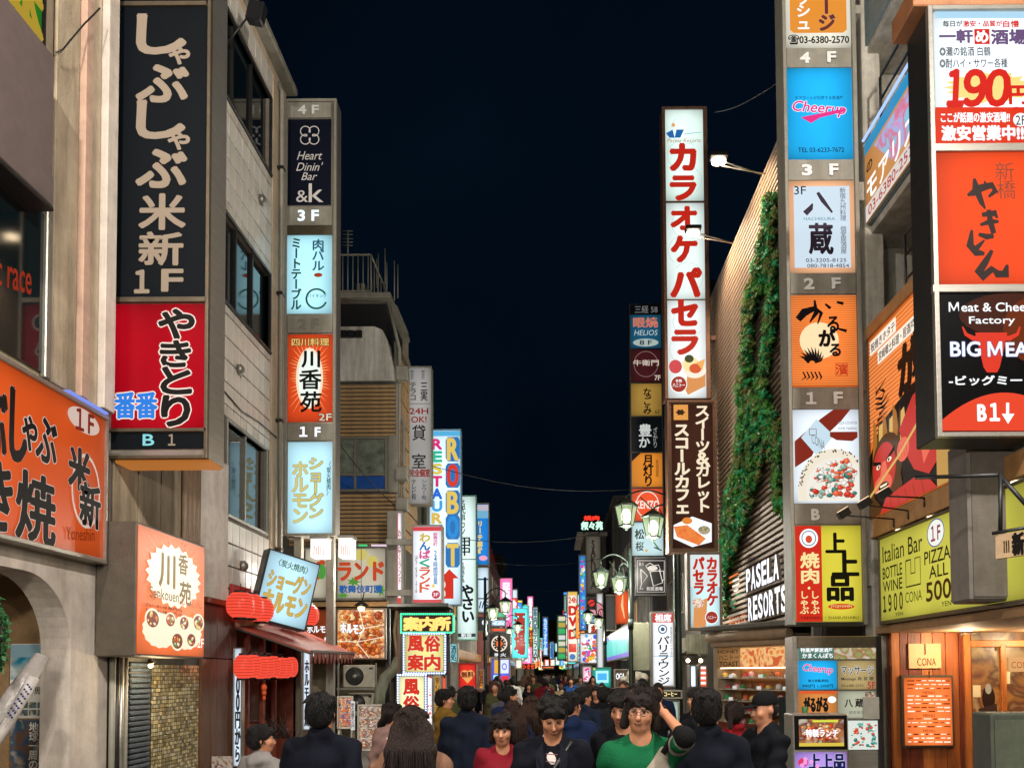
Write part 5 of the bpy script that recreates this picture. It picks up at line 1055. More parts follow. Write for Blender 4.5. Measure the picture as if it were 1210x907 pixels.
p = fpanel(mv, 939, 845, 1001, 885, 10.61, INK('#060606'), 'bezel'); p.rect(944, 849, 997, 881, FOOD(('#5a1c10', '#c84a2a', '#f4d8b8', '#e88a3a', '#8a2a1a', '#fff0d8'), .5, 5)); p.food(945, 852, 996, 877, 60, ('#c84a2a', '#f4d8b8', '#e88a3a', '#8a2a1a', '#e8b080'), 1.5, 5); p.txt('特製ランチ', 952, 861, 990, 870, WHT, .05, out=G('#c02a2a', 1), ow=.8); p.rect(944, 877, 997, 881, G('#d8c04a', 1)); p.rect(960, 850, 990, 852.5, G('#d8e04a', 1)); p.done()
p = fpanel(mv, 940, 888, 1001, 940, 10.61, G('#a888d8', .95, True, .2)); p.disc(949, 900, 6, G('#d83a6a', 1), 5); p.txt('上上品', 956, 890, 998, 908, INK('#141a5a'), .05, out=WHT, ow=1.0)
for k in range(10): p.disc(random.uniform(944, 998), random.uniform(892, 925), 2.5, G('#f0a0e0', 1))
p.done()
# ---------- karaoke signs
ks_, P = fsign('vertical_sign', 'very tall karaoke sign, white with red katakana, at the far end of the slatted wall', 'sign', 784, 127, 838, 471, 22.0, .5, M('karaoke_case', '#7a5a48', .5, .3),
    [(787, 130, 832, 237, G('#cfe4dc', 1.0, True, .12)), (787, 240, 833, 353, G('#d4e2de', 1.0, True, .12)), (789, 355, 836, 469, G('#dde4e4', 1.0, True, .1))], rim=.05, rimm=M('karaoke_case', '#7a5a48'))
kr = G('#c82a1c', .9)
for o in list(ks_.children): bpy.data.objects.remove(o)
kc = at(810, 300, 22).x; kw = at(833, 300, 22).x - at(788, 300, 22).x
def kz(py): return at(810, py, 22).z
km = M('karaoke_case', '#7a5a48'); bx('cabinet', ks_, kc - kw / 2 - .09, kc + kw / 2 + .12, 22.012, 22.5, kz(471), kz(127), km, .02)
fr = B(); fr.box(kc - kw / 2 - .09, kc - kw / 2, 21.95, 22.02, kz(471), kz(127), km, .006).box(kc + kw / 2, kc + kw / 2 + .12, 21.95, 22.02, kz(471), kz(127), km, .006).box(kc - kw / 2, kc + kw / 2, 21.95, 22.02, kz(130), kz(127), km, .006); fr.build('frame', ks_)
def kp(y0, y1, m): return Panel(ks_, (kc - kw / 2, 21.995, kz(y0)), (kw, 0, 0), (0, 0, kz(y1) - kz(y0)), m)
chs = [('カ', 171, 201), ('ラ', 209, 236), ('オ', 245, 271), ('ケ', 280, 309), ('パ', 318, 350), ('セ', 355, 384), ('ラ', 391, 418)]
for (y0, y1, gm) in ((130, 237, '#cfe4dc'), (240, 353, '#d4e2de'), (355, 470, '#dde4e4')):
    p = kp(y0, y1, G(gm, 1.0, True, .12)); vv = lambda y: (y - y0) / (y1 - y0)
    for k in range(3): p.ring(.55 - .1 * (k % 2), .22 + .28 * k, .4, .16, .008, G('#a8c0b8', .9), px=False, a0=40 + 90 * k, a1=230 + 90 * k)
    for c_, a, b in chs:
        if y0 <= a < y1: p.txt(c_, .14 if c_ != 'パ' else .12, vv(a), .78 if c_ != 'パ' else .88, vv(b), kr, .07, px=False)
    if y0 == 130:
        p.disc(.22, .17, .06, G('#e8a050', 1), .03, px=False, n=16, jag=.4); p.poly([(.02, .26), (.2, .22), (.25, .31), (.12, .31)], G('#2a6ab0', .9)); p.poly([(.25, .31), (.3, .22), (.5, .22), (.4, .31)], G('#2a6ab0', .9)); p.line([(.5, .27), (.95, .25)], .02, G('#8ac0d8', .9), px=False); p.txt('Pasela Resorts', .05, .32, .95, .36, G('#b08a50', .9), 0, px=False, shear=.3)
    if y0 == 355:
        p.poly([(.5, .78), (.98, .68), (.98, .88), (.52, .97), (.45, .92)], G('#e0985a', .95)); p.disc(.7, .72, .3, G('#f6ead8', 1.05), .08, px=False); p.disc(.6, .66, .22, G('#f8e4a8', 1.0), .08, px=False); p.disc(.56, .6, .12, INK('#3a4a30'), .04, px=False); p.disc(.2, .68, .17, G('#d84a50', .9), .07, px=False); p.disc(.72, .7, .16, G('#e0603a', .9), .05, px=False); p.poly([(.75, .64), (.98, .6), (.9, .72)], G('#f0b060', 1))
        p.disc(.28, .86, .22, WHT, .09, px=False); p.disc(.28, .86, .2, G('#a8382a', .9), .08, px=False); p.txt('名物', .2, .81, .36, .84, WHT, .02, px=False); p.txt('ハニトー', .12, .85, .44, .89, WHT, .02, px=False)
    p.done()
k2, P = fsign('vertical_sign', 'brown lit cafe sign with cream katakana and a crepe photo below the karaoke sign', 'sign', 789, 473, 847, 652, 21.6, .5, km, [(794, 477, 843, 647, G('#4a2a20', .55, True, .15))], rim=.06, rimm=km)
p = P[0]; cr_ = G('#f8e6c8', 1.0)
p.rect(796, 478, 813, 496, G('#e8a050', .95)); p.disc(804, 487, 6, INK('#3a2418'), 4, n=12, jag=.3); p.txt('スコールカフェ', 797, 500, 815, 607, cr_, .05, vert=True); p.txt('スイーツ&ガレット', 822, 478, 839, 605, cr_, .045, vert=True)
p.poly([(796, 620), (818, 610), (841, 618), (841, 640), (818, 646), (796, 636)], WHT, px=True); p.disc(812, 615, 6, G('#e88a3a', 1), 4); p.poly([(796, 622), (812, 620), (834, 636), (826, 644), (800, 634)], FOOD(('#d85a20', '#f08a40', '#e86a28'), 1, 6), px=True); p.disc(832, 626, 7, FOOD(('#3a4a2a', '#8a8a5a', '#d8c0a0'), .8, 10), 5); p.done()
k3, P = fsign('projecting_sign', 'small white and blue karaoke sign with a crepe picture under the brown sign', 'sign', 812, 652, 853, 744, 19.5, .35, M('sign_case2', '#8a7a68', .5), [(816, 655, 850, 741, G('#bcdde4', 1.0, True, .1))], rim=.03)
p = P[0]; p.rect(816, 655, 850, 693, G('#dfe8e8', 1)); p.txt('カラオケ', 835, 658, 848, 715, kr, .06, vert=True); p.txt('パセラ', 819, 658, 832, 702, kr, .06, vert=True); p.poly([(820, 712), (836, 706), (834, 741), (819, 741)], G('#e0985a', 1), px=True); p.disc(825, 712, 7, FOOD(('#e8d0a0', '#c84a3a', '#f8ecd8', '#5a8a3a'), 1, 12), 6); p.disc(841, 729, 8, WHT); p.disc(841, 729, 7, G('#a8382a', .9)); p.txt('ハニトー', 836, 727, 846, 731, WHT, .01); p.done()
for (y, x0, x1) in ((690, 853, 862), (400, 838, 848)): a, b = at(x0, y, 22.2), at(x1 + 6, y, 22.2); B().bar(a, b, .12, km).build('bracket', ks_)
# ================================================================ STREET LAMPS
lamp_core = G('#fff8e0', 5)
lamp_glass = bpy.data.materials.new('lantern_glass'); lamp_glass.use_nodes = True; _n = lamp_glass.node_tree; _n.nodes.remove(_n.nodes['Principled BSDF'])
_e = node(_n, 'ShaderNodeEmission', Strength=1.0); _e.inputs['Color'].default_value = (*lin('#d4ec b4'.replace(' ', '')), 1); _t = _n.nodes.new('ShaderNodeBsdfTransparent'); _x = _n.nodes.new('ShaderNodeMixShader'); _x.inputs[0].default_value = .55
_n.links.new(_t.outputs[0], _x.inputs[1]); _n.links.new(_e.outputs[0], _x.inputs[2]); _n.links.new(_x.outputs[0], _n.nodes['Material Output'].inputs['Surface']); lamp_glass.cycles.emission_sampling = 'NONE'; lamp_metal = M('lamp_green_black', '#1f2a24', .45, .5, var=.2)
def lantern_parts(root, c, q=1.0):
    """hexagonal lantern hanging at c"""
    b = B(); b.lathe(c, [(a_ * q, b_ * q) for a_, b_ in ((.02, .42), (.05, .38), (.09, .36), (.25, .25), (.27, .22), (.25, .20))], lamp_metal, 6, smooth=False); b.lathe(c, [(a_ * q, b_ * q) for a_, b_ in ((.03, -.30), (.05, -.26), (.15, -.22), (.16, -.19))], lamp_metal, 6, smooth=False)
    for k in range(6):
        a = 2 * math.pi * k / 6; d = Vector((math.cos(a), math.sin(a), 0)); b.bar(c + d * .235 * q + Vector((0, 0, .2 * q)), c + d * .155 * q + Vector((0, 0, -.2 * q)), .018 * q, lamp_metal)
    lf = b.build('lantern_frame', root)
    g_ = B(); V = []
    for k in range(6):
        a = 2 * math.pi * k / 6; d = Vector((math.cos(a), math.sin(a), 0)); V += [c + d * .225 * q + Vector((0, 0, .2 * q)), c + d * .148 * q + Vector((0, 0, -.2 * q))]
    for k in range(6): g_ = B(); g_.add([V[2 * k], V[2 * k + 1], V[(2 * k + 3) % 12], V[(2 * k + 2) % 12]], [(0, 1, 2, 3)], lamp_glass); g_.build('glass_pane', lf)
    B().sphere(c, .11 * q, lamp_core, 10, 6, sz=1.5).build('bulb', lf)
def street_lamp(x, y, s, heads, label, energy=260, H=5.5, col=(1, .95, .82), q=1.0):
    r = thing('street_lamp', label, 'street lamp', (x, y, .12), 'street lamps with green lanterns'); b = B()
    b.lathe((x, y, .12), [(.16, 0), (.17, .15), (.11, .3), (.10, .9), (.075, 1.0), (.065, H * .6), (.05, H)], lamp_metal, 12); b.build('pole', r)
    for i, (dx, z) in enumerate(heads):
        hx = x + s * dx; a = B(); n = 10; P_ = []
        for k in range(n + 1): t = k / n; P_.append((x + s * dx * t, y, z + .45 + .30 * math.sin(t * math.pi * .85) * (1 if i == 0 else .7)))
        P_[0] = (x, y, z + .15); a.tube(P_, .026, lamp_metal, 6); a.tube([(x, y, z - .3), (x + s * dx * .35, y, z + .05), (x + s * dx * .7, y, z + .55)], .016, lamp_metal, 6); a.tube([P_[-1], (hx, y, z + .38)], .02, lamp_metal, 6)
        a.build('arm', r); lantern_parts(r, Vector((hx, y, z)), q)
        ld = bpy.data.lights.new('lamp_light', 'POINT'); ld.energy = energy; ld.color = col; ld.shadow_soft_size = .18; lo = link('lamp_light', ld, r); lo.location = Vector((hx, y, z - .55 * q)) - Vector((x, y, .12))
    B().tube([(x, y, 3.2), (x, y, 3.5)], .09, lamp_metal, 10).build('collar', r)
    return r
two = [(1.2, 4.92), (.66, 4.72)]
street_lamp(3.62, 22.35, -1, [(1.40, 6.42), (.62, 6.08)], 'street lamp with two large green lanterns just left of the brown cafe sign', 480, H=7.0, q=1.35)
street_lamp(2.42, 23.3, -1, [(.88, 4.7), (.33, 4.52)], 'second pair of green lanterns, lower and left of the nearest pair', 160)
street_lamp(2.8, -.6, -1, two, 'unseen street lamp added for light beside the camera on the right pavement', 260)  # this and the next three are added out of view to light the facades
street_lamp(-3.2, -.2, 1, two, 'unseen street lamp added for light beside the camera on the left pavement', 480)
street_lamp(2.8, -7.0, -1, two, 'unseen street lamp added for light behind the camera, right pavement', 300)
street_lamp(-3.2, -6.0, 1, two, 'unseen street lamp added for light behind the camera, left pavement', 300)
# added out-of-view floodlights to light the upper facades, modelled like the two in view
for x_, y_, z_, sd_, lb_ in ((-3.5, 2.2, 10.2, -1, 'unseen floodlight added for light high on the beige building beside the camera'), (4.3, 1.6, 10.0, 1, 'unseen floodlight added for light high on the concrete building beside the camera')):
    r_ = thing('floodlight', lb_, 'floodlight', (x_, y_, z_)); B().tube([(x_, y_, z_ + .05), (x_ + sd_ * (1.6 if sd_ < 0 else .95), y_, z_ + .3)], .02, steel, 6).build('arm', r_); B().obox(Vector((x_, y_, z_ + .1)), Vector((1, 0, 0)), Vector((0, 1, 0)), Vector((0, 0, 1)), .2, .13, .05, pdark, .015).build('housing', r_)
    B().lathe((x_, y_, z_), [(.1, -.14), (.2, -.1), (.21, 0), (.17, .03)], G('#ffe2b8', 14), 14, sx=1, sy=.8).build('lens', r_)
    ld = bpy.data.lights.new('flood_beam', 'SPOT'); ld.energy = 3000 if sd_ < 0 else 6600; ld.color = (1, .93, .85); ld.spot_size = R(165); ld.spot_blend = .5; ld.shadow_soft_size = .2; lo = link('flood_beam', ld, r_); lo.location = (0, 0, -.2); lo.rotation_euler = (Vector((-sd_ * .55, .8, -.35))).to_track_quat('-Z', 'Y').to_euler()
lfar = street_lamp(-2.5, 30, 1, [(.78, 4.45), (.3, 4.2)], 'green lantern lamp on the left in front of the round clock sign', 110)
for i, (x, y) in enumerate(((-2.6, 44), (-2.6, 60), (-2.6, 78), (-2.6, 100), (-2.6, 128))):
    c = copy_tree(lfar); c.location = (x, y, .12); c['label'] = 'small lit lamp on the left side, %s down the street' % ('first behind the clock sign', 'third one', 'fourth one', 'fifth one', 'last and farthest')[i]
rfar = street_lamp(2.55, 36, -1, [(.78, 4.45), (.3, 4.2)], 'small lit lamp on the right by the flower sign', 110)
for i, (x, y) in enumerate(((2.5, 50), (2.5, 66), (2.5, 86), (2.5, 110), (2.5, 140))):
    c = copy_tree(rfar); c.location = (x, y, .12); c['label'] = 'small lit lamp on the right side, %s down the street' % ('first behind the flower sign', 'third one', 'fourth one', 'fifth one', 'last and farthest')[i]

# ================================================================ MID AND FAR BUILDINGS
def shop_glow(cols, s, sc): return FOOD(cols, s, sc, 'shop_interior')
warmc = ('#2a1408', '#8a4a1c', '#e0a050', '#5a2a14', '#fff0d0'); coldc = ('#10201c', '#3a6a60', '#c8e0d8', '#245048', '#ffffff'); pinkc = ('#2a0c14', '#a03a50', '#f0c0b0', '#502030', '#ffffff')
wlit = [G('#f0d8a0', .7), G('#d8e4dc', .5), G('#f0b060', .6)]
def street_building(side, Ya, Yb, X, H, m, label, fl=3.2, shop=warmc, cat='building', wm=alu, lit=.3, wgap=2.2):
    r = thing('shop_building', label, cat, (X + side * 3, (Ya + Yb) / 2, 0)); xo = X + side * 8
    holes = []; z = 3.9
    while z + 1.5 < H:
        y = Ya + .7
        while y + 1.2 < Yb: holes.append((y, y + 1.3, z, z + 1.35)); y += wgap
        z += fl
    b = B(); grid_wall(b, min(X, X + side * .25), max(X, X + side * .25), Ya, Yb, 2.9, H, holes, m); b.build('wall', r)
    bx('end_wall', r, X + side * .26, xo, Ya + .001, Ya + .3, 0, H, m); bx('roof', r, X - side * .12, xo, Ya + .01, Yb - .01, H + .002, H + .22, dconcrete, .03)
    for h in holes:
        f = B(); xa = X - side * .03; xb = X + side * .12
        f.box(xa, xb, h[0], h[0] + .05, h[2], h[3], wm).box(xa, xb, h[1] - .05, h[1], h[2], h[3], wm).box(xa, xb, h[0] + .051, h[1] - .051, h[3] - .05, h[3], wm).box(X - side * .07, xb, h[0] + .051, h[1] - .051, h[2], h[2] + .05, wm)
        w = f.build('window', r); bx('pane', w, X + side * .06, X + side * .07, h[0] + .05, h[1] - .05, h[2] + .05, h[3] - .05, random.choice(wlit) if random.random() < lit else glass)
    # shopfront band
    bx('shopfront', r, X + side * .5, X + side * .55, Ya + .1, Yb - .1, .15, 2.6, shop_glow(shop, 1.2 if Ya > 40 else .9, 1.4)); y = Ya
    while y < Yb: bx('shop_pillar', r, X - side * .02, X + side * .4, y, y + .25, 0, 2.9, m, .01); y += max(2.5, (Yb - Ya) / 4 - .01)
    bx('shop_fascia', r, X - side * .25, X + side * .3, Ya + .02, Yb - .02, 2.6, 3.0, G(random.choice(('#e8a050', '#d84a30', '#4ab0a0', '#f0e0c0', '#3a80c8')), .55, True, .4), .02)
    return r
L_ = [(25.6, 33.8, -4.75, 9.6, cream, 'pale building hidden behind the big colourful vertical signs', warmc), (34, 45.8, -4.3, 8.6, concrete, 'grey building behind the white noodle shop vertical sign', coldc), (46, 59.5, -3.85, 9.0, M('pink_wall', '#9a5a58', .7, grime=.2), 'pinkish red building with lattice roof further down the left side', pinkc),
      (60, 78, -3.6, 8.4, beige, 'beige building far down the left side of the street', warmc), (78.5, 104, -3.4, 9.5, concrete, 'concrete building second last on the far left side', coldc), (104.5, 150, -3.2, 9.8, beige, 'farthest building on the left side of the street', warmc)]
for a in L_: street_building(-1, a[0], a[1], a[2], a[3], a[4], a[5], shop=a[6])
R_ = [(23.2, 30, 4.5, 11, dconcrete, 'dark building behind the karaoke sign', warmc), (30.3, 43.5, 4.0, 10.0, M('dark_grey_wall', '#4a4748', .7, grime=.2), 'dark grey building behind the stacked floor signs', coldc), (44, 58, 3.75, 11.8, dconcrete, 'dim tall building behind the lanterns on the right', pinkc),
      (58.5, 78, 3.5, 10.8, beige, 'beige building far down the right side of the street', warmc), (78.5, 106, 3.3, 9.4, concrete, 'concrete building second last on the far right side', coldc), (106.5, 150, 3.2, 9.2, beige, 'farthest building on the right side of the street', warmc)]
for a in R_: street_building(1, a[0], a[1], a[2], a[3], a[4], a[5], shop=a[6])
# distant blocks seen dimly over the roofs, and the end of the street
def far_block(x0, x1, y, H, label, lit=.12):
    r = thing('distant_block', label, 'building', ((x0 + x1) / 2, y, 0)); bx('wall', r, x0, x1, y, y + 14, 0, H, dconcrete); bx('roof', r, x0 - .2, x1 + .2, y - .2, y + 14, H + .01, H + .6, dconcrete)
    n = int((x1 - x0) / 2.4)
    for i in range(n):
        for j in range(int(H / 3.4) - 1):
            if random.random() < .8: bx('window', r, x0 + .6 + i * 2.4, x0 + 2.0 + i * 2.4, y - .03, y - .005, 3.4 * (j + 1), 3.4 * (j + 1) + 1.5, G('#c8d8c8', .25) if random.random() < lit else glass)
far_block(-13, -7.4, 118, 19.5, 'dim tall block beyond the roofs, left of the gap in the sky'); far_block(-7, 9, 165, 12.5, 'dim block closing the far end of the street', .5); far_block(8, 20, 120, 17, 'dim tall block beyond the roofs on the right')
# roof lattice on the pink building
rl_ = thing('roof_lattice', 'red steel lattice on the roof of the pinkish building', 'lattice', (-4, 50, 9.2)); rb2 = B(); pr_ = M('lattice_red', '#b04a48', .5)
for i in range(7):
    y = 46.5 + i * 2; rb2.bar((-3.9, y, 9.2), (-4.3, y + .5, 11.6 - i * .12), .12, pr_)
    if i < 6: rb2.bar((-3.9, y, 9.3), (-4.2, y + 2, 11.3 - i * .12), .09, pr_); rb2.bar((-4.25, y + .5, 11.4 - i * .12), (-4.25, y + 2.5, 11.3 - i * .12), .09, pr_)
rb2.build('frame', rl_)

# ---------- small dark building with brown siding, seen end-on behind the floor sign
sb_ = thing('siding_building', 'old building with brown siding, balcony railing on the roof and a blue-paned window', 'building', (-7, 23, 0)); YC = 22.0; XC = at(468, 500, YC).x; xl = -12
def zC(py): return at(430, py, YC).z
brs = M('brown_siding', '#b08e60', .6, var=.2, grime=.35, bump=.1, stretch=(.3, 1, 4)); wst = M('stained_white', '#d0ccc4', .8, grime=.55, bump=.3, scale=2)
bx('wall', sb_, xl, XC - .02, YC + .05, 25.5, zC(743), zC(452), dconcrete)
core = bx('upper_wall', sb_, xl, XC - .35, YC + .3, 24.8, zC(452), zC(350), pdark)
# white tank-like wall
tk = B(); xa, xb = at(397, 420, YC).x, at(457, 420, YC).x; z0, z1 = zC(450), zC(386); pts = [(xl, z0), (xb + .28, z0), (xb, z1 - .35), (xb - .12, z1 - .1), (xb - .35, z1), (xl, z1)]; tk.prism(pts, YC - .02, YC + .6, wst); tk.build('parapet_wall', sb_)
for px in (406, 415, 424): a = at(px, 395, YC - .05); bx('hook', sb_, a.x - .1, a.x + .1, YC - .12, YC - .03, a.z - .1, a.z + .1, pdark, .01)
bx('roof_slab', sb_, xl, at(462, 350, YC).x, YC - .1, 25, zC(353), zC(347), pgrey, .01)
rl2 = B(); zt_, zb_ = zC(301), zC(344); xr = at(438, 320, YC).x
for px in range(375, 440, 6): x = at(px, 320, YC).x; rl2.tube([(x, YC, zb_), (x, YC, zt_)], .018, pgrey, 5)
rl2.tube([(xl, YC, zt_), (xr, YC, zt_)], .03, pgrey, 6).tube([(xl, YC, zb_), (xr, YC, zb_)], .03, pgrey, 6).tube([(xr, YC, zt_), (xr + .02, YC, zb_)], .03, pgrey, 6).tube([(xr, YC, zt_), (xr, 25.2, zt_)], .03, pgrey, 6).tube([(xr, YC, zb_), (xr, 25.2, zb_)], .03, pgrey, 6)
for k in range(7): rl2.tube([(xr, YC + .45 * k, zb_), (xr, YC + .45 * k, zt_)], .018, pgrey, 5)
rl2.build('railing', sb_)
bx('vent_box', sb_, at(418, 330, YC).x, at(428, 330, YC).x, YC + .3, YC + .7, zC(344), zC(328), pgrey, .02)
# siding boards
for (y0, y1, n) in ((454, 516, 13), (583, 645, 13)):
    zt_, zb_ = zC(y0), zC(y1); h = (zt_ - zb_) / n; pr0 = None
    for i in range(n):
        o = B().box(-7.4, XC - .02, YC - .0, YC + .04, zb_ + i * h + .02, zb_ + (i + 1) * h - .012, brs, .012).build('siding_board', sb_) if pr0 is None else pr0.copy()
        if pr0 is None: pr0 = o
        else: COL.objects.link(o); o.location = (pr0.location.x + random.uniform(-.01, .01), pr0.location.y + random.uniform(-.006, .006), pr0.location.z + i * h)
    bx('corner_trim', sb_, XC - .015, XC + .05, YC - .03, YC + .05, zb_, zt_, pgrey, .008)
# window
xa, xb = at(390, 550, YC).x, at(455, 550, YC).x; zt_, zb_ = zC(519), zC(578); w = B(); w.box(xa, xb, YC - .05, YC + .1, zt_, zt_ + .08, alu, .01).box(xa, xb, YC - .08, YC + .1, zb_ - .08, zb_, alu, .01).box(xb, xb + .09, YC - .05, YC + .1, zb_ - .08, zt_ + .08, alu, .01); xm = at(420, 550, YC).x
zmid = zC(561); w.box(xm - .035, xm + .035, YC - .04, YC + .05, zmid + .03, zt_, alu).box(xm - .035, xm + .035, YC - .04, YC + .05, zb_, zmid - .03, alu).box(xa, xb, YC - .04, YC + .05, zmid - .03, zmid + .03, alu); wo_ = w.build('window', sb_)
for (a, b) in ((xa, xm - .035), (xm + .035, xb)):
    bx('pane', wo_, a, b, YC + .02, YC + .03, zmid + .03, zt_, M('misted_glass', '#6d7468', .2, var=.6, scale=3, bump=0)); bx('pane', wo_, a, b, YC + .02, YC + .03, zb_, zmid - .03, M('blue_sheet', '#0a4a9a', .4, var=.2))  # lower panes are coloured plain blue
bx('sill_wall', sb_, xl, XC, YC + .01, YC + .06, zC(517), zC(516), pgrey); bx('side_panel', sb_, xb + .1, XC + .05, YC - .06, YC + .05, zb_ - .1, zt_ + .1, pgrey, .01)
# street side of this building
for i in range(9): z = zC(640) + i * .62; bx('side_siding', sb_, XC - .01, XC + .03, YC + .3, 25.4, z, z + .56, brs, .01)
bx('street_wall', sb_, XC - .1, XC - .012, YC + .2, 25.5, 0, zC(400), dconcrete)
for (x, z0, z1) in ((XC + .08, 3, zC(330)), (XC + .2, 3, zC(420))): B().tube([(x, YC + .1, z0), (x, YC + .1, z1 - 2), (x - .5, YC + .3, z1)], .05, pgrey, 8).build('drain_pipe', sb_)
for py in (442, 560, 596): a = at(477, py, YC - .1); bx('junction_box', sb_, a.x - .2, a.x + .15, YC - .3, YC + .0, a.z - .2, a.z + .18, pgrey, .03)
for (px, y0, y1) in ((445, 306, 340), (447, 300, 350), (455, 293, 340), (457, 310, 348), (466, 308, 355), (470, 312, 352)): B().tube([at(px, y1, 24), at(px, y0, 24)], .02, pgrey, 5).build('antenna_rod', sb_)
bx('penthouse', sb_, at(455, 380, 24).x, at(469, 380, 24).x, 24, 26, at(460, 455, 24).z, at(460, 360, 24).z, concrete, .02)
sw = B(); sw.prism([(24.0, at(465, 400, 25).z), (26.0, at(465, 400, 25).z - .3), (28.5, at(480, 470, 28).z), (28.5, 3), (24.0, 3)], XC - .6, XC - .35, beige, 'X'); sw.build('sloped_wall', sb_)
an = thing('aerial', 'rooftop television aerial above the old siding building', 'aerial', at(411, 300, 24)); b_ = B(); b_.tube([at(411, 300, 24), at(411, 272, 24)], .025, pgrey, 5)
for k, py in enumerate((273, 277, 282, 286, 290)): b_.tube([at(405, py, 24), at(417, py, 24)], .014, pgrey, 4)
b_.build('rods', an)
# boards on its front
rd_, P = fsign('play_land_board', 'cream board with red katakana and blue kanji over the fried chicken picture', 'sign', 360, 645, 457, 709, 21.6, .2, pgrey, [(399, 648, 455, 706, G('#cfc6ae', .62, True, .15)), (361, 648, 385, 706, G('#cfc6ae', .62, True, .15))], rim=.02)
p = P[0]; 
for (x, y) in ((427, 655), (440, 663)): p.disc(x, y, 7, G('#e0d070', .8))
p.disc(418, 687, 9, G('#6ab04a', .6), 6, n=14, jag=.5); p.disc(405, 703, 8, G('#6ab04a', .6), 4, n=14, jag=.5); p.disc(450, 697, 6, G('#6ab04a', .6), 8, n=14, jag=.5)
p.txt('ランド', 400, 664, 453, 685, G('#d8502c', .75), .06); p.txt('歌舞伎町園', 401, 691, 451, 700, G('#2a6ab8', .7), .04); p.rect(426.5, 648, 427.3, 706, INK('#8a8676')); p.done()
p = P[1]; p.txt('ぱ', 364, 662, 383, 684, G('#d8502c', .75), .06); p.disc(380, 675, 5, G('#5ab04a', .7), 9); p.disc(366, 693, 5, G('#e0c040', .7)); p.done()
b_ = B(); A, C_ = at(424, 644, 21.5), at(457, 644, 21.5); b_.tube([A, A.lerp(C_, .3)], .03, G('#4ad080', 1), 6).tube([A.lerp(C_, .45), C_], .03, G('#e8d0e0', 1), 6).tube([at(362, 644, 21.5), A], .025, pgrey, 6); b_.build('neon_tube', rd_)
gp, P = fsign('side_panel_sign', 'plain grey back of a projecting sign with a thin lit edge', 'sign', 457, 603, 475, 716, 21.0, .3, pgrey, [(469.5, 606, 474, 713, G('#f0e8ec', .9, True, .1))], rim=0); p = P[0]; p.rect(469.5, 606, 470.3, 713, G('#e05060', .9)); p.txt('わんぱくランド', 470.6, 625, 473.6, 690, INK('#b05a6a'), .02, vert=True); p.rect(469.5, 706, 474, 713, G('#e04a4a', .9)); p.done()
fc_, P = fsign('food_photo_board', 'big lit photo board of fried meat left of the guide office neon', 'sign', 397, 718, 456, 779, 20.6, .15, bronze, [(399, 720, 454, 777, FOOD(('#5a1c08', '#b8501c', '#e88a40', '#f8c890', '#a03c14', '#ffe8c8'), .95, 3.4))], rim=.03)
p = P[0]; p.food(399.5, 720.5, 453.5, 776.5, 330, ('#d8702c', '#b8501c', '#e89448', '#f0b070', '#c8602a', '#f4c890', '#9a3c14'), 2.0, 5.5); p.txt('ホルモン', 403, 737, 431, 748, WHT, .06, tilt=.25, out=INK('#5a1c10'), ow=.8)
for pts in ([(425, 720), (430, 742), (423, 760), (437, 777)], [(399, 757), (423, 758), (454, 752)], [(430, 742), (454, 738)]): p.line(pts, 1.0, G('#f8e8d0', 1))
p.done(); bt = B(); C0 = at(427, 717, 20.3); bt.lathe(C0, [(.08, 0), (.2, .05), (.05, .14)], dsteel, 12); bt.tube([C0 + Vector((0, 0, .1)), C0 + Vector((0, .3, .4))], .015, dsteel, 5); bt.build('lamp_shade', fc_); B().sphere(C0 - Vector((0, 0, .02)), .09, G('#ffd8a0', 10), 10, 6).build('bulb', fc_)
ld = bpy.data.lights.new('board_light', 'POINT'); ld.energy = 10; ld.color = (1, .7, .4); ld.shadow_soft_size = .1; lo = link('board_light', ld, fc_); lo.location = C0 - Vector((0, .1, .2)) - fc_.location
hs_, P = fsign('brown_board', 'brown board with white meat lettering behind the awning', 'sign', 361, 720, 396, 779, 20.8, .15, wood_r, [(362, 721, 395, 778, G('#7a3418', .7, True, .2))], rim=.02); p = P[0]; p.txt('肉', 364, 726, 371, 734, WHT, .04); p.txt('ホルモン', 363, 739, 392, 747, WHT, .04); p.txt('いち', 366, 753, 392, 775, WHT, .04); p.done()
sl = bx('soffit_beam', sb_, xl, XC + .1, 20.6, 22, zC(716) - .12, zC(716), M('soffit2', '#9a7a50', .7)); bx('alley_back', sb_, xl, XC - .1, 22.6, 22.7, 0, zC(716), beige)
for (px, yb) in ((458, 907), (398, 907)): a = at(px, 700, 21); bx('post', sb_, a.x - .06, a.x + .06, 21, 21.12, 0, zC(716), dsteel)
for k in range(3): B().tube([at(470 + 4 * k, 716, 20.8), at(466 + 5 * k, 745, 20.8), at(471 + 4 * k, 790, 20.8), at(468 + 4 * k, 830, 20.8)], .05, M('old_pipe', '#8a7456', .6, grime=.3), 8).build('drain_pipe', sb_)
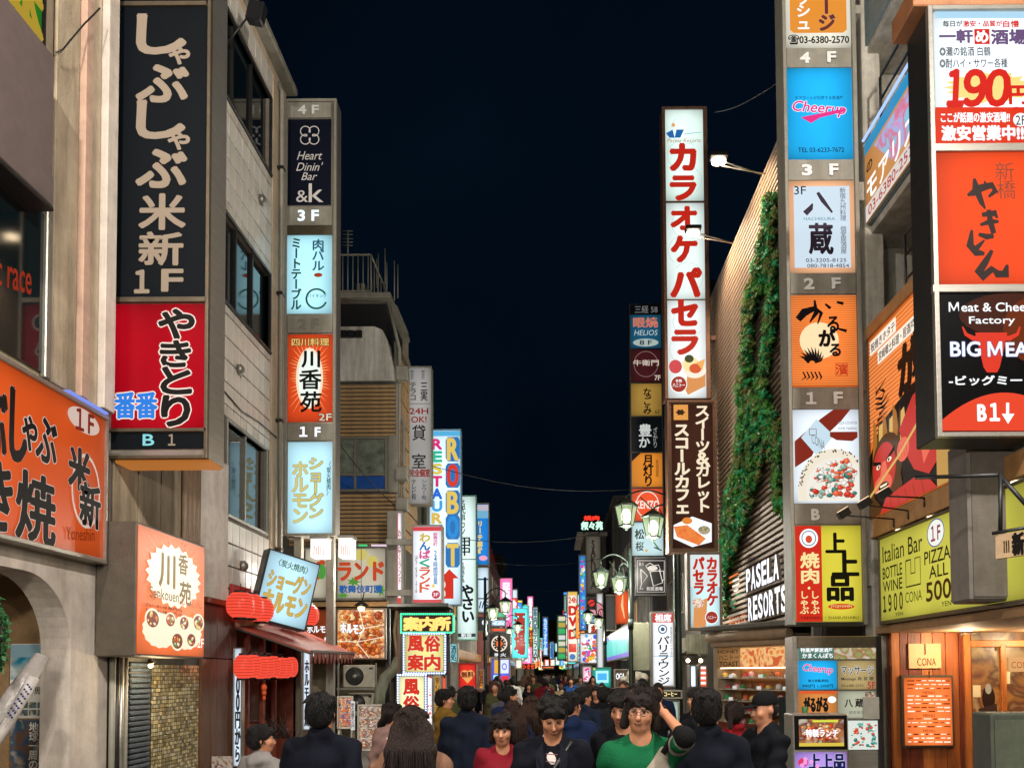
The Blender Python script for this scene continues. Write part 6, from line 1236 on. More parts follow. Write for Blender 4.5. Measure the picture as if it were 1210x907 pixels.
# air conditioners
def aircon(px0, py0, px1, py1, Y, label):
    a, b, t, u = fbox(px0, py0, px1, py1, Y); r = thing('air_conditioner', label, 'air conditioner', ((a + b) / 2, Y + .2, u), 'air conditioners beside the alley'); bx('casing', r, a, b, Y, Y + .35, u, t, M('ac_cream', '#b0a998', .5, grime=.2, bump=.03), .025)
    cx = a + (b - a) * .38; cz = (t + u) / 2; R_ = (t - u) * .4; g_ = B(); g_.lathe((cx, Y - .012, cz), [(R_, 0), (R_, .02), (R_ * .97, .021), (R_ * .97, .001)], pdark, 24, 'Y'); g_.lathe((cx, Y - .004, cz), [(R_ * .98, 0), (R_ * .98, .003)], pdark, 24, 'Y'); g_.build('fan_well', r)
    f = B()
    for k in range(6): rr = R_ * (.25 + .12 * k); f.tube([(cx + rr * math.cos(q * math.pi / 8), Y - .02, cz + rr * math.sin(q * math.pi / 8)) for q in range(17)], .004, M('grille_grey', '#6a6862', .5), 4, cap=False)
    f.lathe((cx, Y - .03, cz), [(R_ * .2, 0), (R_ * .2, .02)], M('ac_cream', '#b0a998'), 14, 'Y'); f.build('grille', r)
    for k in range(4): bx('fan_blade', r, cx - .02, cx + .02, Y - .010, Y - .007, cz - R_ * .9 * (k % 2), cz + R_ * .9 * ((k + 1) % 2), dsteel) if k < 2 else None
    bx('badge', r, a + (b - a) * .84, a + (b - a) * .96, Y - .006, Y - .001, t - .12, t - .07, pdark); return r
aircon(405, 785, 442, 812, 20.0, 'cream air conditioner with a round black fan grille below the food photo board'); aircon(411, 818, 440, 842, 20.3, 'dim air conditioner standing lower under the first one')
st_ = thing('equipment_rack', 'thin steel rack carrying the air conditioners', 'rack', at(420, 870, 20)); b_ = B()
for px in (400, 444): b_.bar(at(px, 783, 19.95), at(px, 905, 19.95), .04, pgrey)
b_.bar(at(398, 813.5, 19.95), at(446, 813.5, 19.95), .05, pgrey).bar(at(398, 843.5, 19.95), at(446, 843.5, 19.95), .05, pgrey); b_.build('frame', st_)
ho = thing('ventilation_hose', 'curved grey duct hose beside the air conditioner', 'hose', at(460, 830, 19.8)); B().tube([at(472, 778, 19.8), at(466, 790, 19.8), at(455, 800, 19.8), at(449, 818, 19.8), at(447, 840, 19.8)], .14, M('duct_grey', '#8a8c78', .6, grime=.2, bump=.4, bscale=20), 10).build('duct', ho)
# menu boards on the pavement
for (x0, y0, x1, y1, Y, cols, lb_) in ((423, 832, 456, 886, 12.5, ('#6a5a4a', '#c87a4a', '#e8dccc', '#8a4a30', '#d8c8b0'), 'white framed standing menu board full of small dish photos'), (399, 822, 417, 860, 12.8, ('#1a3a6a', '#3a6aa0', '#e86a3a', '#f0b080', '#102040'), 'blue and orange sushi poster behind the man in the dark suit')):
    r_, P = fsign('menu_board', lb_, 'menu board', x0, y0, x1, y1, Y, .05, wp, [(x0 + 1.5, y0 + 1.5, x1 - 1.5, y1 - 1.5, FOOD(cols, .55, 9))], rim=.02); p = P[0]
    for i in range(3):
        for j in range(4): p.rect(x0 + 3 + i * (x1 - x0 - 4) / 3, y0 + 4 + j * (y1 - y0 - 6) / 4, x0 + 2 + (i + .82) * (x1 - x0 - 4) / 3, y0 + 3.4 + j * (y1 - y0 - 6) / 4, G('#f4e8d8', .8))
    for i in range(3):
        for j in range(4): xa_, ya_2 = x0 + 3 + i * (x1 - x0 - 4) / 3, y0 + 4 + j * (y1 - y0 - 6) / 4; p.food(xa_ + .3, ya_2 + .5, xa_ + (x1 - x0) / 4 - .6, ya_2 + (y1 - y0) / 5.2, 12, cols[1:4] + ('#c8502a', '#f0c890'), .7, 1.6)
    p.done(); a, b, t, u = fbox(x0, y0, x1, y1, Y); bb_ = B()
    for x in (a + .02, b - .02): bb_.bar((x, Y + .02, u), (x, Y - .1, .12), .025, wp).bar((x, Y + .02, u + .3), (x, Y + .35, .12), .025, wp)
    bb_.build('stand', r_)
sf = thing('white_sign_strip', 'narrow white price strip beside the sushi poster', 'sign', at(418, 860, 12.7)); p = fpanel(sf, 414.5, 828, 419, 862, 12.7, G('#e8e8e4', .8)); p.txt('飲み放題九九円', 415, 830, 418.6, 860, BLK, .02, vert=True); p.done()

# ---------- left hand projecting signs
def vsign(x0, y0, x1, y1, Y, col, s, label, case=pgrey, dep=.35, name='projecting_sign', group=None, rim=.03):
    r, P = fsign(name, label, 'sign', x0, y0, x1, y1, Y, dep, case, [(x0 + 1, y0 + 1.5, x1 - 1, y1 - 1.5, G(col, s, True, .12) if s else M('sign_white', col, .6, grime=.15))], rim=rim, group=group); return r, P[0]
def wallarm(r, side, X, px, pys, Y):
    for py in pys: a = at(px, py, Y + .2); bx('bracket', r, min(a.x, X), max(a.x, X), Y + .15, Y + .25, a.z - .08, a.z + .08, pgrey)
r, p = vsign(481, 433, 510, 596, 24, '#c9c6c2', .42, 'tall whitish sign for rooms to let reading 24H OK', rim=.02)
p.txt('㈱会社', 485, 437, 489, 448, BLK, 0, vert=True); p.txt('㈱会社', 498, 437, 502, 448, BLK, 0, vert=True); p.txt('三実', 497, 451, 505, 473, BLK, .02, vert=True); p.txt('テラコ', 484, 451, 492, 473, BLK, .02, vert=True); p.rect(481, 476.5, 510, 477.2, INK('#6a6864'))
rr2 = INK('#a02020'); p.txt('24H', 484, 482, 506, 489, rr2, .03); p.txt('OK!', 486, 492, 504, 499, rr2, .03); p.txt('貸', 487, 502, 503, 520, BLK, .01); p.txt('室', 487, 536, 503, 553, BLK, .01); p.txt('完全個室', 484, 554, 508, 563, rr2, .03); p.txt('シャワー有', 498, 566, 504, 590, INK('#2a3a5a'), .01, vert=True); p.txt('テレビ有', 486, 566, 492, 590, BLK, .01, vert=True); p.done()
wallarm(r, -1, XC, 481, (455, 560), 24)
r, p = vsign(487, 620, 523, 713, 20.5, '#e6eaf2', 1.0, 'white sign with a rainbow coloured hiragana column and red bands'); p.rect(488, 622, 522, 627, G('#d8404a', .95)); p.rect(488, 708, 522, 712, G('#d8404a', .95))
for c_, col, y in zip('わんぱくランド', ('#d8c050', '#2a7ac0', '#e05a90', '#2ab090', '#e06030', '#e06030', '#e06030'), range(630, 707, 10)): p.txt(c_, 496, y, 508, y + 9.5, G(col, .9), .06)
p.txt('歌舞伎町', 512, 629, 517, 645, G('#d8508a', .9), .02, vert=True); p.txt('24時間営業', 512, 650, 517, 690, G('#3a8ac0', .9), .02, vert=True); p.txt('☎03-6457-3718', 490, 656, 494, 700, INK('#8a6a7a'), .0, vert=True); p.disc(515, 702, 5, G('#c82a4a', .9)); p.txt('3F', 512, 700, 518, 704, WHT, .02); p.disc(512, 692, 3, G('#e8d080', 1), n=10, jag=.4); p.done(); wallarm(r, -1, XC, 487, (640, 700), 20.5)
# robot restaurant
r, p = vsign(507, 507, 545, 715, 27, '#cfe8f4', 1.0, 'brilliant white and blue ROBOT RESTAURANT vertical sign', case=M('robot_case', '#6a90a8', .4)); r.name = 'vertical_sign'
p.rect(508, 509, 544, 515, G('#58b0e0', 1.0)); ob_ = G('#2a7ac0', .9)
for c_, col, y in zip('ROBOT', ('#e8c860', '#e03a28', '#e8c860', '#2a90e0', '#e8c860'), (517, 548, 580, 609, 642)):
    p.poly([(526.5, y + 3), (529, y - 1), (541, y - 1), (543.5, y + 3), (543.5, y + 24), (541, y + 28), (529, y + 28), (526.5, y + 24)], ob_, px=True); p.txt(c_, 529, y + 1, 541, y + 26, G(col, .95), .05, out=G('#f4f4e8', 1), ow=.8)
for c_, col, y in zip('RESTAURANT', ('#e8307a', '#38c090', '#e8d050', '#e8307a', '#2a6ae0', '#48a8e8', '#e8c050', '#e8307a', '#38c090', '#e8d050'), [519 + 14.6 * k for k in range(10)]): p.txt(c_, 511, y, 522, y + 11.5, G(col, .95), .07, out=G('#78b8e0', .9), ow=.9)
p.poly([(521, 683), (531, 672), (542, 683), (536, 683), (536, 707), (514, 707), (514, 683)], G('#d8301c', .95), px=True); p.txt('20', 515, 686, 526, 695, WHT, .06); p.txt('m', 516, 697, 526, 704, WHT, .05); p.done(); wallarm(r, -1, -4.75, 508, (560, 680), 27)
r, p = vsign(540, 585, 563, 756, 32, '#cfe6e2', .95, 'tall pale green cutlet restaurant sign with black brush lettering', case=M('tan_case', '#6aa08a', .5))
p.txt('名代串カツ', 542, 590, 550, 632, INK('#3a3a34'), .02, vert=True); p.txt('田中', 542, 634, 556, 656, BLK, .03, vert=True); p.rect(541, 660, 562, 661, INK('#3a6a5a')); p.txt('名物焼き鳥', 543, 664, 549, 688, INK('#3a3a34'), .02, vert=True); p.txt('やさい', 545, 690, 560, 735, BLK, .05, vert=True, jit=.04); p.rect(541, 748, 562, 752, INK('#1a3a3a')); p.txt('新宿', 545, 748, 557, 752, WHT, .02); p.done(); wallarm(r, -1, -4.75, 541, (620, 730), 32)
r, p = vsign(563, 594, 578, 668, 36, '#1e78c8', .95, 'blue mahjong sign with gold vertical lettering'); p.rect(564, 596, 577, 603, G('#d0c8d8', .8)); p.rect(564, 603, 577, 612, G('#78b8d8', .9))
for c_, y in zip('リーチ麻雀', range(615, 660, 8)): p.txt(c_, 564.5, y, 570, y + 7, G('#e8d080', 1), .06, vert=True)
p.disc(571, 659, 5, G('#f0a8c8', 1), 3); p.done()
r, p = vsign(564, 669, 578, 724, 36, '#c8dcec', .95, 'pale blue white sign right below the blue mahjong sign'); p.rect(565, 683, 577, 685, INK('#4a8ab0')); p.rect(565, 706, 577, 707.5, INK('#6a6a70')); p.txt('//S', 566, 710, 577, 718, INK('#2a4a7a'), .04); p.done()
r, p = vsign(564, 725, 578, 746, 36, '#4a4a48', .4, 'small dark grey square sign with a white disc'); p.disc(573, 735, 3.5, WHT); p.rect(565, 726, 577, 728, G('#b0504a', .8)); p.done()
for (x0, y0, x1, y1, Y, col, s, lb_, t_, tc2) in ((580, 722, 598, 730, 38, '#58b088', .9, 'green glowing signboard over the clock sign', None, None), (580, 731, 598, 740, 38, '#7ab8e0', 1, 'light blue signboard under the green one', '元祖', '#ffffff'), (580, 741, 598, 746.5, 38, '#e0502c', .95, 'thin orange signboard under the light blue one', None, None),
      (591, 695, 603, 750, 52, '#e8dcd8', .9, 'white vertical sign with an orange top half behind the lantern', None, None), (603.5, 695, 612, 712, 55, '#cfe0ec', .9, 'white sign on top of the pinkish tower', None, None), (603.5, 713, 612, 728, 55, '#9a6a66', .3, 'dull pink panel in the middle of the tower', None, None), (603.5, 729, 612, 742, 55, '#2ab8a8', .9, 'teal panel on the pinkish tower', '三', '#e0fff8'),
      (604, 747, 611, 761, 50, '#b02a24', .8, 'small dark red hanging sign left of the far lamps', '円', '#f0a080'), (629, 716, 636, 777, 66, '#d0ecd8', .95, 'slim white vertical sign with green edges in the middle distance', '案内所テラス', '#5a7a8a'), (636.5, 722, 638, 778, 66, '#3ab060', .9, 'thin green neon edge strip beside the slim white sign', None, None),
      (641, 728, 648, 775, 72, '#2a80e0', 1, 'bright blue vertical sign in the middle distance', 'カラオケ館', '#c8e8ff'), (649, 757, 655, 779, 76, '#a8d8f0', 1, 'pale blue small sign right of the bright blue one', '酒場', '#2a6ab0'), (658, 726, 669, 780, 60, '#5a8a60', .6, 'green framed sign stack left of the DVD sign', None, None),
      (609, 778, 617, 790, 45, '#e8e0c8', 1, 'white lit box over the crowd at left centre', None, None), (617, 784, 632, 790, 60, '#e83a20', 1, 'red neon word over the crowd in the far street', None, None), (640, 786, 655, 790, 70, '#f06a30', 1, 'orange neon strip over the far crowd', None, None)):
    r, p = vsign(x0, y0, x1, y1, Y, col, s, lb_, rim=.02, dep=.3)
    if t_: p.txt(t_, x0 + 1.5, y0 + 2, x1 - 1.5, y1 - 2, G(tc2, 1), .05, vert=len(t_) > 1)
    if 'orange top' in lb_: p.rect(592, 697, 602, 705, G('#e8b060', .9)); p.rect(592, 706, 602, 711, G('#d84030', .9)); p.rect(592, 720, 602, 722, G('#4a9ab0', .8))
    if 'red neon' in lb_: p.rect(617, 784, 632, 790, INK('#1a0808')); p.txt('シミセ', 618, 784.5, 631, 789.5, G('#ff4a28', 1.3), .05)
    if 'stack' in lb_:
        for k in range(7): p.rect(660, 728 + 7.4 * k, 668, 733 + 7.4 * k, G(('#e8e4c8', '#c8b04a', '#3ac070', '#e8e8e8')[k % 4], .9))
    p.done()
# clock sign
r, p = vsign(578, 748, 603, 776, 34, '#15161c', .3, 'black square sign with an orange clock-like ring', case=pdark); p.ring(590, 760, 9.5, 9.5, 1.6, G('#f4e0c8', 1)); p.disc(590, 760, 5, G('#e86a2c', 1), n=10, jag=.3)
for k in range(12): a = R(30 * k); p.line([(590 + 5.5 * math.cos(a), 760 + 5.5 * math.sin(a)), (590 + 8 * math.cos(a), 760 + 8 * math.sin(a))], .9, G('#f4e0c8', 1))
p.txt('炭火', 584, 771, 598, 775, WHT, .03); p.done()
r, p = vsign(580, 777, 603, 806, 33, '#5a60d0', .95, 'purple blue glowing lightbox with white and yellow panels'); p.rect(584, 779, 589, 795, G('#e8b040', 1)); p.rect(591, 779, 601, 795, G('#d8e4ff', 1.1)); p.rect(583, 797, 590, 805, G('#a8e8ff', 1.1)); p.rect(592, 798, 601, 805, G('#e8304a', 1)); p.ring(596, 787, 3, 4, 1, G('#6a5ae0', 1)); p.done()
B().tube([at(590, 750, 33), at(590, 850, 33)], .06, pdark, 6).build('pole', r)
r, p = vsign(542, 783, 563, 815, 19, '#d8281c', .85, 'red hanging banner with a gold heart emblem', name='heart_banner', dep=.05, case=M('red_cloth', '#b02018', .7)); p.disc(549, 796, 4.8, G('#f0a860', 1)); p.disc(556, 796, 4.8, G('#f0a860', 1)); p.poly([(544.5, 798), (560.5, 798), (552.5, 807)], G('#f0a860', 1), px=True); p.txt('無料', 545, 793, 560, 800, INK('#8a1c10'), .04); p.done()
r, p = vsign(565, 790, 572, 814, 19.5, '#e8963c', .85, 'small orange vertical banner right of the heart banner', dep=.05); p.txt('居酒屋', 566, 792, 571, 812, INK('#7a2a10'), .04, vert=True); p.done()
r, p = vsign(531, 759, 541, 783, 22, '#8ad0d8', .95, 'narrow aqua sign right of the guide office boards'); p.txt('酒処', 533, 762, 539, 780, INK('#2a5a6a'), .03, vert=True); p.done()
# guide office (neon) group
def bulbs(root, x0, y0, x1, y1, Y, col, step=2.6):
    b_ = B(); pts = []; x = x0
    while x <= x1: pts += [(x, y0), (x, y1)]; x += step
    y = y0 + step
    while y < y1: pts += [(x0, y), (x1, y)]; y += step
    for px, py in pts: b_.sphere(at(px, py, Y), .022, G(col, 2.5), 6, 4)
    b_.build('bulbs', root, kind='stuff')
r, p = vsign(474, 725, 536, 747, 17.6, '#3a1410', .5, 'gold and red neon guide office sign with green rim', case=M('green_neon_case', '#1a6a4a', .5)); go_ = G('#ffd070', 1.3); ro = G('#e03a1c', 1)
for t_, x0 in (('案', 477), ('内', 496), ('所', 514)): p.txt(t_, x0, 729, x0 + 18, 744, go_, .07, out=ro, ow=1.1)
p.done(); bulbs(r, 474, 725, 536, 747, 17.5, '#40f0a0')
r, p = vsign(477, 748, 526, 795, 17.6, '#d8d080', .95, 'yellow board with four red kanji in a ring of white bulbs', case=M('bulb_case', '#4a4a7a', .5)); kr2 = G('#d8341c', .95)
for t_, x0, y0 in (('風', 482, 751), ('俗', 502, 751), ('案', 482, 773), ('内', 502, 773)): p.txt(t_, x0, y0, x0 + 18, y0 + 18, kr2, .05, out=WHT, ow=1)
p.done(); bulbs(r, 477, 748, 526, 795, 17.5, '#c8d8ff', 3)
r, p = vsign(470, 797, 503, 850, 17.4, '#ece8b0', 1.0, 'pale yellow board with two red kanji and bulbs, lower left of the first', case=M('bulb_case', '#4a4a7a'))
for t_, y0 in (('風', 802), ('俗', 822)): p.txt(t_, 477, y0, 495, y0 + 18, kr2, .05, out=WHT, ow=1)
p.done(); bulbs(r, 470, 797, 503, 850, 17.3, '#c8d8ff', 3)
r, p = vsign(503.5, 797, 512, 860, 17.7, '#e03a34', .9, 'narrow red vertical sign beside the pale yellow board'); p.txt('無料案内所', 505, 800, 511, 855, WHT, .05, vert=True); p.done()
r, p = vsign(512.5, 797, 521, 872, 17.5, '#d89a30', .85, 'narrow amber vertical sign with small black lettering'); p.txt('安心してお遊び下さい', 514.5, 800, 519.5, 868, INK('#3a2410'), .03, vert=True); p.done()
r, p = vsign(521.5, 797, 528, 862, 17.9, '#6a1410', .6, 'dark red narrow sign with glowing red characters'); p.txt('無料案内', 522.5, 800, 527.5, 850, G('#ff5a3a', 1), .05, vert=True); p.done()
gk = thing('guide_kiosk', 'narrow kiosk frame carrying the guide office signs', 'kiosk', at(500, 890, 18)); a, b, t, u = fbox(470, 720, 530, 900, 18.1); bx('back_wall', gk, a, b, 18.1, 18.3, .12, t, M('kiosk_brown', '#5a3a2a', .6)); bx('roof', gk, a - .1, b + .1, 17.3, 18.3, t, t + .08, dsteel, .01)
for px in (472, 528): q_ = at(px, 800, 17.7); bx('post', gk, q_.x - .04, q_.x + .04, 17.95, 18.05, .12, t, dsteel)

# ---------- right hand signs
fx, P = fsign('floor_sign', 'dark stacked floor signs left of the karaoke sign with 8F and restaurant names', 'sign', 743, 358, 785, 700, 26, .4, pdark, [(745, 361, 783, 370, INK('#15171c'))], rim=0)
for o in list(fx.children): bpy.data.objects.remove(o)
fc0, fc1 = at(746, 500, 26).x, at(782, 500, 26).x
def fz(py): return at(763, py, 26).z
bx('cabinet', fx, fc0 - .06, fc1 + .06, 26.012, 26.4, fz(657), fz(358), pdark, .02)
def fp(y0, y1, m): return Panel(fx, (fc0, 25.995, fz(y0)), (fc1 - fc0, 0, 0), (0, 0, fz(y1) - fz(y0)), m)
p = fp(360, 371, G('#10141a', .3)); p.txt('三経 58', .15, .1, .9, .9, G('#8a8a88', .6), .01, px=False); p.done()
p = fp(372, 411, G('#1c5a78', .6, True, .1)); p.txt('眼燒', .1, .08, .9, .38, G('#d8806a', .8), .04, px=False, out=G('#e8d8c8', .7), ow=.01); p.txt('HELIOS', .12, .46, .9, .62, G('#c8d8dc', .8), 0, px=False, shear=.2); p.disc(.5, .84, .42, G('#c0d0cc', .7), .12, px=False); p.txt('8 F', .3, .77, .7, .91, INK('#1c4a60'), .03, px=False); p.done()
p = fp(413, 451, G('#4a1c20', .5, True, .1)); p.ring(.5, .45, .4, .4, .012, G('#b89a90', .7), px=False); p.txt('牛衛門', .08, .32, .92, .5, G('#e0d0c0', .8), .02, px=False); p.txt('7F', .78, .8, .97, .95, G('#d8c8b8', .8), .04, px=False); p.done()
p = fp(453, 491, G('#a8843c', .6, True, .15)); p.txt('なごみ', .4, .14, .66, .95, INK('#1c140c'), .03, vert=True, px=False); p.txt('6F', .78, .82, .95, .94, INK('#4a3414'), .0, px=False); p.done()
p = fp(493, 533, G('#12181c', .4)); p.txt('豊', .25, .2, .65, .55, G('#d8dcd8', .8), .03, px=False); p.txt('か', .25, .58, .6, .88, G('#d8dcd8', .8), .03, px=False); p.txt('ざかり', .7, .3, .85, .9, G('#b8bcb8', .7), 0, vert=True, px=False); p.done()
p = fp(535, 575, G('#d8842c', .75, True, .15)); p.poly([(0, 0), (.3, 0), (0, .25)], G('#141010', .4)); p.txt('月灯り', .38, .05, .7, .98, INK('#1c120a'), .04, vert=True, px=False); p.txt('居酒屋', .78, .2, .88, .7, INK('#4a2410'), 0, vert=True, px=False); p.done()
p = fp(577, 615, G('#d8502c', .85, True, .1)); p.ring(.5, .5, .38, .42, .03, G('#f0e0d0', 1), px=False); p.txt('KENZO', .12, .38, .88, .62, G('#f8ece0', 1), .03, px=False); p.done()
p = fp(617, 656, G('#b8d4d8', .9, True, .1)); p.txt('松', .08, .2, .38, .5, INK('#1c2a24'), .03, px=False); p.txt('桜', .1, .58, .36, .86, INK('#1c2a24'), .02, px=False); p.disc(.45, .85, .05, G('#d8b060', 1), .04, px=False); p.line([(.5, .1), (.7, .3), (.62, .5), (.85, .8)], [.01, .05, .03, .06], G('#5a8a5a', .8), px=False); p.line([(.7, .75), (.95, .85)], .04, BLK, px=False); p.done()
r, p = vsign(750, 658, 787, 703, 25, '#141416', .35, 'black square sign with an outlined beer mug and cocktail glass', case=pdark); ln = G('#e0d8d0', .9)
p.line([(753, 662), (785, 662), (785, 699), (753, 699), (753, 662)], .7, ln); p.txt('B1', 755, 664, 760, 668, ln, 0); p.line([(767, 674), (763, 668), (768, 665), (773, 668), (778, 667), (781, 674), (767, 675)], 1.0, ln); p.disc(771, 671, 6, ln, 3); p.line([(768, 675), (772, 692), (783, 688), (779, 672)], 1.1, ln); p.line([(779, 675), (784, 674), (785, 684), (782, 686)], 1.1, ln); p.line([(757, 672), (765, 680), (758, 690), (757, 672)], .9, ln); p.line([(758, 690), (756, 696), (760, 695)], .8, ln); p.txt('和民酒場', 764, 693, 783, 697.5, ln, .02); p.done()
r, p = vsign(770, 722, 797, 811, 18, '#e8ecf0', 1.0, 'white vertical lounge sign with a red header and black katakana'); p.rect(771, 724, 796, 735, G('#d83020', .95)); p.txt('相席', 774, 725, 793, 734, WHT, .05); p.ring(783, 743, 5.5, 5.5, 1.4, INK('#3a6a90')); p.disc(783, 743, 2.4, INK('#3a6a90')); p.txt('パリラウンジ', 777, 751, 791, 809, BLK, .03, vert=True); p.txt('歌舞伎町一丁目', 792, 740, 794.5, 775, INK('#5a6a7a'), 0, vert=True); p.line([(771, 775), (796, 775)], .6, G('#8ac0e0', 1)); p.done()
B().tube([at(800, 655, 18.2), at(804, 907, 18.2)], .08, lamp_metal, 10).build('post', r)
gg = thing('grey_panel', 'plain olive grey panel between the beer sign and the lounge sign', 'panel', at(755, 790, 24)); a, b, t, u = fbox(747, 735, 768, 792, 24); bx('board', gg, a, b, 24, 24.1, u, t, M('olive_grey', '#6a6c58', .7, grime=.2), .02); bx('post', gg, a, a + .1, 24.101, 24.2, .12, t, dsteel)
# slanted screen and orange banner on the wall further on
scn = thing('wall_screen', 'slanting teal and purple screen on the right wall below the orange banner', 'screen', (3.1, 33, 3)); Xs = 2.7; ya, yb = atx(715, 770, Xs).y, atx(744, 770, Xs).y
bx('cabinet', scn, Xs + .02, Xs + .25, yb, ya, atx(744, 776, Xs).z, atx(744, 741, Xs).z + .2, pgrey)
p = wpanel(scn, Xs, ya, yb, atx(744, 741, Xs).z + .1, atx(744, 776, Xs).z + .05, G('#28b8b0', .95, True, .15)); p.poly([(0, 0), (1, 0), (1, .16), (0, .16)], G('#5a48c8', .95)); p.poly([(0, .86), (1, .86), (1, 1), (0, 1)], G('#6a58d0', .95)); p.txt('カラオケルーム', .05, .02, .95, .14, WHT, .02, px=False); 
for k in range(9): p.line([(.08 + .1 * k, .22), (.08 + .1 * k, .8)], .05, G('#58d8c8', 1), px=False)
p.done(); r, p = vsign(727, 697, 745, 737, 30, '#d8501c', .85, 'orange fabric banner under the second pair of lanterns', dep=.05, case=M('orange_cloth', '#b04818', .7)); p.line([(736, 702), (735, 715), (738, 730)], [.8, 3, 1], G('#f8c890', 1)); p.done()
r, p = vsign(705, 700, 713, 796, 40, '#d8dce0', .8, 'slim white and pink sign standing left of the teal screen'); p.rect(706, 712, 712, 735, G('#e0909a', .9)); p.done()
r, p = vsign(714, 702, 728, 745, 38, '#6c6c64', .3, 'plain grey sign panel left of the orange banner'); p.done()
# tower sign
r, p = vsign(692, 632, 710, 702, 46, '#8a8274', .3, 'grey tower sign with carved flourish under the rooftop neon', case=M('taupe', '#6a6258', .7)); p.txt('SAKURA', 698, 638, 704, 695, INK('#5a5248'), .04, vert=True); p.done()
bt = thing('sign_tower', 'slim grey tower building below the rooftop barbecue neon', 'building', at(704, 800, 47)); a, b, t, u = fbox(690, 634, 716, 790, 47); bx('wall', bt, a, b, 47, 52, 0, t, dconcrete); bx('roof', bt, a - .4, b + .1, 46.6, 52, t, t + .25, concrete, .03)
nr = thing('roof_neon', 'red and white neon restaurant name on top of the grey tower', 'neon sign', at(699, 630, 46.6)); f_ = B(); 
for px in (690, 708): f_.bar(at(px, 631, 46.6), at(px, 608, 46.7), .08, pdark)
f_.bar(at(688, 625, 46.7), at(710, 625, 46.7), .06, pdark).bar(at(688, 614, 46.7), at(710, 614, 46.7), .06, pdark); f_.build('frame', nr); p = fpanel(nr, 686, 607, 713, 627, 46.6, INK('#05080c')); p.txt('焼肉', 690, 609, 708, 614.5, G('#ff3a2a', 1.4), .05); p.txt('叙々苑', 687, 616, 712, 625.5, G('#c8ffe0', 1.3), .06, out=G('#2a9a6a', .8), ow=.4); p.done()
# colourful flower column, DVD sign
def blobs(p, x0, y0, x1, y1, n, cols, r0, r1):
    for _ in range(n): p.disc(random.uniform(x0 + r1, x1 - r1), random.uniform(y0 + r1, y1 - r1), random.uniform(r0, r1), G(random.choice(cols), 1), n=10, jag=random.choice((0, .35)))
r, p = vsign(684, 655, 693, 745, 44, '#3a80d0', .95, 'narrow vertical sign crowded with blue, yellow and orange blooms'); blobs(p, 685, 657, 692, 744, 46, ('#f0d850', '#2a5ac8', '#e86a3a', '#50c8d8', '#e8f0ff', '#38a860', '#d83ac0'), .8, 2.2); p.done()
r, p = vsign(685, 747, 712, 784, 42, '#e8e4ec', .95, 'board packed with colourful flower shapes above the teal stall'); blobs(p, 686, 748, 711, 783, 90, ('#e03a4a', '#3a5ae0', '#d83ac0', '#ffffff', '#f0c030', '#3ab0d0', '#30a060', '#f07a30'), 1.2, 3); p.done()
r, p = vsign(693, 748, 704, 700, 45, '#a0282a', .8, 'x') if 0 else vsign(694, 705, 705, 746, 45, '#3a3a3c', .4, 'dark sign stack with red and yellow squares beside the bloom column'); p.disc(699, 712, 4, G('#e03a30', 1)); p.rect(695, 720, 704, 726, G('#e8a0a8', .9)); p.rect(695, 728, 704, 735, G('#8ab8e0', .9)); p.rect(695, 737, 704, 744, G('#e8c840', .9)); p.done()
r, p = vsign(670, 698, 683, 782, 52, '#e8dcc8', 1.0, 'cream vertical DVD sign with red letters'); p.rect(671, 699, 682, 703, G('#e8c060', 1)); p.txt('24h', 672, 705, 681, 712, G('#d83a2a', 1), .04)
for c_, y in zip('DVD', (716, 729, 744)): p.txt(c_, 672.5, y, 681, y + 10, G('#d8281c', 1), .1)
p.rect(672, 760, 681, 770, G('#e03a28', 1)); p.disc(676.5, 775.5, 3.5, G('#4a80c0', 1)); p.done()
r, p = vsign(666, 702, 669.5, 724, 53, '#8ac8b0', .7, 'thin aqua strip sign left of the DVD sign'); p.done()
r, p = vsign(700, 788, 722, 812, 30, '#28a898', .9, 'teal stall sign with a bright blue screen in it', case=M('teal_case', '#1a8a7a', .5)); p.rect(704, 792, 719, 806, G('#a8e8ff', 1.2)); p.rect(706, 795, 717, 803, G('#4ab0f0', 1.1)); p.disc(702, 789.5, 2, G('#f0e040', 1), n=10, jag=.4); p.done()
r, p = vsign(688, 786, 699, 806, 34, '#e8b8c8', .95, 'pink and white poster board left of the teal stall'); blobs(p, 689, 787, 698, 805, 16, ('#e03a8a', '#4a90e0', '#ffffff'), 1, 2); p.done()
r, p = vsign(726, 790, 746, 812, 27, '#6a5a4a', .5, 'brownish stall panel with white cups under the olive panel'); p.txt('OGA', 728, 795, 738, 802, WHT, .04); p.done()
# right shop under karaoke: display, green lit strip and menus
r, p = vsign(770, 815, 806, 825, 15.5, '#2a2418', .5, 'dark strip sign with small warm lettering behind the man in green'); p.txt('コーヒー', 785, 817, 800, 822, G('#ffe8a8', 1.2), .03); p.done()
r, p = vsign(774, 827, 803, 905, 15.6, '#bcd8c8', .75, 'pale green poster panel beside the grey green post'); blobs(p, 776, 829, 801, 880, 30, ('#8ac8b0', '#e8b080', '#f0f0e0', '#5a9a8a', '#e07a5a'), 1.5, 4); p.txt('か', 777, 830, 786, 838, INK('#2a4a3a'), .03); p.done()
r, p = vsign(826, 785, 836, 812, 20, '#e0603c', .9, 'orange red banner with white blocks behind the two men'); 
for k in range(4): p.rect(828, 787 + 6 * k, 834, 790 + 6 * k, WHT)
p.done(); r, p = vsign(815, 785, 823, 812, 20, '#d8ecff', 1.1, 'cold white light panel left of the orange red banner'); p.done()
cl = thing('cloth_canopy', 'greyish striped cloth valance under the small karaoke sign', 'canopy', at(823, 772, 19)); b_ = B()
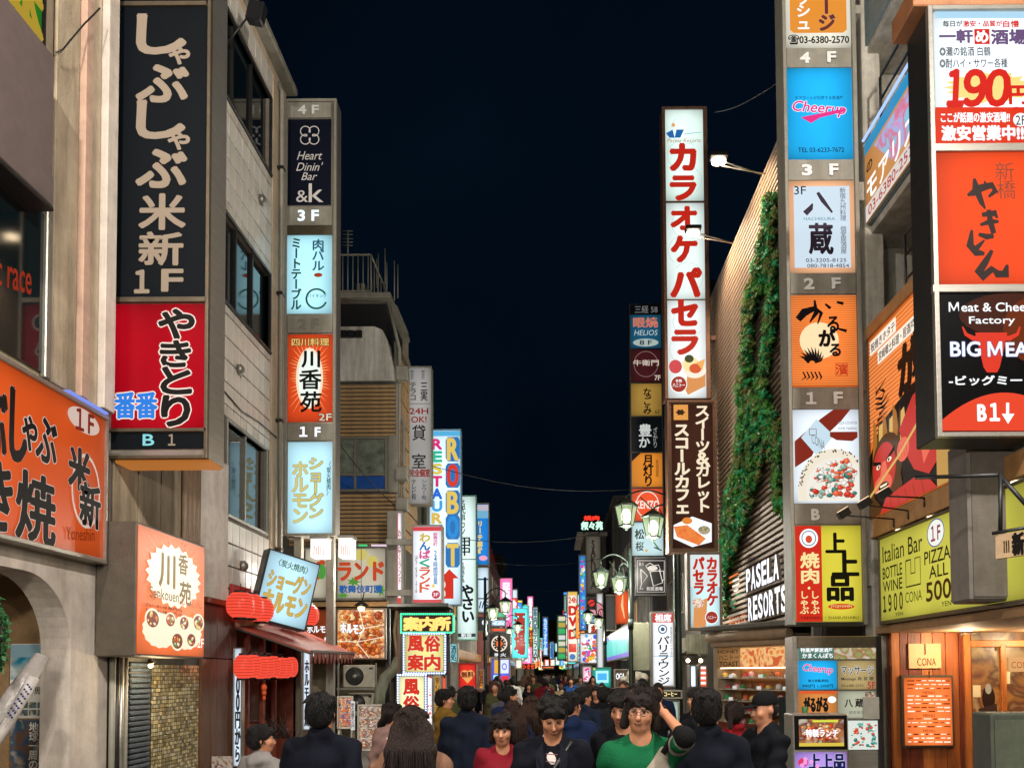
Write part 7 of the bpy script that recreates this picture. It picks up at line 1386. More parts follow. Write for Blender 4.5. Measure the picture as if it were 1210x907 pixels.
for k in range(12): a, b = at(811 + 2.1 * k, 749, 19), at(813.1 + 2.1 * k, 749, 19); c, d = at(811 + 2.1 * k, 772, 18.9 - .05 * (k % 2)), at(813.1 + 2.1 * k, 772, 18.9 - .05 * ((k + 1) % 2)); b_.add([a, b, d, c], [(0, 1, 2, 3)], M('pale_cloth', '#a8a890', .8))
b_.build('cloth', cl)
sp = thing('spot_bar', 'two small glowing spotlights under the cloth valance', 'lamp', at(820, 778, 18.5)); b_ = B()
for px in (813, 828): b_.sphere(at(px, 780, 18.5), .05, G('#ffe8b0', 8), 8, 5)
b_.build('bulb', sp); B().bar(at(808, 776, 18.6), at(834, 776, 18.6), .05, pdark).build('bar', sp)
ct = thing('clutter_bundle', 'pile of crumpled pale bags and cloth over the crowd under the screen', 'bags', at(746, 812, 26)); b_ = B()
for k in range(14): b_.sphere(at(random.uniform(735, 760), random.uniform(796, 812), 26), random.uniform(.12, .25), M('pale_bags', '#b0a898', .6, bump=.6, bscale=8), 9, 6, sz=random.uniform(.6, 1))
b_.build('bags', ct)
# slim brown sign edge and red-white strip near the pasela corner
rs = thing('stripe_post', 'slim dark post with red and white patches behind the karaoke sign', 'post', at(842, 560, 23.2)); 
for k, (y0, y1, m) in enumerate(((330, 440, pdark), (441, 478, G('#d8402c', .8)), (479, 505, G('#e8e4e0', .8)), (506, 640, pdark), (641, 700, G('#c83a28', .6)))): a, b, t, u = fbox(841, y0, 846, y1, 23.1); bx('strip', rs, a, b, 23.1, 23.2, u, t, m)
# overhead cables
for (a, b, lb_) in (((842, 133, 22), (920, 97, 13), 'thin cable running from the karaoke sign to the grey pillar sign'), ((398, 520, 20), (470, 600, 22), 'sagging cable across the brown siding')):
    A, Bq = at(*a), at(*b); o = thing('cable', lb_, 'cable', A); B().tube([A.lerp(Bq, t / 8) - Vector((0, 0, .12 * math.sin(math.pi * t / 8))) for t in range(9)], .015, pdark, 5).build('wire', o)
# generic small lit signs further down both sides
gcols = (('white', '#f0f0e8'), ('red', '#e0382a'), ('green', '#38b070'), ('blue', '#3a90e8'), ('orange', '#f08a3a'), ('pink', '#e86aa0'), ('yellow', '#f0d850'), ('aqua', '#50d0d0'))
for i in range(150):
    Y = 44 + i * .74 + random.uniform(-.5, .5); side = -1 if i % 2 else 1; cn, ch_ = gcols[(i * 5 + i // 8) % 8]; x = side * (3.1 - random.uniform(.3, 1.3)); z = random.uniform(2.6, 8.2 if Y > 70 else 4.6); h = random.uniform(.8, 3.0); w_ = random.uniform(.5, 1.0)
    zone = ('before the pale end of the street', 'halfway down the far street', 'at the far end of the street')[min(2, int((Y - 44) / 36))]
    r = thing('shop_sign', '%s %s lit shop sign, %s side, %s' % ('tall' if h > 1.9 else 'low', cn, 'left' if side < 0 else 'right', zone), 'sign', (x, Y, z), 'small lit signs of the far street'); bx('cabinet', r, x - w_ / 2, x + w_ / 2, Y, Y + .2, z, z + h, pgrey)
    p = Panel(r, (x - w_ / 2 + .03, Y - .01, z + h - .03), (w_ - .06, 0, 0), (0, 0, -h + .06), G(ch_, 1.5, True, .1)); t_ = random.choice(('酒場', '焼鳥', '居酒屋', '薬', '寿司', 'カフェ', '麺')); p.txt(t_, .18, .08, .82, .92, WHT if cn in ('red', 'blue', 'green', 'pink') else G('#c8382a', .8), .04, px=False, vert=True); p.done()
    bx('bracket', r, min(x, side * 3.4), max(x, side * 3.4), Y + .05, Y + .12, z + h / 2, z + h / 2 + .08, dsteel)
for i, (Y, za, zb2) in enumerate(((26.5, 9.2, 8.6), (31, 7.4, 8.2), (41, 8.0, 8.4), (57, 8.2, 8.8), (74, 8.0, 8.6))):
    A, Bq = Vector((-4.6, Y, za)), Vector((4.0, Y + 1.5, zb2)); o = thing('cable', 'thin overhead cable crossing the street, %s from the camera' % ('nearest', 'second', 'third', 'fourth', 'fifth and farthest')[i], 'cable', A, 'overhead cables across the street'); B().tube([A.lerp(Bq, t / 10) - Vector((0, 0, .5 * math.sin(math.pi * t / 10))) for t in range(11)], .014, pdark, 5).build('wire', o)

for i in range(16):
    x = -4.2 + (i % 8) * 1.15 + random.uniform(-.1, .1); z = 2.4 + (i // 8) * 3.2 + random.uniform(0, 1.2); cn, ch_ = gcols[(i * 3) % 8]; r = thing('shop_sign', '%s lit sign on the block closing the street end, %s row' % (cn, 'lower' if i < 8 else 'upper'), 'sign', (x, 163, z), 'lit signs at the street end'); bx('cabinet', r, x - .5, x + .5, 163.4, 163.8, z, z + 1.8, pgrey)
    p = Panel(r, (x - .48, 163.38, z + 1.78), (.96, 0, 0), (0, 0, -1.76), G(ch_, 1.1, True, .1)); p.txt('酒', .15, .1, .85, .9, WHT, .05, px=False); p.done()
# ================================================================ PEOPLE: smooth-union bodies meshed with surface nets
class SDF:
    def __init__(s, lo, hi, h):
        s.lo = np.array(lo, float); s.h = h; s.n = np.ceil((np.array(hi) - s.lo) / h).astype(int) + 1
        ax = [s.lo[i] + h * np.arange(s.n[i]) for i in range(3)]; s.ax = ax; s.d = np.full(s.n, 1.0, np.float32)
    def _win(s, c0, c1, m):
        sl = []
        for i in range(3):
            a = int(max(0, math.floor((min(c0[i], c1[i]) - m - s.lo[i]) / s.h))); b = int(min(s.n[i], math.ceil((max(c0[i], c1[i]) + m - s.lo[i]) / s.h) + 1))
            if b <= a: return None
            sl.append(slice(a, b))
        X, Y, Z = np.meshgrid(s.ax[0][sl[0]], s.ax[1][sl[1]], s.ax[2][sl[2]], indexing='ij'); return tuple(sl), X, Y, Z
    def _comb(s, sl, d, k, op):
        o = s.d[sl]
        if op == 'u':
            h = np.clip(.5 + .5 * (o - d) / k, 0, 1); s.d[sl] = o * (1 - h) + d * h - k * h * (1 - h)
        elif op == 's':
            h = np.clip(.5 - .5 * (o + d) / k, 0, 1); s.d[sl] = o * (1 - h) - d * h + k * h * (1 - h)
    def cone(s, a, b, r1, r2, k=.02, op='u', sq=(1, 1, 1)):
        a = np.array(a, float); b = np.array(b, float); w = s._win(a, b, max(r1, r2) + .09)
        if w is None: return
        sl, X, Y, Z = w; q = np.array(sq)
        A, Bv = a * q, b * q; ab = Bv - A; L2 = float(ab @ ab) + 1e-9; px, py, pz = X * q[0] - A[0], Y * q[1] - A[1], Z * q[2] - A[2]
        t = np.clip((px * ab[0] + py * ab[1] + pz * ab[2]) / L2, 0, 1); d = np.sqrt((px - ab[0] * t) ** 2 + (py - ab[1] * t) ** 2 + (pz - ab[2] * t) ** 2) - (r1 + (r2 - r1) * t)
        s._comb(sl, d.astype(np.float32), k, op)
    def ell(s, c, r, k=.015, op='u', M3=None):
        c = np.array(c, float); r = np.array(r, float); m = max(r) + .06; w = s._win(c, c, m)
        if w is None: return
        sl, X, Y, Z = w; x, y, z = X - c[0], Y - c[1], Z - c[2]
        if M3 is not None: x, y, z = (M3[0][0] * x + M3[1][0] * y + M3[2][0] * z), (M3[0][1] * x + M3[1][1] * y + M3[2][1] * z), (M3[0][2] * x + M3[1][2] * y + M3[2][2] * z)
        k0 = np.sqrt((x / r[0]) ** 2 + (y / r[1]) ** 2 + (z / r[2]) ** 2) + 1e-6; k1 = np.sqrt((x / r[0] ** 2) ** 2 + (y / r[1] ** 2) ** 2 + (z / r[2] ** 2) ** 2) + 1e-6
        s._comb(sl, (k0 * (k0 - 1) / k1).astype(np.float32), k, op)
    def plane(s, p, n):
        """cut away everything on the n side of the plane through p"""
        X, Y, Z = np.meshgrid(*s.ax, indexing='ij', sparse=True); n = np.array(n, float); n /= np.linalg.norm(n); d = (X - p[0]) * n[0] + (Y - p[1]) * n[1] + (Z - p[2]) * n[2]; s.d = np.maximum(s.d, d.astype(np.float32))
    def wrinkle(s, amp, f=22, seed=0):
        X, Y, Z = np.meshgrid(*s.ax, indexing='ij', sparse=True); r = np.random.default_rng(seed)
        for _ in range(4):
            v = r.normal(size=3); v /= np.linalg.norm(v); ph = r.uniform(0, 6); s.d = s.d + (amp / 2 * np.sin((X * v[0] + Y * v[1] + Z * v[2] * 1.4) * f * r.uniform(.7, 1.6) + ph + 1.5 * np.sin(X * 9 + ph) * np.sin(Z * 7))).astype(np.float32)
    def mesh(s):
        d = s.d; neg = d < 0; n = d.shape; c = neg[:-1, :-1, :-1].astype(np.int8)
        cnt = np.zeros(tuple(x - 1 for x in n), np.int8)
        for i in (0, 1):
            for j in (0, 1):
                for k in (0, 1): cnt += neg[i:n[0] - 1 + i, j:n[1] - 1 + j, k:n[2] - 1 + k]
        act = (cnt > 0) & (cnt < 8); I = np.argwhere(act); idx = np.full(act.shape, -1, np.int64); idx[act] = np.arange(len(I))
        if not len(I): return np.zeros((0, 3)), np.zeros((0, 4), int)
        acc = np.zeros((len(I), 3)); w = np.zeros(len(I)); cor = [(i, j, k) for i in (0, 1) for j in (0, 1) for k in (0, 1)]
        D = {c_: d[I[:, 0] + c_[0], I[:, 1] + c_[1], I[:, 2] + c_[2]] for c_ in cor}
        for a in cor:
            for ax in range(3):
                if a[ax] == 0:
                    b = list(a); b[ax] = 1; b = tuple(b); da, db = D[a], D[b]; m = (da < 0) != (db < 0); t = np.where(m, da / np.where(m, da - db, 1), 0)
                    p = np.array(a, float)[None, :].repeat(len(I), 0); p[:, ax] += t; acc += p * m[:, None]; w += m
        V = (I + acc / w[:, None]) * s.h + s.lo; Fs = []
        for ax in range(3):
            sa = [slice(None)] * 3; sb = [slice(None)] * 3; sa[ax] = slice(0, -1); sb[ax] = slice(1, None); A, Bq = neg[tuple(sa)], neg[tuple(sb)]; e = np.argwhere(A != Bq); u, v = [(1, 2), (2, 0), (0, 1)][ax]
            e = e[(e[:, u] > 0) & (e[:, v] > 0) & (e[:, u] < n[u] - 1) & (e[:, v] < n[v] - 1)]
            q = []
            for (du, dv) in ((-1, -1), (0, -1), (0, 0), (-1, 0)): f = e.copy(); f[:, u] += du; f[:, v] += dv; q.append(idx[f[:, 0], f[:, 1], f[:, 2]])
            q = np.stack(q, 1); fl = A[e[:, 0], e[:, 1], e[:, 2]]; q[~fl] = q[~fl][:, ::-1]; Fs.append(q)
        F_ = np.concatenate(Fs); return V, F_[(F_ >= 0).all(1)]
def npmesh(name, V, Fq, mat):
    me = bpy.data.meshes.new(name); me.vertices.add(len(V)); me.vertices.foreach_set('co', V.astype(np.float32).ravel()); me.loops.add(len(Fq) * 4); me.loops.foreach_set('vertex_index', Fq.astype(np.int32).ravel())
    me.polygons.add(len(Fq)); me.polygons.foreach_set('loop_start', np.arange(0, len(Fq) * 4, 4, dtype=np.int32)); me.polygons.foreach_set('loop_total', np.full(len(Fq), 4, np.int32)); me.polygons.foreach_set('use_smooth', np.ones(len(Fq), bool))
    me.materials.append(mat); me.update(calc_edges=True); me.validate(); return me
def skinm(name='skin', h='#a06c50'):
    k = ('skin', name)
    if k not in MC:
        m = M(name, h, .5, var=.08, scale=14, bump=.05, bscale=80); p = m.node_tree.nodes['Principled BSDF']; p.inputs['Subsurface Weight'].default_value = .08; p.inputs['Subsurface Radius'].default_value = (.02, .008, .004); MC[k] = m
    return MC[k]
def hairm(h='#14100e'):
    k = ('hair', h)
    if k not in MC:
        m = M('hair_' + h.strip('#'), h, .62, var=.6, scale=34, bump=1.0, bscale=90, stretch=(1.8, 1.8, .14)); m.node_tree.nodes['Principled BSDF'].inputs['Specular IOR Level'].default_value = .25; MC[k] = m
    return MC[k]
def clothm(name, h, stripes=None):
    k = ('cloth', name)
    if k not in MC: MC[k] = M(name, h, .9, var=.18, scale=7, bump=.35, bscale=160); MC[k].node_tree.nodes['Principled BSDF'].inputs['Specular IOR Level'].default_value = .12
    return MC[k]
SK = skinm(); EYE = M('eye_dark', '#15100e', .2, var=0, bump=0); EYW = M('eye_white', '#8a7a70', .3, var=0, bump=0); LIP = M('lips', '#7c4638', .45, var=.05, bump=0); SHOE = M('shoe_leather', '#151311', .4, var=.2); SHOEW = M('shoe_white', '#b8b4ac', .6, var=.1)
def person(loc, face, H=1.7, pose='stand', sex='m', hair='short', top=('jacket', '#0c0e14'), bottom='#14161c', hairc='#120e0d', label=None, group=None, res=.012, yaw=0, nod=0, tilt=0, lw=1.0, arms=None, skin=SK, extras=(), shoes=SHOE, low=False, skirt=False):
    """local frame: faces -Y, feet at z=0, 1.7 m tall, scaled by H/1.7 at the end; face = heading in degrees (0 faces the camera)"""
    sw = (.178 if sex == 'm' else .155) * (.5 + .5 * lw); hw = .10 if sex == 'm' else .105; sh = 1.362
    st = {'walk': (.20, -.20), 'stand': (.03, -.02), 'step': (.1, -.14)}.get(pose, (.03, -.02)); P_ = {}
    hipz = .90
    for i, s_ in enumerate((-1, 1)):
        fw = st[i]; hip = np.array([s_ * .09, 0, hipz]); ank = np.array([s_ * .10, -fw * 1.3, .09 + (.06 if fw < -.1 else 0)]); kn = (hip + ank) / 2 + np.array([0, -.05 - abs(fw) * .15, .02]); P_[('hip', s_)] = hip; P_[('kn', s_)] = kn; P_[('an', s_)] = ank
        sd = np.array([s_ * sw, .01, sh]); P_[('sh', s_)] = sd
        if arms and arms[i] is not None: el, wr, hd = [np.array(q, float) for q in arms[i]]
        else:
            sg = -fw * .9; el = sd + np.array([s_ * .055, .03 - sg * .45, -.27]); wr = el + np.array([s_ * .01, -.06 - sg * .5, -.235]); hd = wr + (wr - el) * .33
        P_[('el', s_)] = el; P_[('wr', s_)] = wr; P_[('hd', s_)] = hd
    # head frame
    hc = np.array([0, -.012, 1.585]); Mh = (Matrix.Rotation(R(yaw), 3, 'Z') @ Matrix.Rotation(R(nod), 3, 'X') @ Matrix.Rotation(R(tilt), 3, 'Y')); Mh3 = [list(r) for r in Mh]; pv = np.array([0, .01, 1.50])
    if nod: hc = hc
    def hp(x, y, z):
        v = Mh @ Vector((x, y, z + .085)); return pv + np.array(v)
    lo, hi = (-.62, -.62, -.02), (.62, .5, 1.86); allp = np.array([v for v in P_.values()]); lo = np.array([allp[:, 0].min() - .2, min(allp[:, 1].min() - .25, -.3), -.03]); hi = np.array([allp[:, 0].max() + .2, allp[:, 1].max() + .3, 1.86])
    if low: pass
    k_ = .03
    def head(S):
        S.cone((0, .015, 1.40), (0, .0, 1.52), .058 if sex == 'm' else .05, .052 if sex == 'm' else .045, .02)
        S.ell(hp(0, .012, .018), (.076, .094, .098), .01, M3=Mh3); S.ell(hp(0, -.03, -.045), (.058, .062, .072), .03, M3=Mh3); S.ell(hp(0, -.058, -.092), (.026, .022, .020), .03, M3=Mh3)
        if res < .02:
            S.cone(hp(0, -.088, .0), hp(0, -.107, -.033), .008, .013, .012); S.ell(hp(0, -.100, -.036), (.019, .010, .009), .008, M3=Mh3)
            for s_ in (-1, 1): S.ell(hp(s_ * .03, -.092, .006), (.017, .012, .010), .012, 's', M3=Mh3); S.ell(hp(s_ * .04, -.062, -.03), (.022, .024, .022), .02, M3=Mh3); S.ell(hp(s_ * .077, .012, -.012), (.011, .018, .030), .008, M3=Mh3)
            S.ell(hp(0, -.088, -.062), (.024, .012, .010), .008, M3=Mh3)
    def torso(S, g=0):
        k = .05
        S.cone((0, .0, .98), (0, .0, 1.12), .12 * lw + g, .115 * lw + g, k, sq=(.78, 1, 1)) ; S.cone((-.05, 0, 1.12), (-.07, .0, 1.27), .105 * lw + g, .100 * lw + g, k, sq=(1, 1.12, 1)); S.cone((.05, 0, 1.12), (.07, .0, 1.27), .105 * lw + g, .100 * lw + g, k, sq=(1, 1.12, 1))
        [S.cone((q * .03, .015, 1.425), (q * sw * .88, .01, 1.362), .042 + g * .7, .046 + g * .8, .045) for q in (-1, 1)]; S.cone((0, .015, 1.30), (0, .01, 1.43), .075 + g, .05 + g * .5, .05); S.cone((-.05, 0, .93), (.05, 0, .93), .12 * lw + g, .12 * lw + g, .05)
        if sex == 'f':
            for s_ in (-1, 1): S.ell((s_ * .075, -.085, 1.24), (.062 + g, .055 + g, .06 + g), .04)
    def arm(S, s_, g=0, to=1.0):
        a, e, w_ = P_[('sh', s_)], P_[('el', s_)], P_[('wr', s_)]; S.cone(a, e, .048 + g, .040 + g, .045)
        if to > 1: S.cone(e, w_, .040 + g, .028 + g, .02)
    def hand(S, s_):
        w_, hd, e = P_[('wr', s_)], P_[('hd', s_)], P_[('el', s_)]; dr = hd - w_; dr = dr / np.linalg.norm(dr); fw = np.array([0, -1., 0]); sd = np.cross(dr, fw); sd = sd / (np.linalg.norm(sd) + 1e-6)
        pn = np.cross(sd, dr); S.cone(w_, w_ + dr * .03, .026, .027, .01); 
        for q in (-.024, -.008, .008, .024): S.cone(w_ + dr * .02 + sd * q * .6, w_ + dr * .085 + sd * q, .015, .0125, .008)
        if res < .016:
            for q, L in ((-.027, .052), (-.0095, .068), (.009, .074), (.027, .066)):
                b0 = w_ + dr * .088 + sd * q; b1 = b0 + dr * L * .5 - pn * .008; b2 = b1 + dr * L * .38 - pn * .026; S.cone(b0, b1, .0098, .0088, .003); S.cone(b1, b2, .0088, .0078, .003)
            t0 = w_ + dr * .03 + sd * .026; t1 = t0 + dr * .03 + sd * .028 - pn * .012; t2 = t1 + dr * .034 + sd * .004 - pn * .012; S.cone(t0, t1, .013, .011, .006); S.cone(t1, t2, .011, .009, .003)
        else: S.cone(w_ + dr * .08, w_ + dr * .15, .025, .018, .01); S.cone(w_ + dr * .03 + sd * .02, w_ + dr * .08 + sd * .05, .013, .011, .01)
    def leg(S, s_, g=0, flare=0):
        S.cone(P_[('hip', s_)], P_[('kn', s_)], .078 + g, .052 + g, .04); S.cone(P_[('kn', s_)], P_[('an', s_)], .052 + g, .036 + g + flare, .03)
    def foot(S, s_, g=0):
        a = P_[('an', s_)]; S.cone(a + np.array([0, .03, -.05]), a + np.array([s_ * .015, -.16, -.062]), .034 + g, .027 + g, .03)
    sc = H / 1.7; r = thing('person', label, 'person', loc, group); r.rotation_euler = (0, 0, R(face)); r.scale = (sc, sc, sc)
    def obj(nm, S, mat): V, Fq = S.mesh(); o = link(nm, npmesh(nm, V, Fq, mat), r); return o
    S = SDF(lo, hi, res); torso(S, -.012)
    for s_ in (-1, 1): arm(S, s_, -.004, 2); leg(S, s_, -.012); foot(S, s_, -.008)
    head(S)
    for s_ in (-1, 1): hand(S, s_)
    obj('body', S, skin)
    # hair
    S = SDF(np.minimum(lo, hp(0, 0, 0) - .3), np.maximum(hi, hp(0, 0, 0) + .3), res) if False else SDF(hp(0, 0, 0) - np.array([.26, .26, .75 if hair in ('long',) else .32]), hp(0, 0, 0) + np.array([.26, .26, .26]), min(res, .010) if res < .016 else res)
    if hair == 'cap':
        S.ell(hp(0, .02, .045), (.086, .104, .09), .01, M3=Mh3); S.plane(hp(0, 0, .03), np.array(Mh @ Vector((0, 0, -1)))); 
        obj('cap', S, clothm('cap_black', '#0c0c0e')); S = SDF(hp(0, 0, 0) - .28, hp(0, 0, 0) + .28, min(res, .010)); 
        for q in np.linspace(-.05, .05, 6): S.cone(hp(q, -.08, .04), hp(q * .8, -.165 + abs(q) * .6, .028), .008, .007, .01)
        obj('cap_brim', S, clothm('cap_black', '#0c0c0e')); S = SDF(hp(0, 0, 0) - .28, hp(0, 0, 0) + .28, min(res, .010)); S.ell(hp(0, .04, -.0), (.080, .075, .075), .01, M3=Mh3); S.plane(hp(0, .0, 0), np.array(Mh @ Vector((0, -1, 0)))) ; obj('hair', S, hairm(hairc))
    else:
        S.ell(hp(0, .020, .030), (.085, .103, .100), .01, M3=Mh3)
        if hair == 'short': S.ell(hp(0, .045, -.02), (.082, .078, .075), .03, M3=Mh3)
        if hair in ('bob', 'shaggy'):
            for s_ in (-1, 1): S.cone(hp(s_ * .072, .02, .02), hp(s_ * (.085 if hair == 'bob' else .098), .01, -.085), .036, .030, .03)
            S.cone(hp(0, .06, 0), hp(0, .07, -.08), .075, .06, .03)
        if hair == 'long':
            S.ell(hp(0, .045, -.02), (.092, .085, .1), .03, M3=Mh3)
            for q in np.linspace(-.085, .085, 6): e = hp(q * 1.1, .06, -.05); S.cone(hp(q * .9, .05, .0), np.array([e[0] * 1.12, .125, 1.46]), .045, .040, .03); S.cone(np.array([e[0] * 1.12, .125, 1.46]), np.array([e[0] * 1.35, .155, 1.22 + .05 * math.sin(q * 60)]), .040, .016, .03)
        if hair == 'pony': S.ell(hp(0, .045, -.01), (.082, .078, .075), .03, M3=Mh3); S.cone(hp(0, .12, .05), hp(0, .16, -.12), .035, .02, .02)
        # carve the face out
        fy = -.075 if hair != 'shaggy' else -.07
        S.ell(hp(0, -.12, -.035), (.062 if hair in ('bob', 'shaggy', 'long') else .074, .075, .088 if hair in ('bob', 'shaggy') else .098), .015, 's', M3=Mh3)
        if hair in ('short', 'pony'):
            for s_ in (-1, 1): S.ell(hp(s_ * .095, -.03, -.06), (.045, .07, .06), .01, 's', M3=Mh3)
        r_ = np.random.default_rng(int(abs(loc[0] * 100)) + 5)
        if res < .016:
            for q in range(26 if hair != 'shaggy' else 44):
                a = r_.uniform(0, 2 * math.pi); rr = r_.uniform(.03, .09); x, y = rr * math.cos(a), rr * math.sin(a) * 1.1 + .02; z = .036 + .1 * math.sqrt(max(0, 1 - (x / .1) ** 2 - ((y - .02) / .12) ** 2)); S.cone(hp(x, y, z - .01), hp(x * 1.25 + r_.uniform(-.015, .015), y * 1.2 + r_.uniform(-.02, .02), z - .025 + r_.uniform(-.02, .012)), .014, .006, .012)
            for q in np.linspace(-.055, .055, 7): S.cone(hp(q * .9, -.075, .075), hp(q * 1.15 + .008, -.098 + abs(q) * .5, .034 + r_.uniform(-.008, .01)), .014, .007, .01)
        ho = obj('hair', S, hairm(hairc))
        if res < .0145:      # loose strands over the mass
            st_ = B(); hm_ = hairm(hairc)
            for q in range(420 if hair != 'long' else 300):
                az, po = r_.uniform(0, 2 * math.pi), r_.uniform(.1, 1.75 if hair == 'short' else 1.9); P2 = []; da = r_.uniform(-.5, .5); ln = r_.uniform(.25, .6); lift = r_.uniform(1.0, 1.07 if hair != 'shaggy' else 1.16)
                x0_, y0_ = math.sin(po) * math.cos(az), math.sin(po) * math.sin(az)
                if y0_ < -.35 and math.cos(po + ln) < .42: continue
                for t in range(4):
                    f = t / 3; a2, p2 = az + da * f, po + ln * f; P2.append(hp(.088 * lift * math.sin(p2) * math.cos(a2), .022 + .105 * lift * math.sin(p2) * math.sin(a2), .010 + .121 * lift * math.cos(p2)))
                st_.tube(P2, [.0022, .003, .0025, .0006], hm_, 3, cap=False)
            if hair == 'long':
                for q in range(220):
                    u = r_.uniform(-1, 1); w0 = r_.normal(0, .008); yb_2 = .155 + r_.uniform(.0, .03); e2 = hp(u * .09, .10, -.02)
                    st_.tube([e2, np.array([u * .115 + w0, yb_2, 1.46]), np.array([u * .13 + w0 * 2, yb_2 + .012, 1.34]), np.array([u * .15 + r_.normal(0, .02), yb_2 + .01, 1.2 + r_.uniform(-.05, .06)])], [.003, .0035, .003, .0008], hm_, 3, cap=False)
            o_ = st_.build('hair_strands', None, kind='stuff'); o_.parent = r
    # face details
    if res < .016:
        f = B(); 
        for s_ in (-1, 1):
            c = hp(s_ * .031, -.0855, .004); f.lathe(c, [(.0005, -.0036), (.010, -.0024), (.0125, 0), (.010, .0024), (.0005, .0036)], EYW, 10, sy=.5)
        o = f.build('eyes_tmp', None); me = o.data; bpy.data.objects.remove(o); me.name = 'eye'; link('eye_whites', me, r)
        for s_ in (-1, 1):
            f = B(); f.sphere(hp(s_ * .031, -.0895, .003), .0052, EYE, 8, 6, sz=.75); f.sphere(hp(s_ * .031, -.0890, .0082), .0135, EYE, 10, 5, sy=.5, sz=.2); o = f.build('eye', None); me = o.data; bpy.data.objects.remove(o); link('eye', me, r)
            f = B(); f.tube([hp(s_ * .016, -.099, .019), hp(s_ * .032, -.098, .0245), hp(s_ * .049, -.087, .020)], [.0032, .0034, .0018], EYE, 6); o = f.build('eyebrow', None); me = o.data; bpy.data.objects.remove(o); link('eyebrow', me, r)
        f = B(); f.tube([hp(-.026, -.0925, -.0575), hp(-.009, -.1015, -.0585), hp(0, -.1015, -.0600), hp(.009, -.1015, -.0585), hp(.026, -.0925, -.0575)], [.001, .0034, .0030, .0034, .001], LIP, 6); f.tube([hp(-.018, -.095, -.064), hp(0, -.1005, -.0685), hp(.018, -.095, -.064)], [.001, .0042, .001], LIP, 6); o = f.build('mouth', None); me = o.data; bpy.data.objects.remove(o); link('mouth', me, r)
        if 'glasses' in extras:
            f = B()
            for s_ in (-1, 1):
                f.tube([hp(s_ * .032 + .022 * math.cos(a), -.106, .002 + .018 * math.sin(a)) for a in [2 * math.pi * q / 16 for q in range(17)]], .0018, pdark, 5, cap=False); f.tube([hp(s_ * .054, -.106, .006), hp(s_ * .078, -.04, .004), hp(s_ * .082, .01, 0)], .0015, pdark, 5)
            f.tube([hp(-.011, -.107, .005), hp(.011, -.107, .005)], .0018, pdark, 5); o = f.build('glasses', None); me = o.data; bpy.data.objects.remove(o); link('glasses', me, r)
    # clothes
    kind, tc_ = top[0], top[1]; tm = clothm('cloth_' + tc_.strip('#'), tc_); S = SDF(lo, hi, res); g = {'jacket': .020, 'coat': .026, 'sweater': .016, 'tshirt': .016, 'hoodie': .030, 'shirt': .014}[kind]; torso(S, g)
    for s_ in (-1, 1): arm(S, s_, g * .9, 1 if kind == 'tshirt' else 2)
    if kind in ('hoodie',): S.cone((-.06, .07, 1.41), (.06, .07, 1.41), .055, .055, .03); S.cone((0, .08, 1.38), (0, .09, 1.28), .07, .05, .04)
    if kind in ('jacket', 'coat'): S.cone((-.03, .035, 1.455), (.03, .035, 1.455), .050, .050, .015)
    if kind == 'coat': S.cone((-.06, 0, .95), (-.07, .0, .6), .13, .13, .05); S.cone((.06, 0, .95), (.07, .0, .6), .13, .13, .05)
    S.wrinkle(.0095 if res < .016 else .005, 30, int(loc[1] * 7) + 3); hem = {'coat': .52, 'jacket': .80, 'sweater': .82, 'tshirt': .80, 'hoodie': .80, 'shirt': .84}[kind]; S.plane((0, 0, hem), (0, 0, -1)); S.cone((0, -.02, 1.44), (0, -.02, 1.7), .052 if kind != 'tshirt' else .066, .09, .008, 's')
    if kind in ('sweater',): S.cone((0, -.13, 1.44), (0, -.15, 1.30), .07, .012, .008, 's')
    if kind in ('jacket',) and face_cam(face): S.cone((0, -.13, 1.45), (0, -.17, 1.05), .055, .035, .01, 's')
    for s_ in (-1, 1):
        w_, e = P_[('wr', s_)], P_[('el', s_)]
        if kind != 'tshirt':
            for q in (0.02, .08, .14): dd = (w_ - e) / np.linalg.norm(w_ - e); S.cone(w_ + dd * q, w_ + dd * (q + .05), .055, .055, .004, 's')
        else: dd = (e - P_[('sh', s_)]); dd /= np.linalg.norm(dd); S.cone(e + dd * .01, e + dd * .10, .075, .075, .004, 's')
    o_top = obj({'jacket': 'jacket', 'coat': 'coat', 'sweater': 'sweater', 'tshirt': 'shirt', 'hoodie': 'hoodie', 'shirt': 'shirt'}[kind], S, tm)
    if kind == 'jacket' and face_cam(face):
        S = SDF(lo, hi, res); torso(S, .006); S.plane((0, 0, .9), (0, 0, -1)); S.cone((0, -.03, 1.45), (0, -.03, 1.7), .055, .09, .008, 's'); S.cone((0, -.12, 1.42), (0, -.12, 1.36), .04, .02, .01, 's'); obj('undershirt', S, clothm('inner_' + (top[2] if len(top) > 2 else 'white'), top[2] if len(top) > 2 else '#b0a8a0'))
    if not low:
        bm = clothm('trouser_' + bottom.strip('#'), bottom); S = SDF((lo[0], lo[1], -.03), (hi[0], hi[1], 1.1), res)
        if skirt: S.cone((0, 0, .95), (0, 0, .60), .13, .2, .03); S.plane((0, 0, .55), (0, 0, -1))
        else:
            for s_ in (-1, 1): leg(S, s_, .012, .012)
        S.cone((-.04, 0, .93), (.04, 0, .93), .125 * lw, .125 * lw, .05); S.plane((0, 0, 1.0), (0, 0, 1)); S.wrinkle(.004, 20, 4)
        obj('skirt' if skirt else 'trousers', S, bm); S = SDF((lo[0], lo[1], -.03), (hi[0], hi[1], .3), min(res, .014))
        for s_ in (-1, 1): foot(S, s_, .006)
        obj('shoes', S, shoes)
    return r, P_
def face_cam(f): return abs(((f + 180) % 360) - 180) < 100
def add_local(r, b, nm): o = b.build(nm, None); me = o.data; bpy.data.objects.remove(o); return link(nm, me, r)
GZ = .125
def wp_(px, Y, z=0): a = at(px, 850, Y); return (a.x, Y, z)
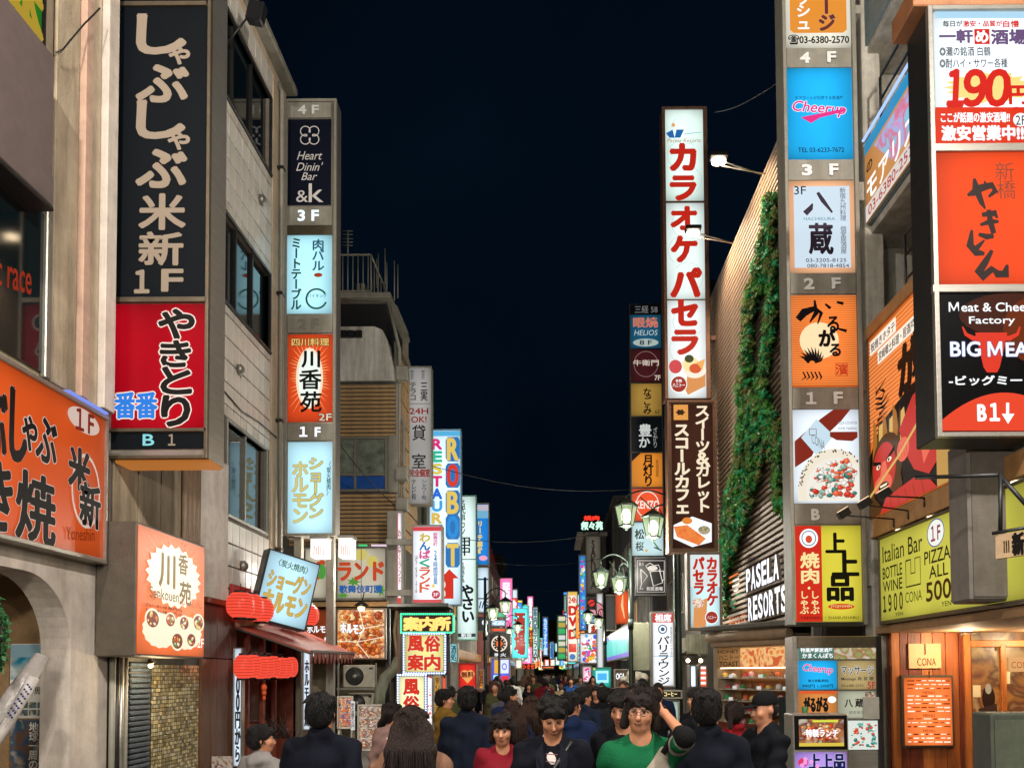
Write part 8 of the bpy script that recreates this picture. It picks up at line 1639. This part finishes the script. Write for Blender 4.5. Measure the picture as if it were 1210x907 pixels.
def collar(r, z, rad, y, m, h=.018, tiltx=0):
    b_ = B(); b_.tube([(rad * math.cos(a), y + rad * 1.0 * math.sin(a), z + tiltx * math.sin(a)) for a in [2 * math.pi * k / 18 for k in range(19)]], h, m, 6, cap=False); add_local(r, b_, 'collar')
# ---- front row, each placed where the photograph has them
r, J = person(wp_(594, 5.7), 4, 1.60, 'walk', 'f', 'bob', ('sweater', '#64101c'), '#22242c', '#150c0a', 'smiling woman in a dark red v-neck sweater walking towards the camera', nod=8, yaw=-8, res=.0105)
b_ = B(); b_.tube([(.13, -.10, 1.45), (.16, -.15, 1.3), (.19, -.16, 1.1), (.2, -.1, .95)], .006, M('strap_tan', '#8a6a4a'), 6); b_.tube([(.13, -.10, 1.45), (.14, .02, 1.47), (.15, .12, 1.3), (.2, .08, .95)], .006, M('strap_tan', '#8a6a4a'), 6); add_local(r, b_, 'bag_strap')
la = ((-.235, -.02, 1.13), (-.06, -.25, 1.13), (-.01, -.27, 1.14)); ra = ((.24, -.01, 1.12), (.08, -.27, 1.10), (.02, -.30, 1.12))
r, J = person(wp_(653, 5.0), -3, 1.75, 'step', 'm', 'short', ('jacket', '#0b0c14', '#b8a8a4'), '#1a1c26', '#0e0b0b', 'man in an open dark jacket looking down at the phone in his hands', nod=26, yaw=6, arms=(la, ra), res=.0105)
lp_ = B()
for q in (-1, 1): lp_.add([(q * .055, -.125, 1.43), (q * .10, -.135, 1.36), (q * .085, -.165, 1.22), (q * .03, -.16, 1.10), (q * .045, -.155, 1.28)], [(0, 1, 2, 3, 4)], clothm('lapel', '#14151e'))
for k in range(7): lp_.tube([(-.035, -.142 - .002 * k, 1.36 - .045 * k), (.035, -.142 - .002 * k, 1.355 - .045 * k)], .003, clothm('shirt_stripe', '#6a4a4c'), 4)
add_local(r, lp_, 'lapel'); ph = B(); ph.obox(Vector((0, -.34, 1.17)), Vector((1, 0, 0)), Vector((0, .5, .86)), Vector((0, -.86, .5)), .036, .072, .004, pdark, .003); add_local(r, ph, 'phone')
b_ = B(); b_.tube([(.12, -.10, 1.43), (.0, -.16, 1.25), (-.12, -.14, 1.08)], .012, pdark, 6); add_local(r, b_, 'bag_strap')
ra = ((.235, -.25, 1.455), (.135, -.02, 1.575), (.10, .05, 1.57))
r, J = person(wp_(757, 4.7), -6, 1.79, 'stand', 'm', 'shaggy', ('tshirt', '#0b4c2e'), '#2a2c30', '#1a100c', 'long haired man in glasses and a green shirt with one hand behind his head', nod=3, yaw=-10, tilt=4, arms=(None, ra), res=.0105, extras=('glasses',))
S = SDF((-.45, -.35, .75), (.55, .3, 1.6), .0105)
S.cone((.02, -.12, .95), (.10, -.09, 1.25), .11, .055, .04, sq=(.8, 1.4, 1)); S.cone((.0, -.11, 1.1), (.13, -.075, 1.36), .075, .035, .03, sq=(1, 1.5, 1)); V, Fq = S.mesh(); link('sling_bag', npmesh('sling_bag', V, Fq, clothm('bag_cream', '#857c70')), r)
b_ = B(); b_.tube([(.12, -.125, 1.36), (.17, -.1, 1.44), (.19, .0, 1.47), (.12, .12, 1.35), (-.1, .14, 1.1)], .017, clothm('strap_black', '#101012'), 8); b_.tube([(-.06, -.205, 1.03), (-.01, -.215, 1.12), (.06, -.19, 1.19), (.12, -.15, 1.19)], .0045, pdark, 5); b_.tube([(-.04, -.205, 1.10), (-.045, -.205, 1.02)], .007, pdark, 5); b_.tube([(.10, -.165, 1.06), (.07, -.2, .98), (.10, -.19, .93)], .004, pdark, 5); add_local(r, b_, 'bag_strap')
S = SDF((.05, -.42, 1.2), (.6, .3, 1.75), .0105); S.cone((.195, -.05, 1.385), (.232, -.215, 1.44), .064, .058, .02); V, Fq = S.mesh(); link('white_sleeve', npmesh('white_sleeve', V, Fq, clothm('sleeve_white', '#857c72')), r)
S = SDF((.1, -.45, 1.3), (.6, .3, 1.75), .0105); S.ell((.233, -.256, 1.458), (.056, .054, .058), .02); S.cone((.232, -.245, 1.458), (.215, -.205, 1.475), .052, .046, .02); V, Fq = S.mesh(); link('elbow_pad', npmesh('elbow_pad', V, Fq, clothm('pad_black', '#0e0e10')), r)
person(wp_(737, 5.5), -12, 1.77, 'walk', 'm', 'short', ('jacket', '#0a0b10', '#1c1c22'), '#101218', '#0d0a0a', 'young man in black half hidden behind the man in green', nod=14, yaw=-14, res=.012)
_ = person(wp_(381, 5.1), 176, 1.77, 'walk', 'm', 'short', ('jacket', '#0a0c16'), '#0e1018', '#0c0a0a', 'broad man in a dark suit seen from behind at lower left', res=.0105, lw=1.1); collar(_[0], 1.452, .062, .01, clothm('collar_white', '#c8c4bc'), .010, .012)
person(wp_(487, 4.55), 186, 1.70, 'walk', 'f', 'long', ('hoodie', '#6e5040'), '#2a2a30', '#1c0f0b', 'woman with long dark hair and a light brown hooded coat seen from behind', res=.0105, lw=1.08)
person(wp_(311, 6.0), 150, 1.51, 'stand', 'm', 'short', ('hoodie', '#6e6a68'), '#22242a', '#100c0b', 'short person in a grey hooded top beside the lantern restaurant', res=.012, yaw=-40)
person(wp_(835, 5.0), 184, 1.78, 'stand', 'm', 'short', ('jacket', '#0a0d16'), '#0e1018', '#0c0909', 'man in a plain dark blue jacket seen from behind at lower right', res=.0105, lw=1.1, yaw=-20)
fa = ((-.27, -.06, 1.12), (-.10, -.24, 1.02), (-.02, -.25, 1.03)); fb = ((.24, -.10, 1.12), (.08, -.27, 1.06), (.0, -.27, 1.07))
person(wp_(903, 5.9), -72, 1.74, 'stand', 'm', 'cap', ('jacket', '#0a0c12', '#16181e'), '#101218', '#0c0909', 'man in a black cap and dark jacket in profile by the directory board', arms=(fa, fb), res=.0105, nod=8)
person(wp_(868, 7.2), 200, 1.62, 'stand', 'f', 'pony', ('jacket', '#6e1218'), '#16161c', '#1a0c0a', 'woman in a red jacket with tied dark hair between the two men', res=.013, yaw=-50)
person(wp_(822, 8.6), -60, 1.72, 'stand', 'm', 'short', ('jacket', '#121318', '#2a2a2c'), '#14161c', '#0d0a0a', 'man in dark clothes facing left near the cafe display, partly hidden', res=.015)
person(wp_(553, 7.4), 178, 1.77, 'walk', 'm', 'short', ('coat', '#0c111e'), '#0c0e16', '#0d0a0a', 'tall man in a long dark navy coat seen from behind left of the red sweater', res=.012, lw=1.05)
person(wp_(527, 9.6), 120, 1.70, 'walk', 'm', 'short', ('hoodie', '#5f4718'), '#20222a', '#0d0a0a', 'man in a mustard hooded jacket in front of the guide office signs', res=.014, yaw=-30)
person(wp_(465, 8.2), 30, 1.60, 'stand', 'f', 'long', ('jacket', '#6e5650', '#9a8c84'), '#4a4a50', '#140c0a', 'woman with long hair and a pale pink top beside the menu boards', res=.014, yaw=70)
person(wp_(606, 8.3), 190, 1.60, 'walk', 'f', 'long', ('coat', '#14182a'), '#14161c', '#26140e', 'woman with brown hair and a navy coat behind the red sweater', res=.014)
person(wp_(603, 10.4), 168, 1.72, 'walk', 'm', 'short', ('jacket', '#101a36'), '#12141c', '#0d0a0a', 'man in a blue jacket turning his head right in the crowd', res=.015, yaw=-60)
person(wp_(628, 9.0), 184, 1.63, 'walk', 'f', 'long', ('coat', '#8a7458'), '#2a2a2e', '#2c1a10', 'woman with long hair and a beige coat left of the phone man', res=.014)
person(wp_(675, 7.6), 176, 1.70, 'stand', 'm', 'short', ('hoodie', '#0f1a34'), '#1a2238', '#0d0a0a', 'man in a mid blue hooded jacket just right of the phone man', res=.014, yaw=-50)
person(wp_(690, 9.6), 150, 1.72, 'stand', 'm', 'short', ('jacket', '#121a28'), '#1c3050', '#0d0a0a', 'man in a dark teal jacket and jeans facing right in the crowd', res=.015, yaw=-30)
r, J = person(wp_(712, 11.2), 180, 1.70, 'stand', 'm', 'short', ('jacket', '#0e1014'), '#12141a', '#0d0a0a', 'person wearing a black backpack, back to the camera, right of centre', res=.015)
S = SDF((-.25, 0, .9), (.25, .4, 1.5), .015); S.cone((-.06, .19, 1.05), (-.06, .18, 1.32), .10, .085, .03); S.cone((.06, .19, 1.05), (.06, .18, 1.32), .10, .085, .03); V, Fq = S.mesh(); link('backpack', npmesh('backpack', V, Fq, clothm('pack_black', '#1a1c20')), r)
person(wp_(705, 13.5), -20, 1.68, 'walk', 'f', 'bob', ('jacket', '#18161c', '#8a8078'), '#181a20', '#1a0e0a', 'woman facing the camera behind the person with the backpack', res=.015)
person(wp_(722, 12.4), -70, 1.64, 'stand', 'f', 'bob', ('coat', '#201c20'), '#181a20', '#1c0e0a', 'woman in a dark coat looking left, left of the young man in black', res=.015)
# ---- the crowd: a dozen built bodies copied and recoloured
protos = []
spec = [(180, 'm', 'short', 'jacket', 'walk'), (180, 'f', 'long', 'coat', 'walk'), (180, 'm', 'short', 'hoodie', 'stand'), (0, 'm', 'short', 'jacket', 'walk'), (0, 'f', 'bob', 'coat', 'walk'), (180, 'f', 'pony', 'jacket', 'step'), (150, 'm', 'short', 'coat', 'walk'), (0, 'f', 'long', 'sweater', 'step')]
tops = [('black', '#0c0d11'), ('navy', '#101830'), ('grey', '#4a4a4e'), ('beige', '#8a765a'), ('white', '#b0aca6'), ('olive', '#3a3c24'), ('brown', '#3c2a20'), ('wine red', '#5a141c'), ('blue', '#1c3a6a'), ('charcoal', '#1e2024')]
pants = ('#101218', '#1c2a44', '#2a2a2c', '#4a4238')
what = {'jacket': 'jacket', 'coat': 'coat', 'hoodie': 'hooded jacket', 'sweater': 'sweater'}
slots = []
for i in range(150):
    if i < 17: Y = 10.5 + i * .52
    elif i < 62: Y = 19.3 + (i - 17) * .44
    else: Y = 39 + (i - 62) * .72
    hwid = 1.9 if Y < 20 else 2.4
    x0 = -1.75 + .0 * Y; x = random.uniform(-hwid, hwid) + (.1 if Y < 20 else 0)
    slots.append((x, Y))
used = []
def free(x, Y): return all((x - a) ** 2 + ((Y - b) * .8) ** 2 > .42 ** 2 for a, b in used)
for o in list(SC.objects):
    if o.name.startswith('person') and o.parent is None: used.append((o.location.x, o.location.y))
bodies = []
for i, (x, Y) in enumerate(slots):
    for _ in range(30):
        if free(x, Y): break
        x = random.uniform(-2.2, 2.3); Y += random.uniform(-.4, .4)
    used.append((x, Y)); k = i % 8 if i >= 8 else i; tn, th = tops[(i * 7 + i // 10) % 10]; f, sex, hr, kd, ps_ = spec[k]; fc = f + random.uniform(-25, 25)
    cam_ = 'facing the camera' if abs(f) < 90 else 'seen from behind'; wh = 'woman' if sex == 'f' else 'man'
    if Y < 19: lb_ = '%s in a %s %s %s, %s of the crowd' % (wh, tn, what[kd], cam_, ('near left', 'near middle', 'near right')[0 if x < -.5 else 1 if x < .6 else 2]); gp_ = 'people in the near crowd'
    elif Y < 39: lb_ = '%s in a %s %s %s, in the middle of the crowd' % (wh, tn, what[kd], cam_); gp_ = 'people in the middle of the crowd'
    else: lb_ = 'tiny distant %s in %s at the far end of the crowd' % (wh, tn); gp_ = 'people at the far end of the crowd'
    if i < 8:
        r, J = person((x, Y, 0), fc, random.uniform(1.62, 1.78), ps_, sex, hr, (kd, th, '#8a8480'), random.choice(pants), '#120d0b', lb_, gp_, res=.019); bodies.append(r)
    else:
        r = copy_tree(bodies[k]); r.location = (x, Y, 0); r.rotation_euler = (0, 0, R(fc)); s_ = random.uniform(1.5, 1.84) / 1.7; r.scale = (s_, s_, s_); r['label'] = lb_; r['group'] = gp_
        for ch in r.children:
            nm = ch.name.split('.')[0]
            if nm in ('jacket', 'coat', 'hoodie', 'sweater', 'trousers', 'hair'):
                ch.material_slots[0].link = 'OBJECT'; ch.material_slots[0].material = clothm('cloth_' + th.strip('#'), th) if nm not in ('trousers', 'hair') else (hairm(random.choice(('#120d0b', '#24150d', '#3a2416', '#0c0a0a', '#4a3020'))) if nm == 'hair' else clothm('trouser_' + pants[i % 4].strip('#'), pants[i % 4]))
bpy.data.objects.remove(_go)
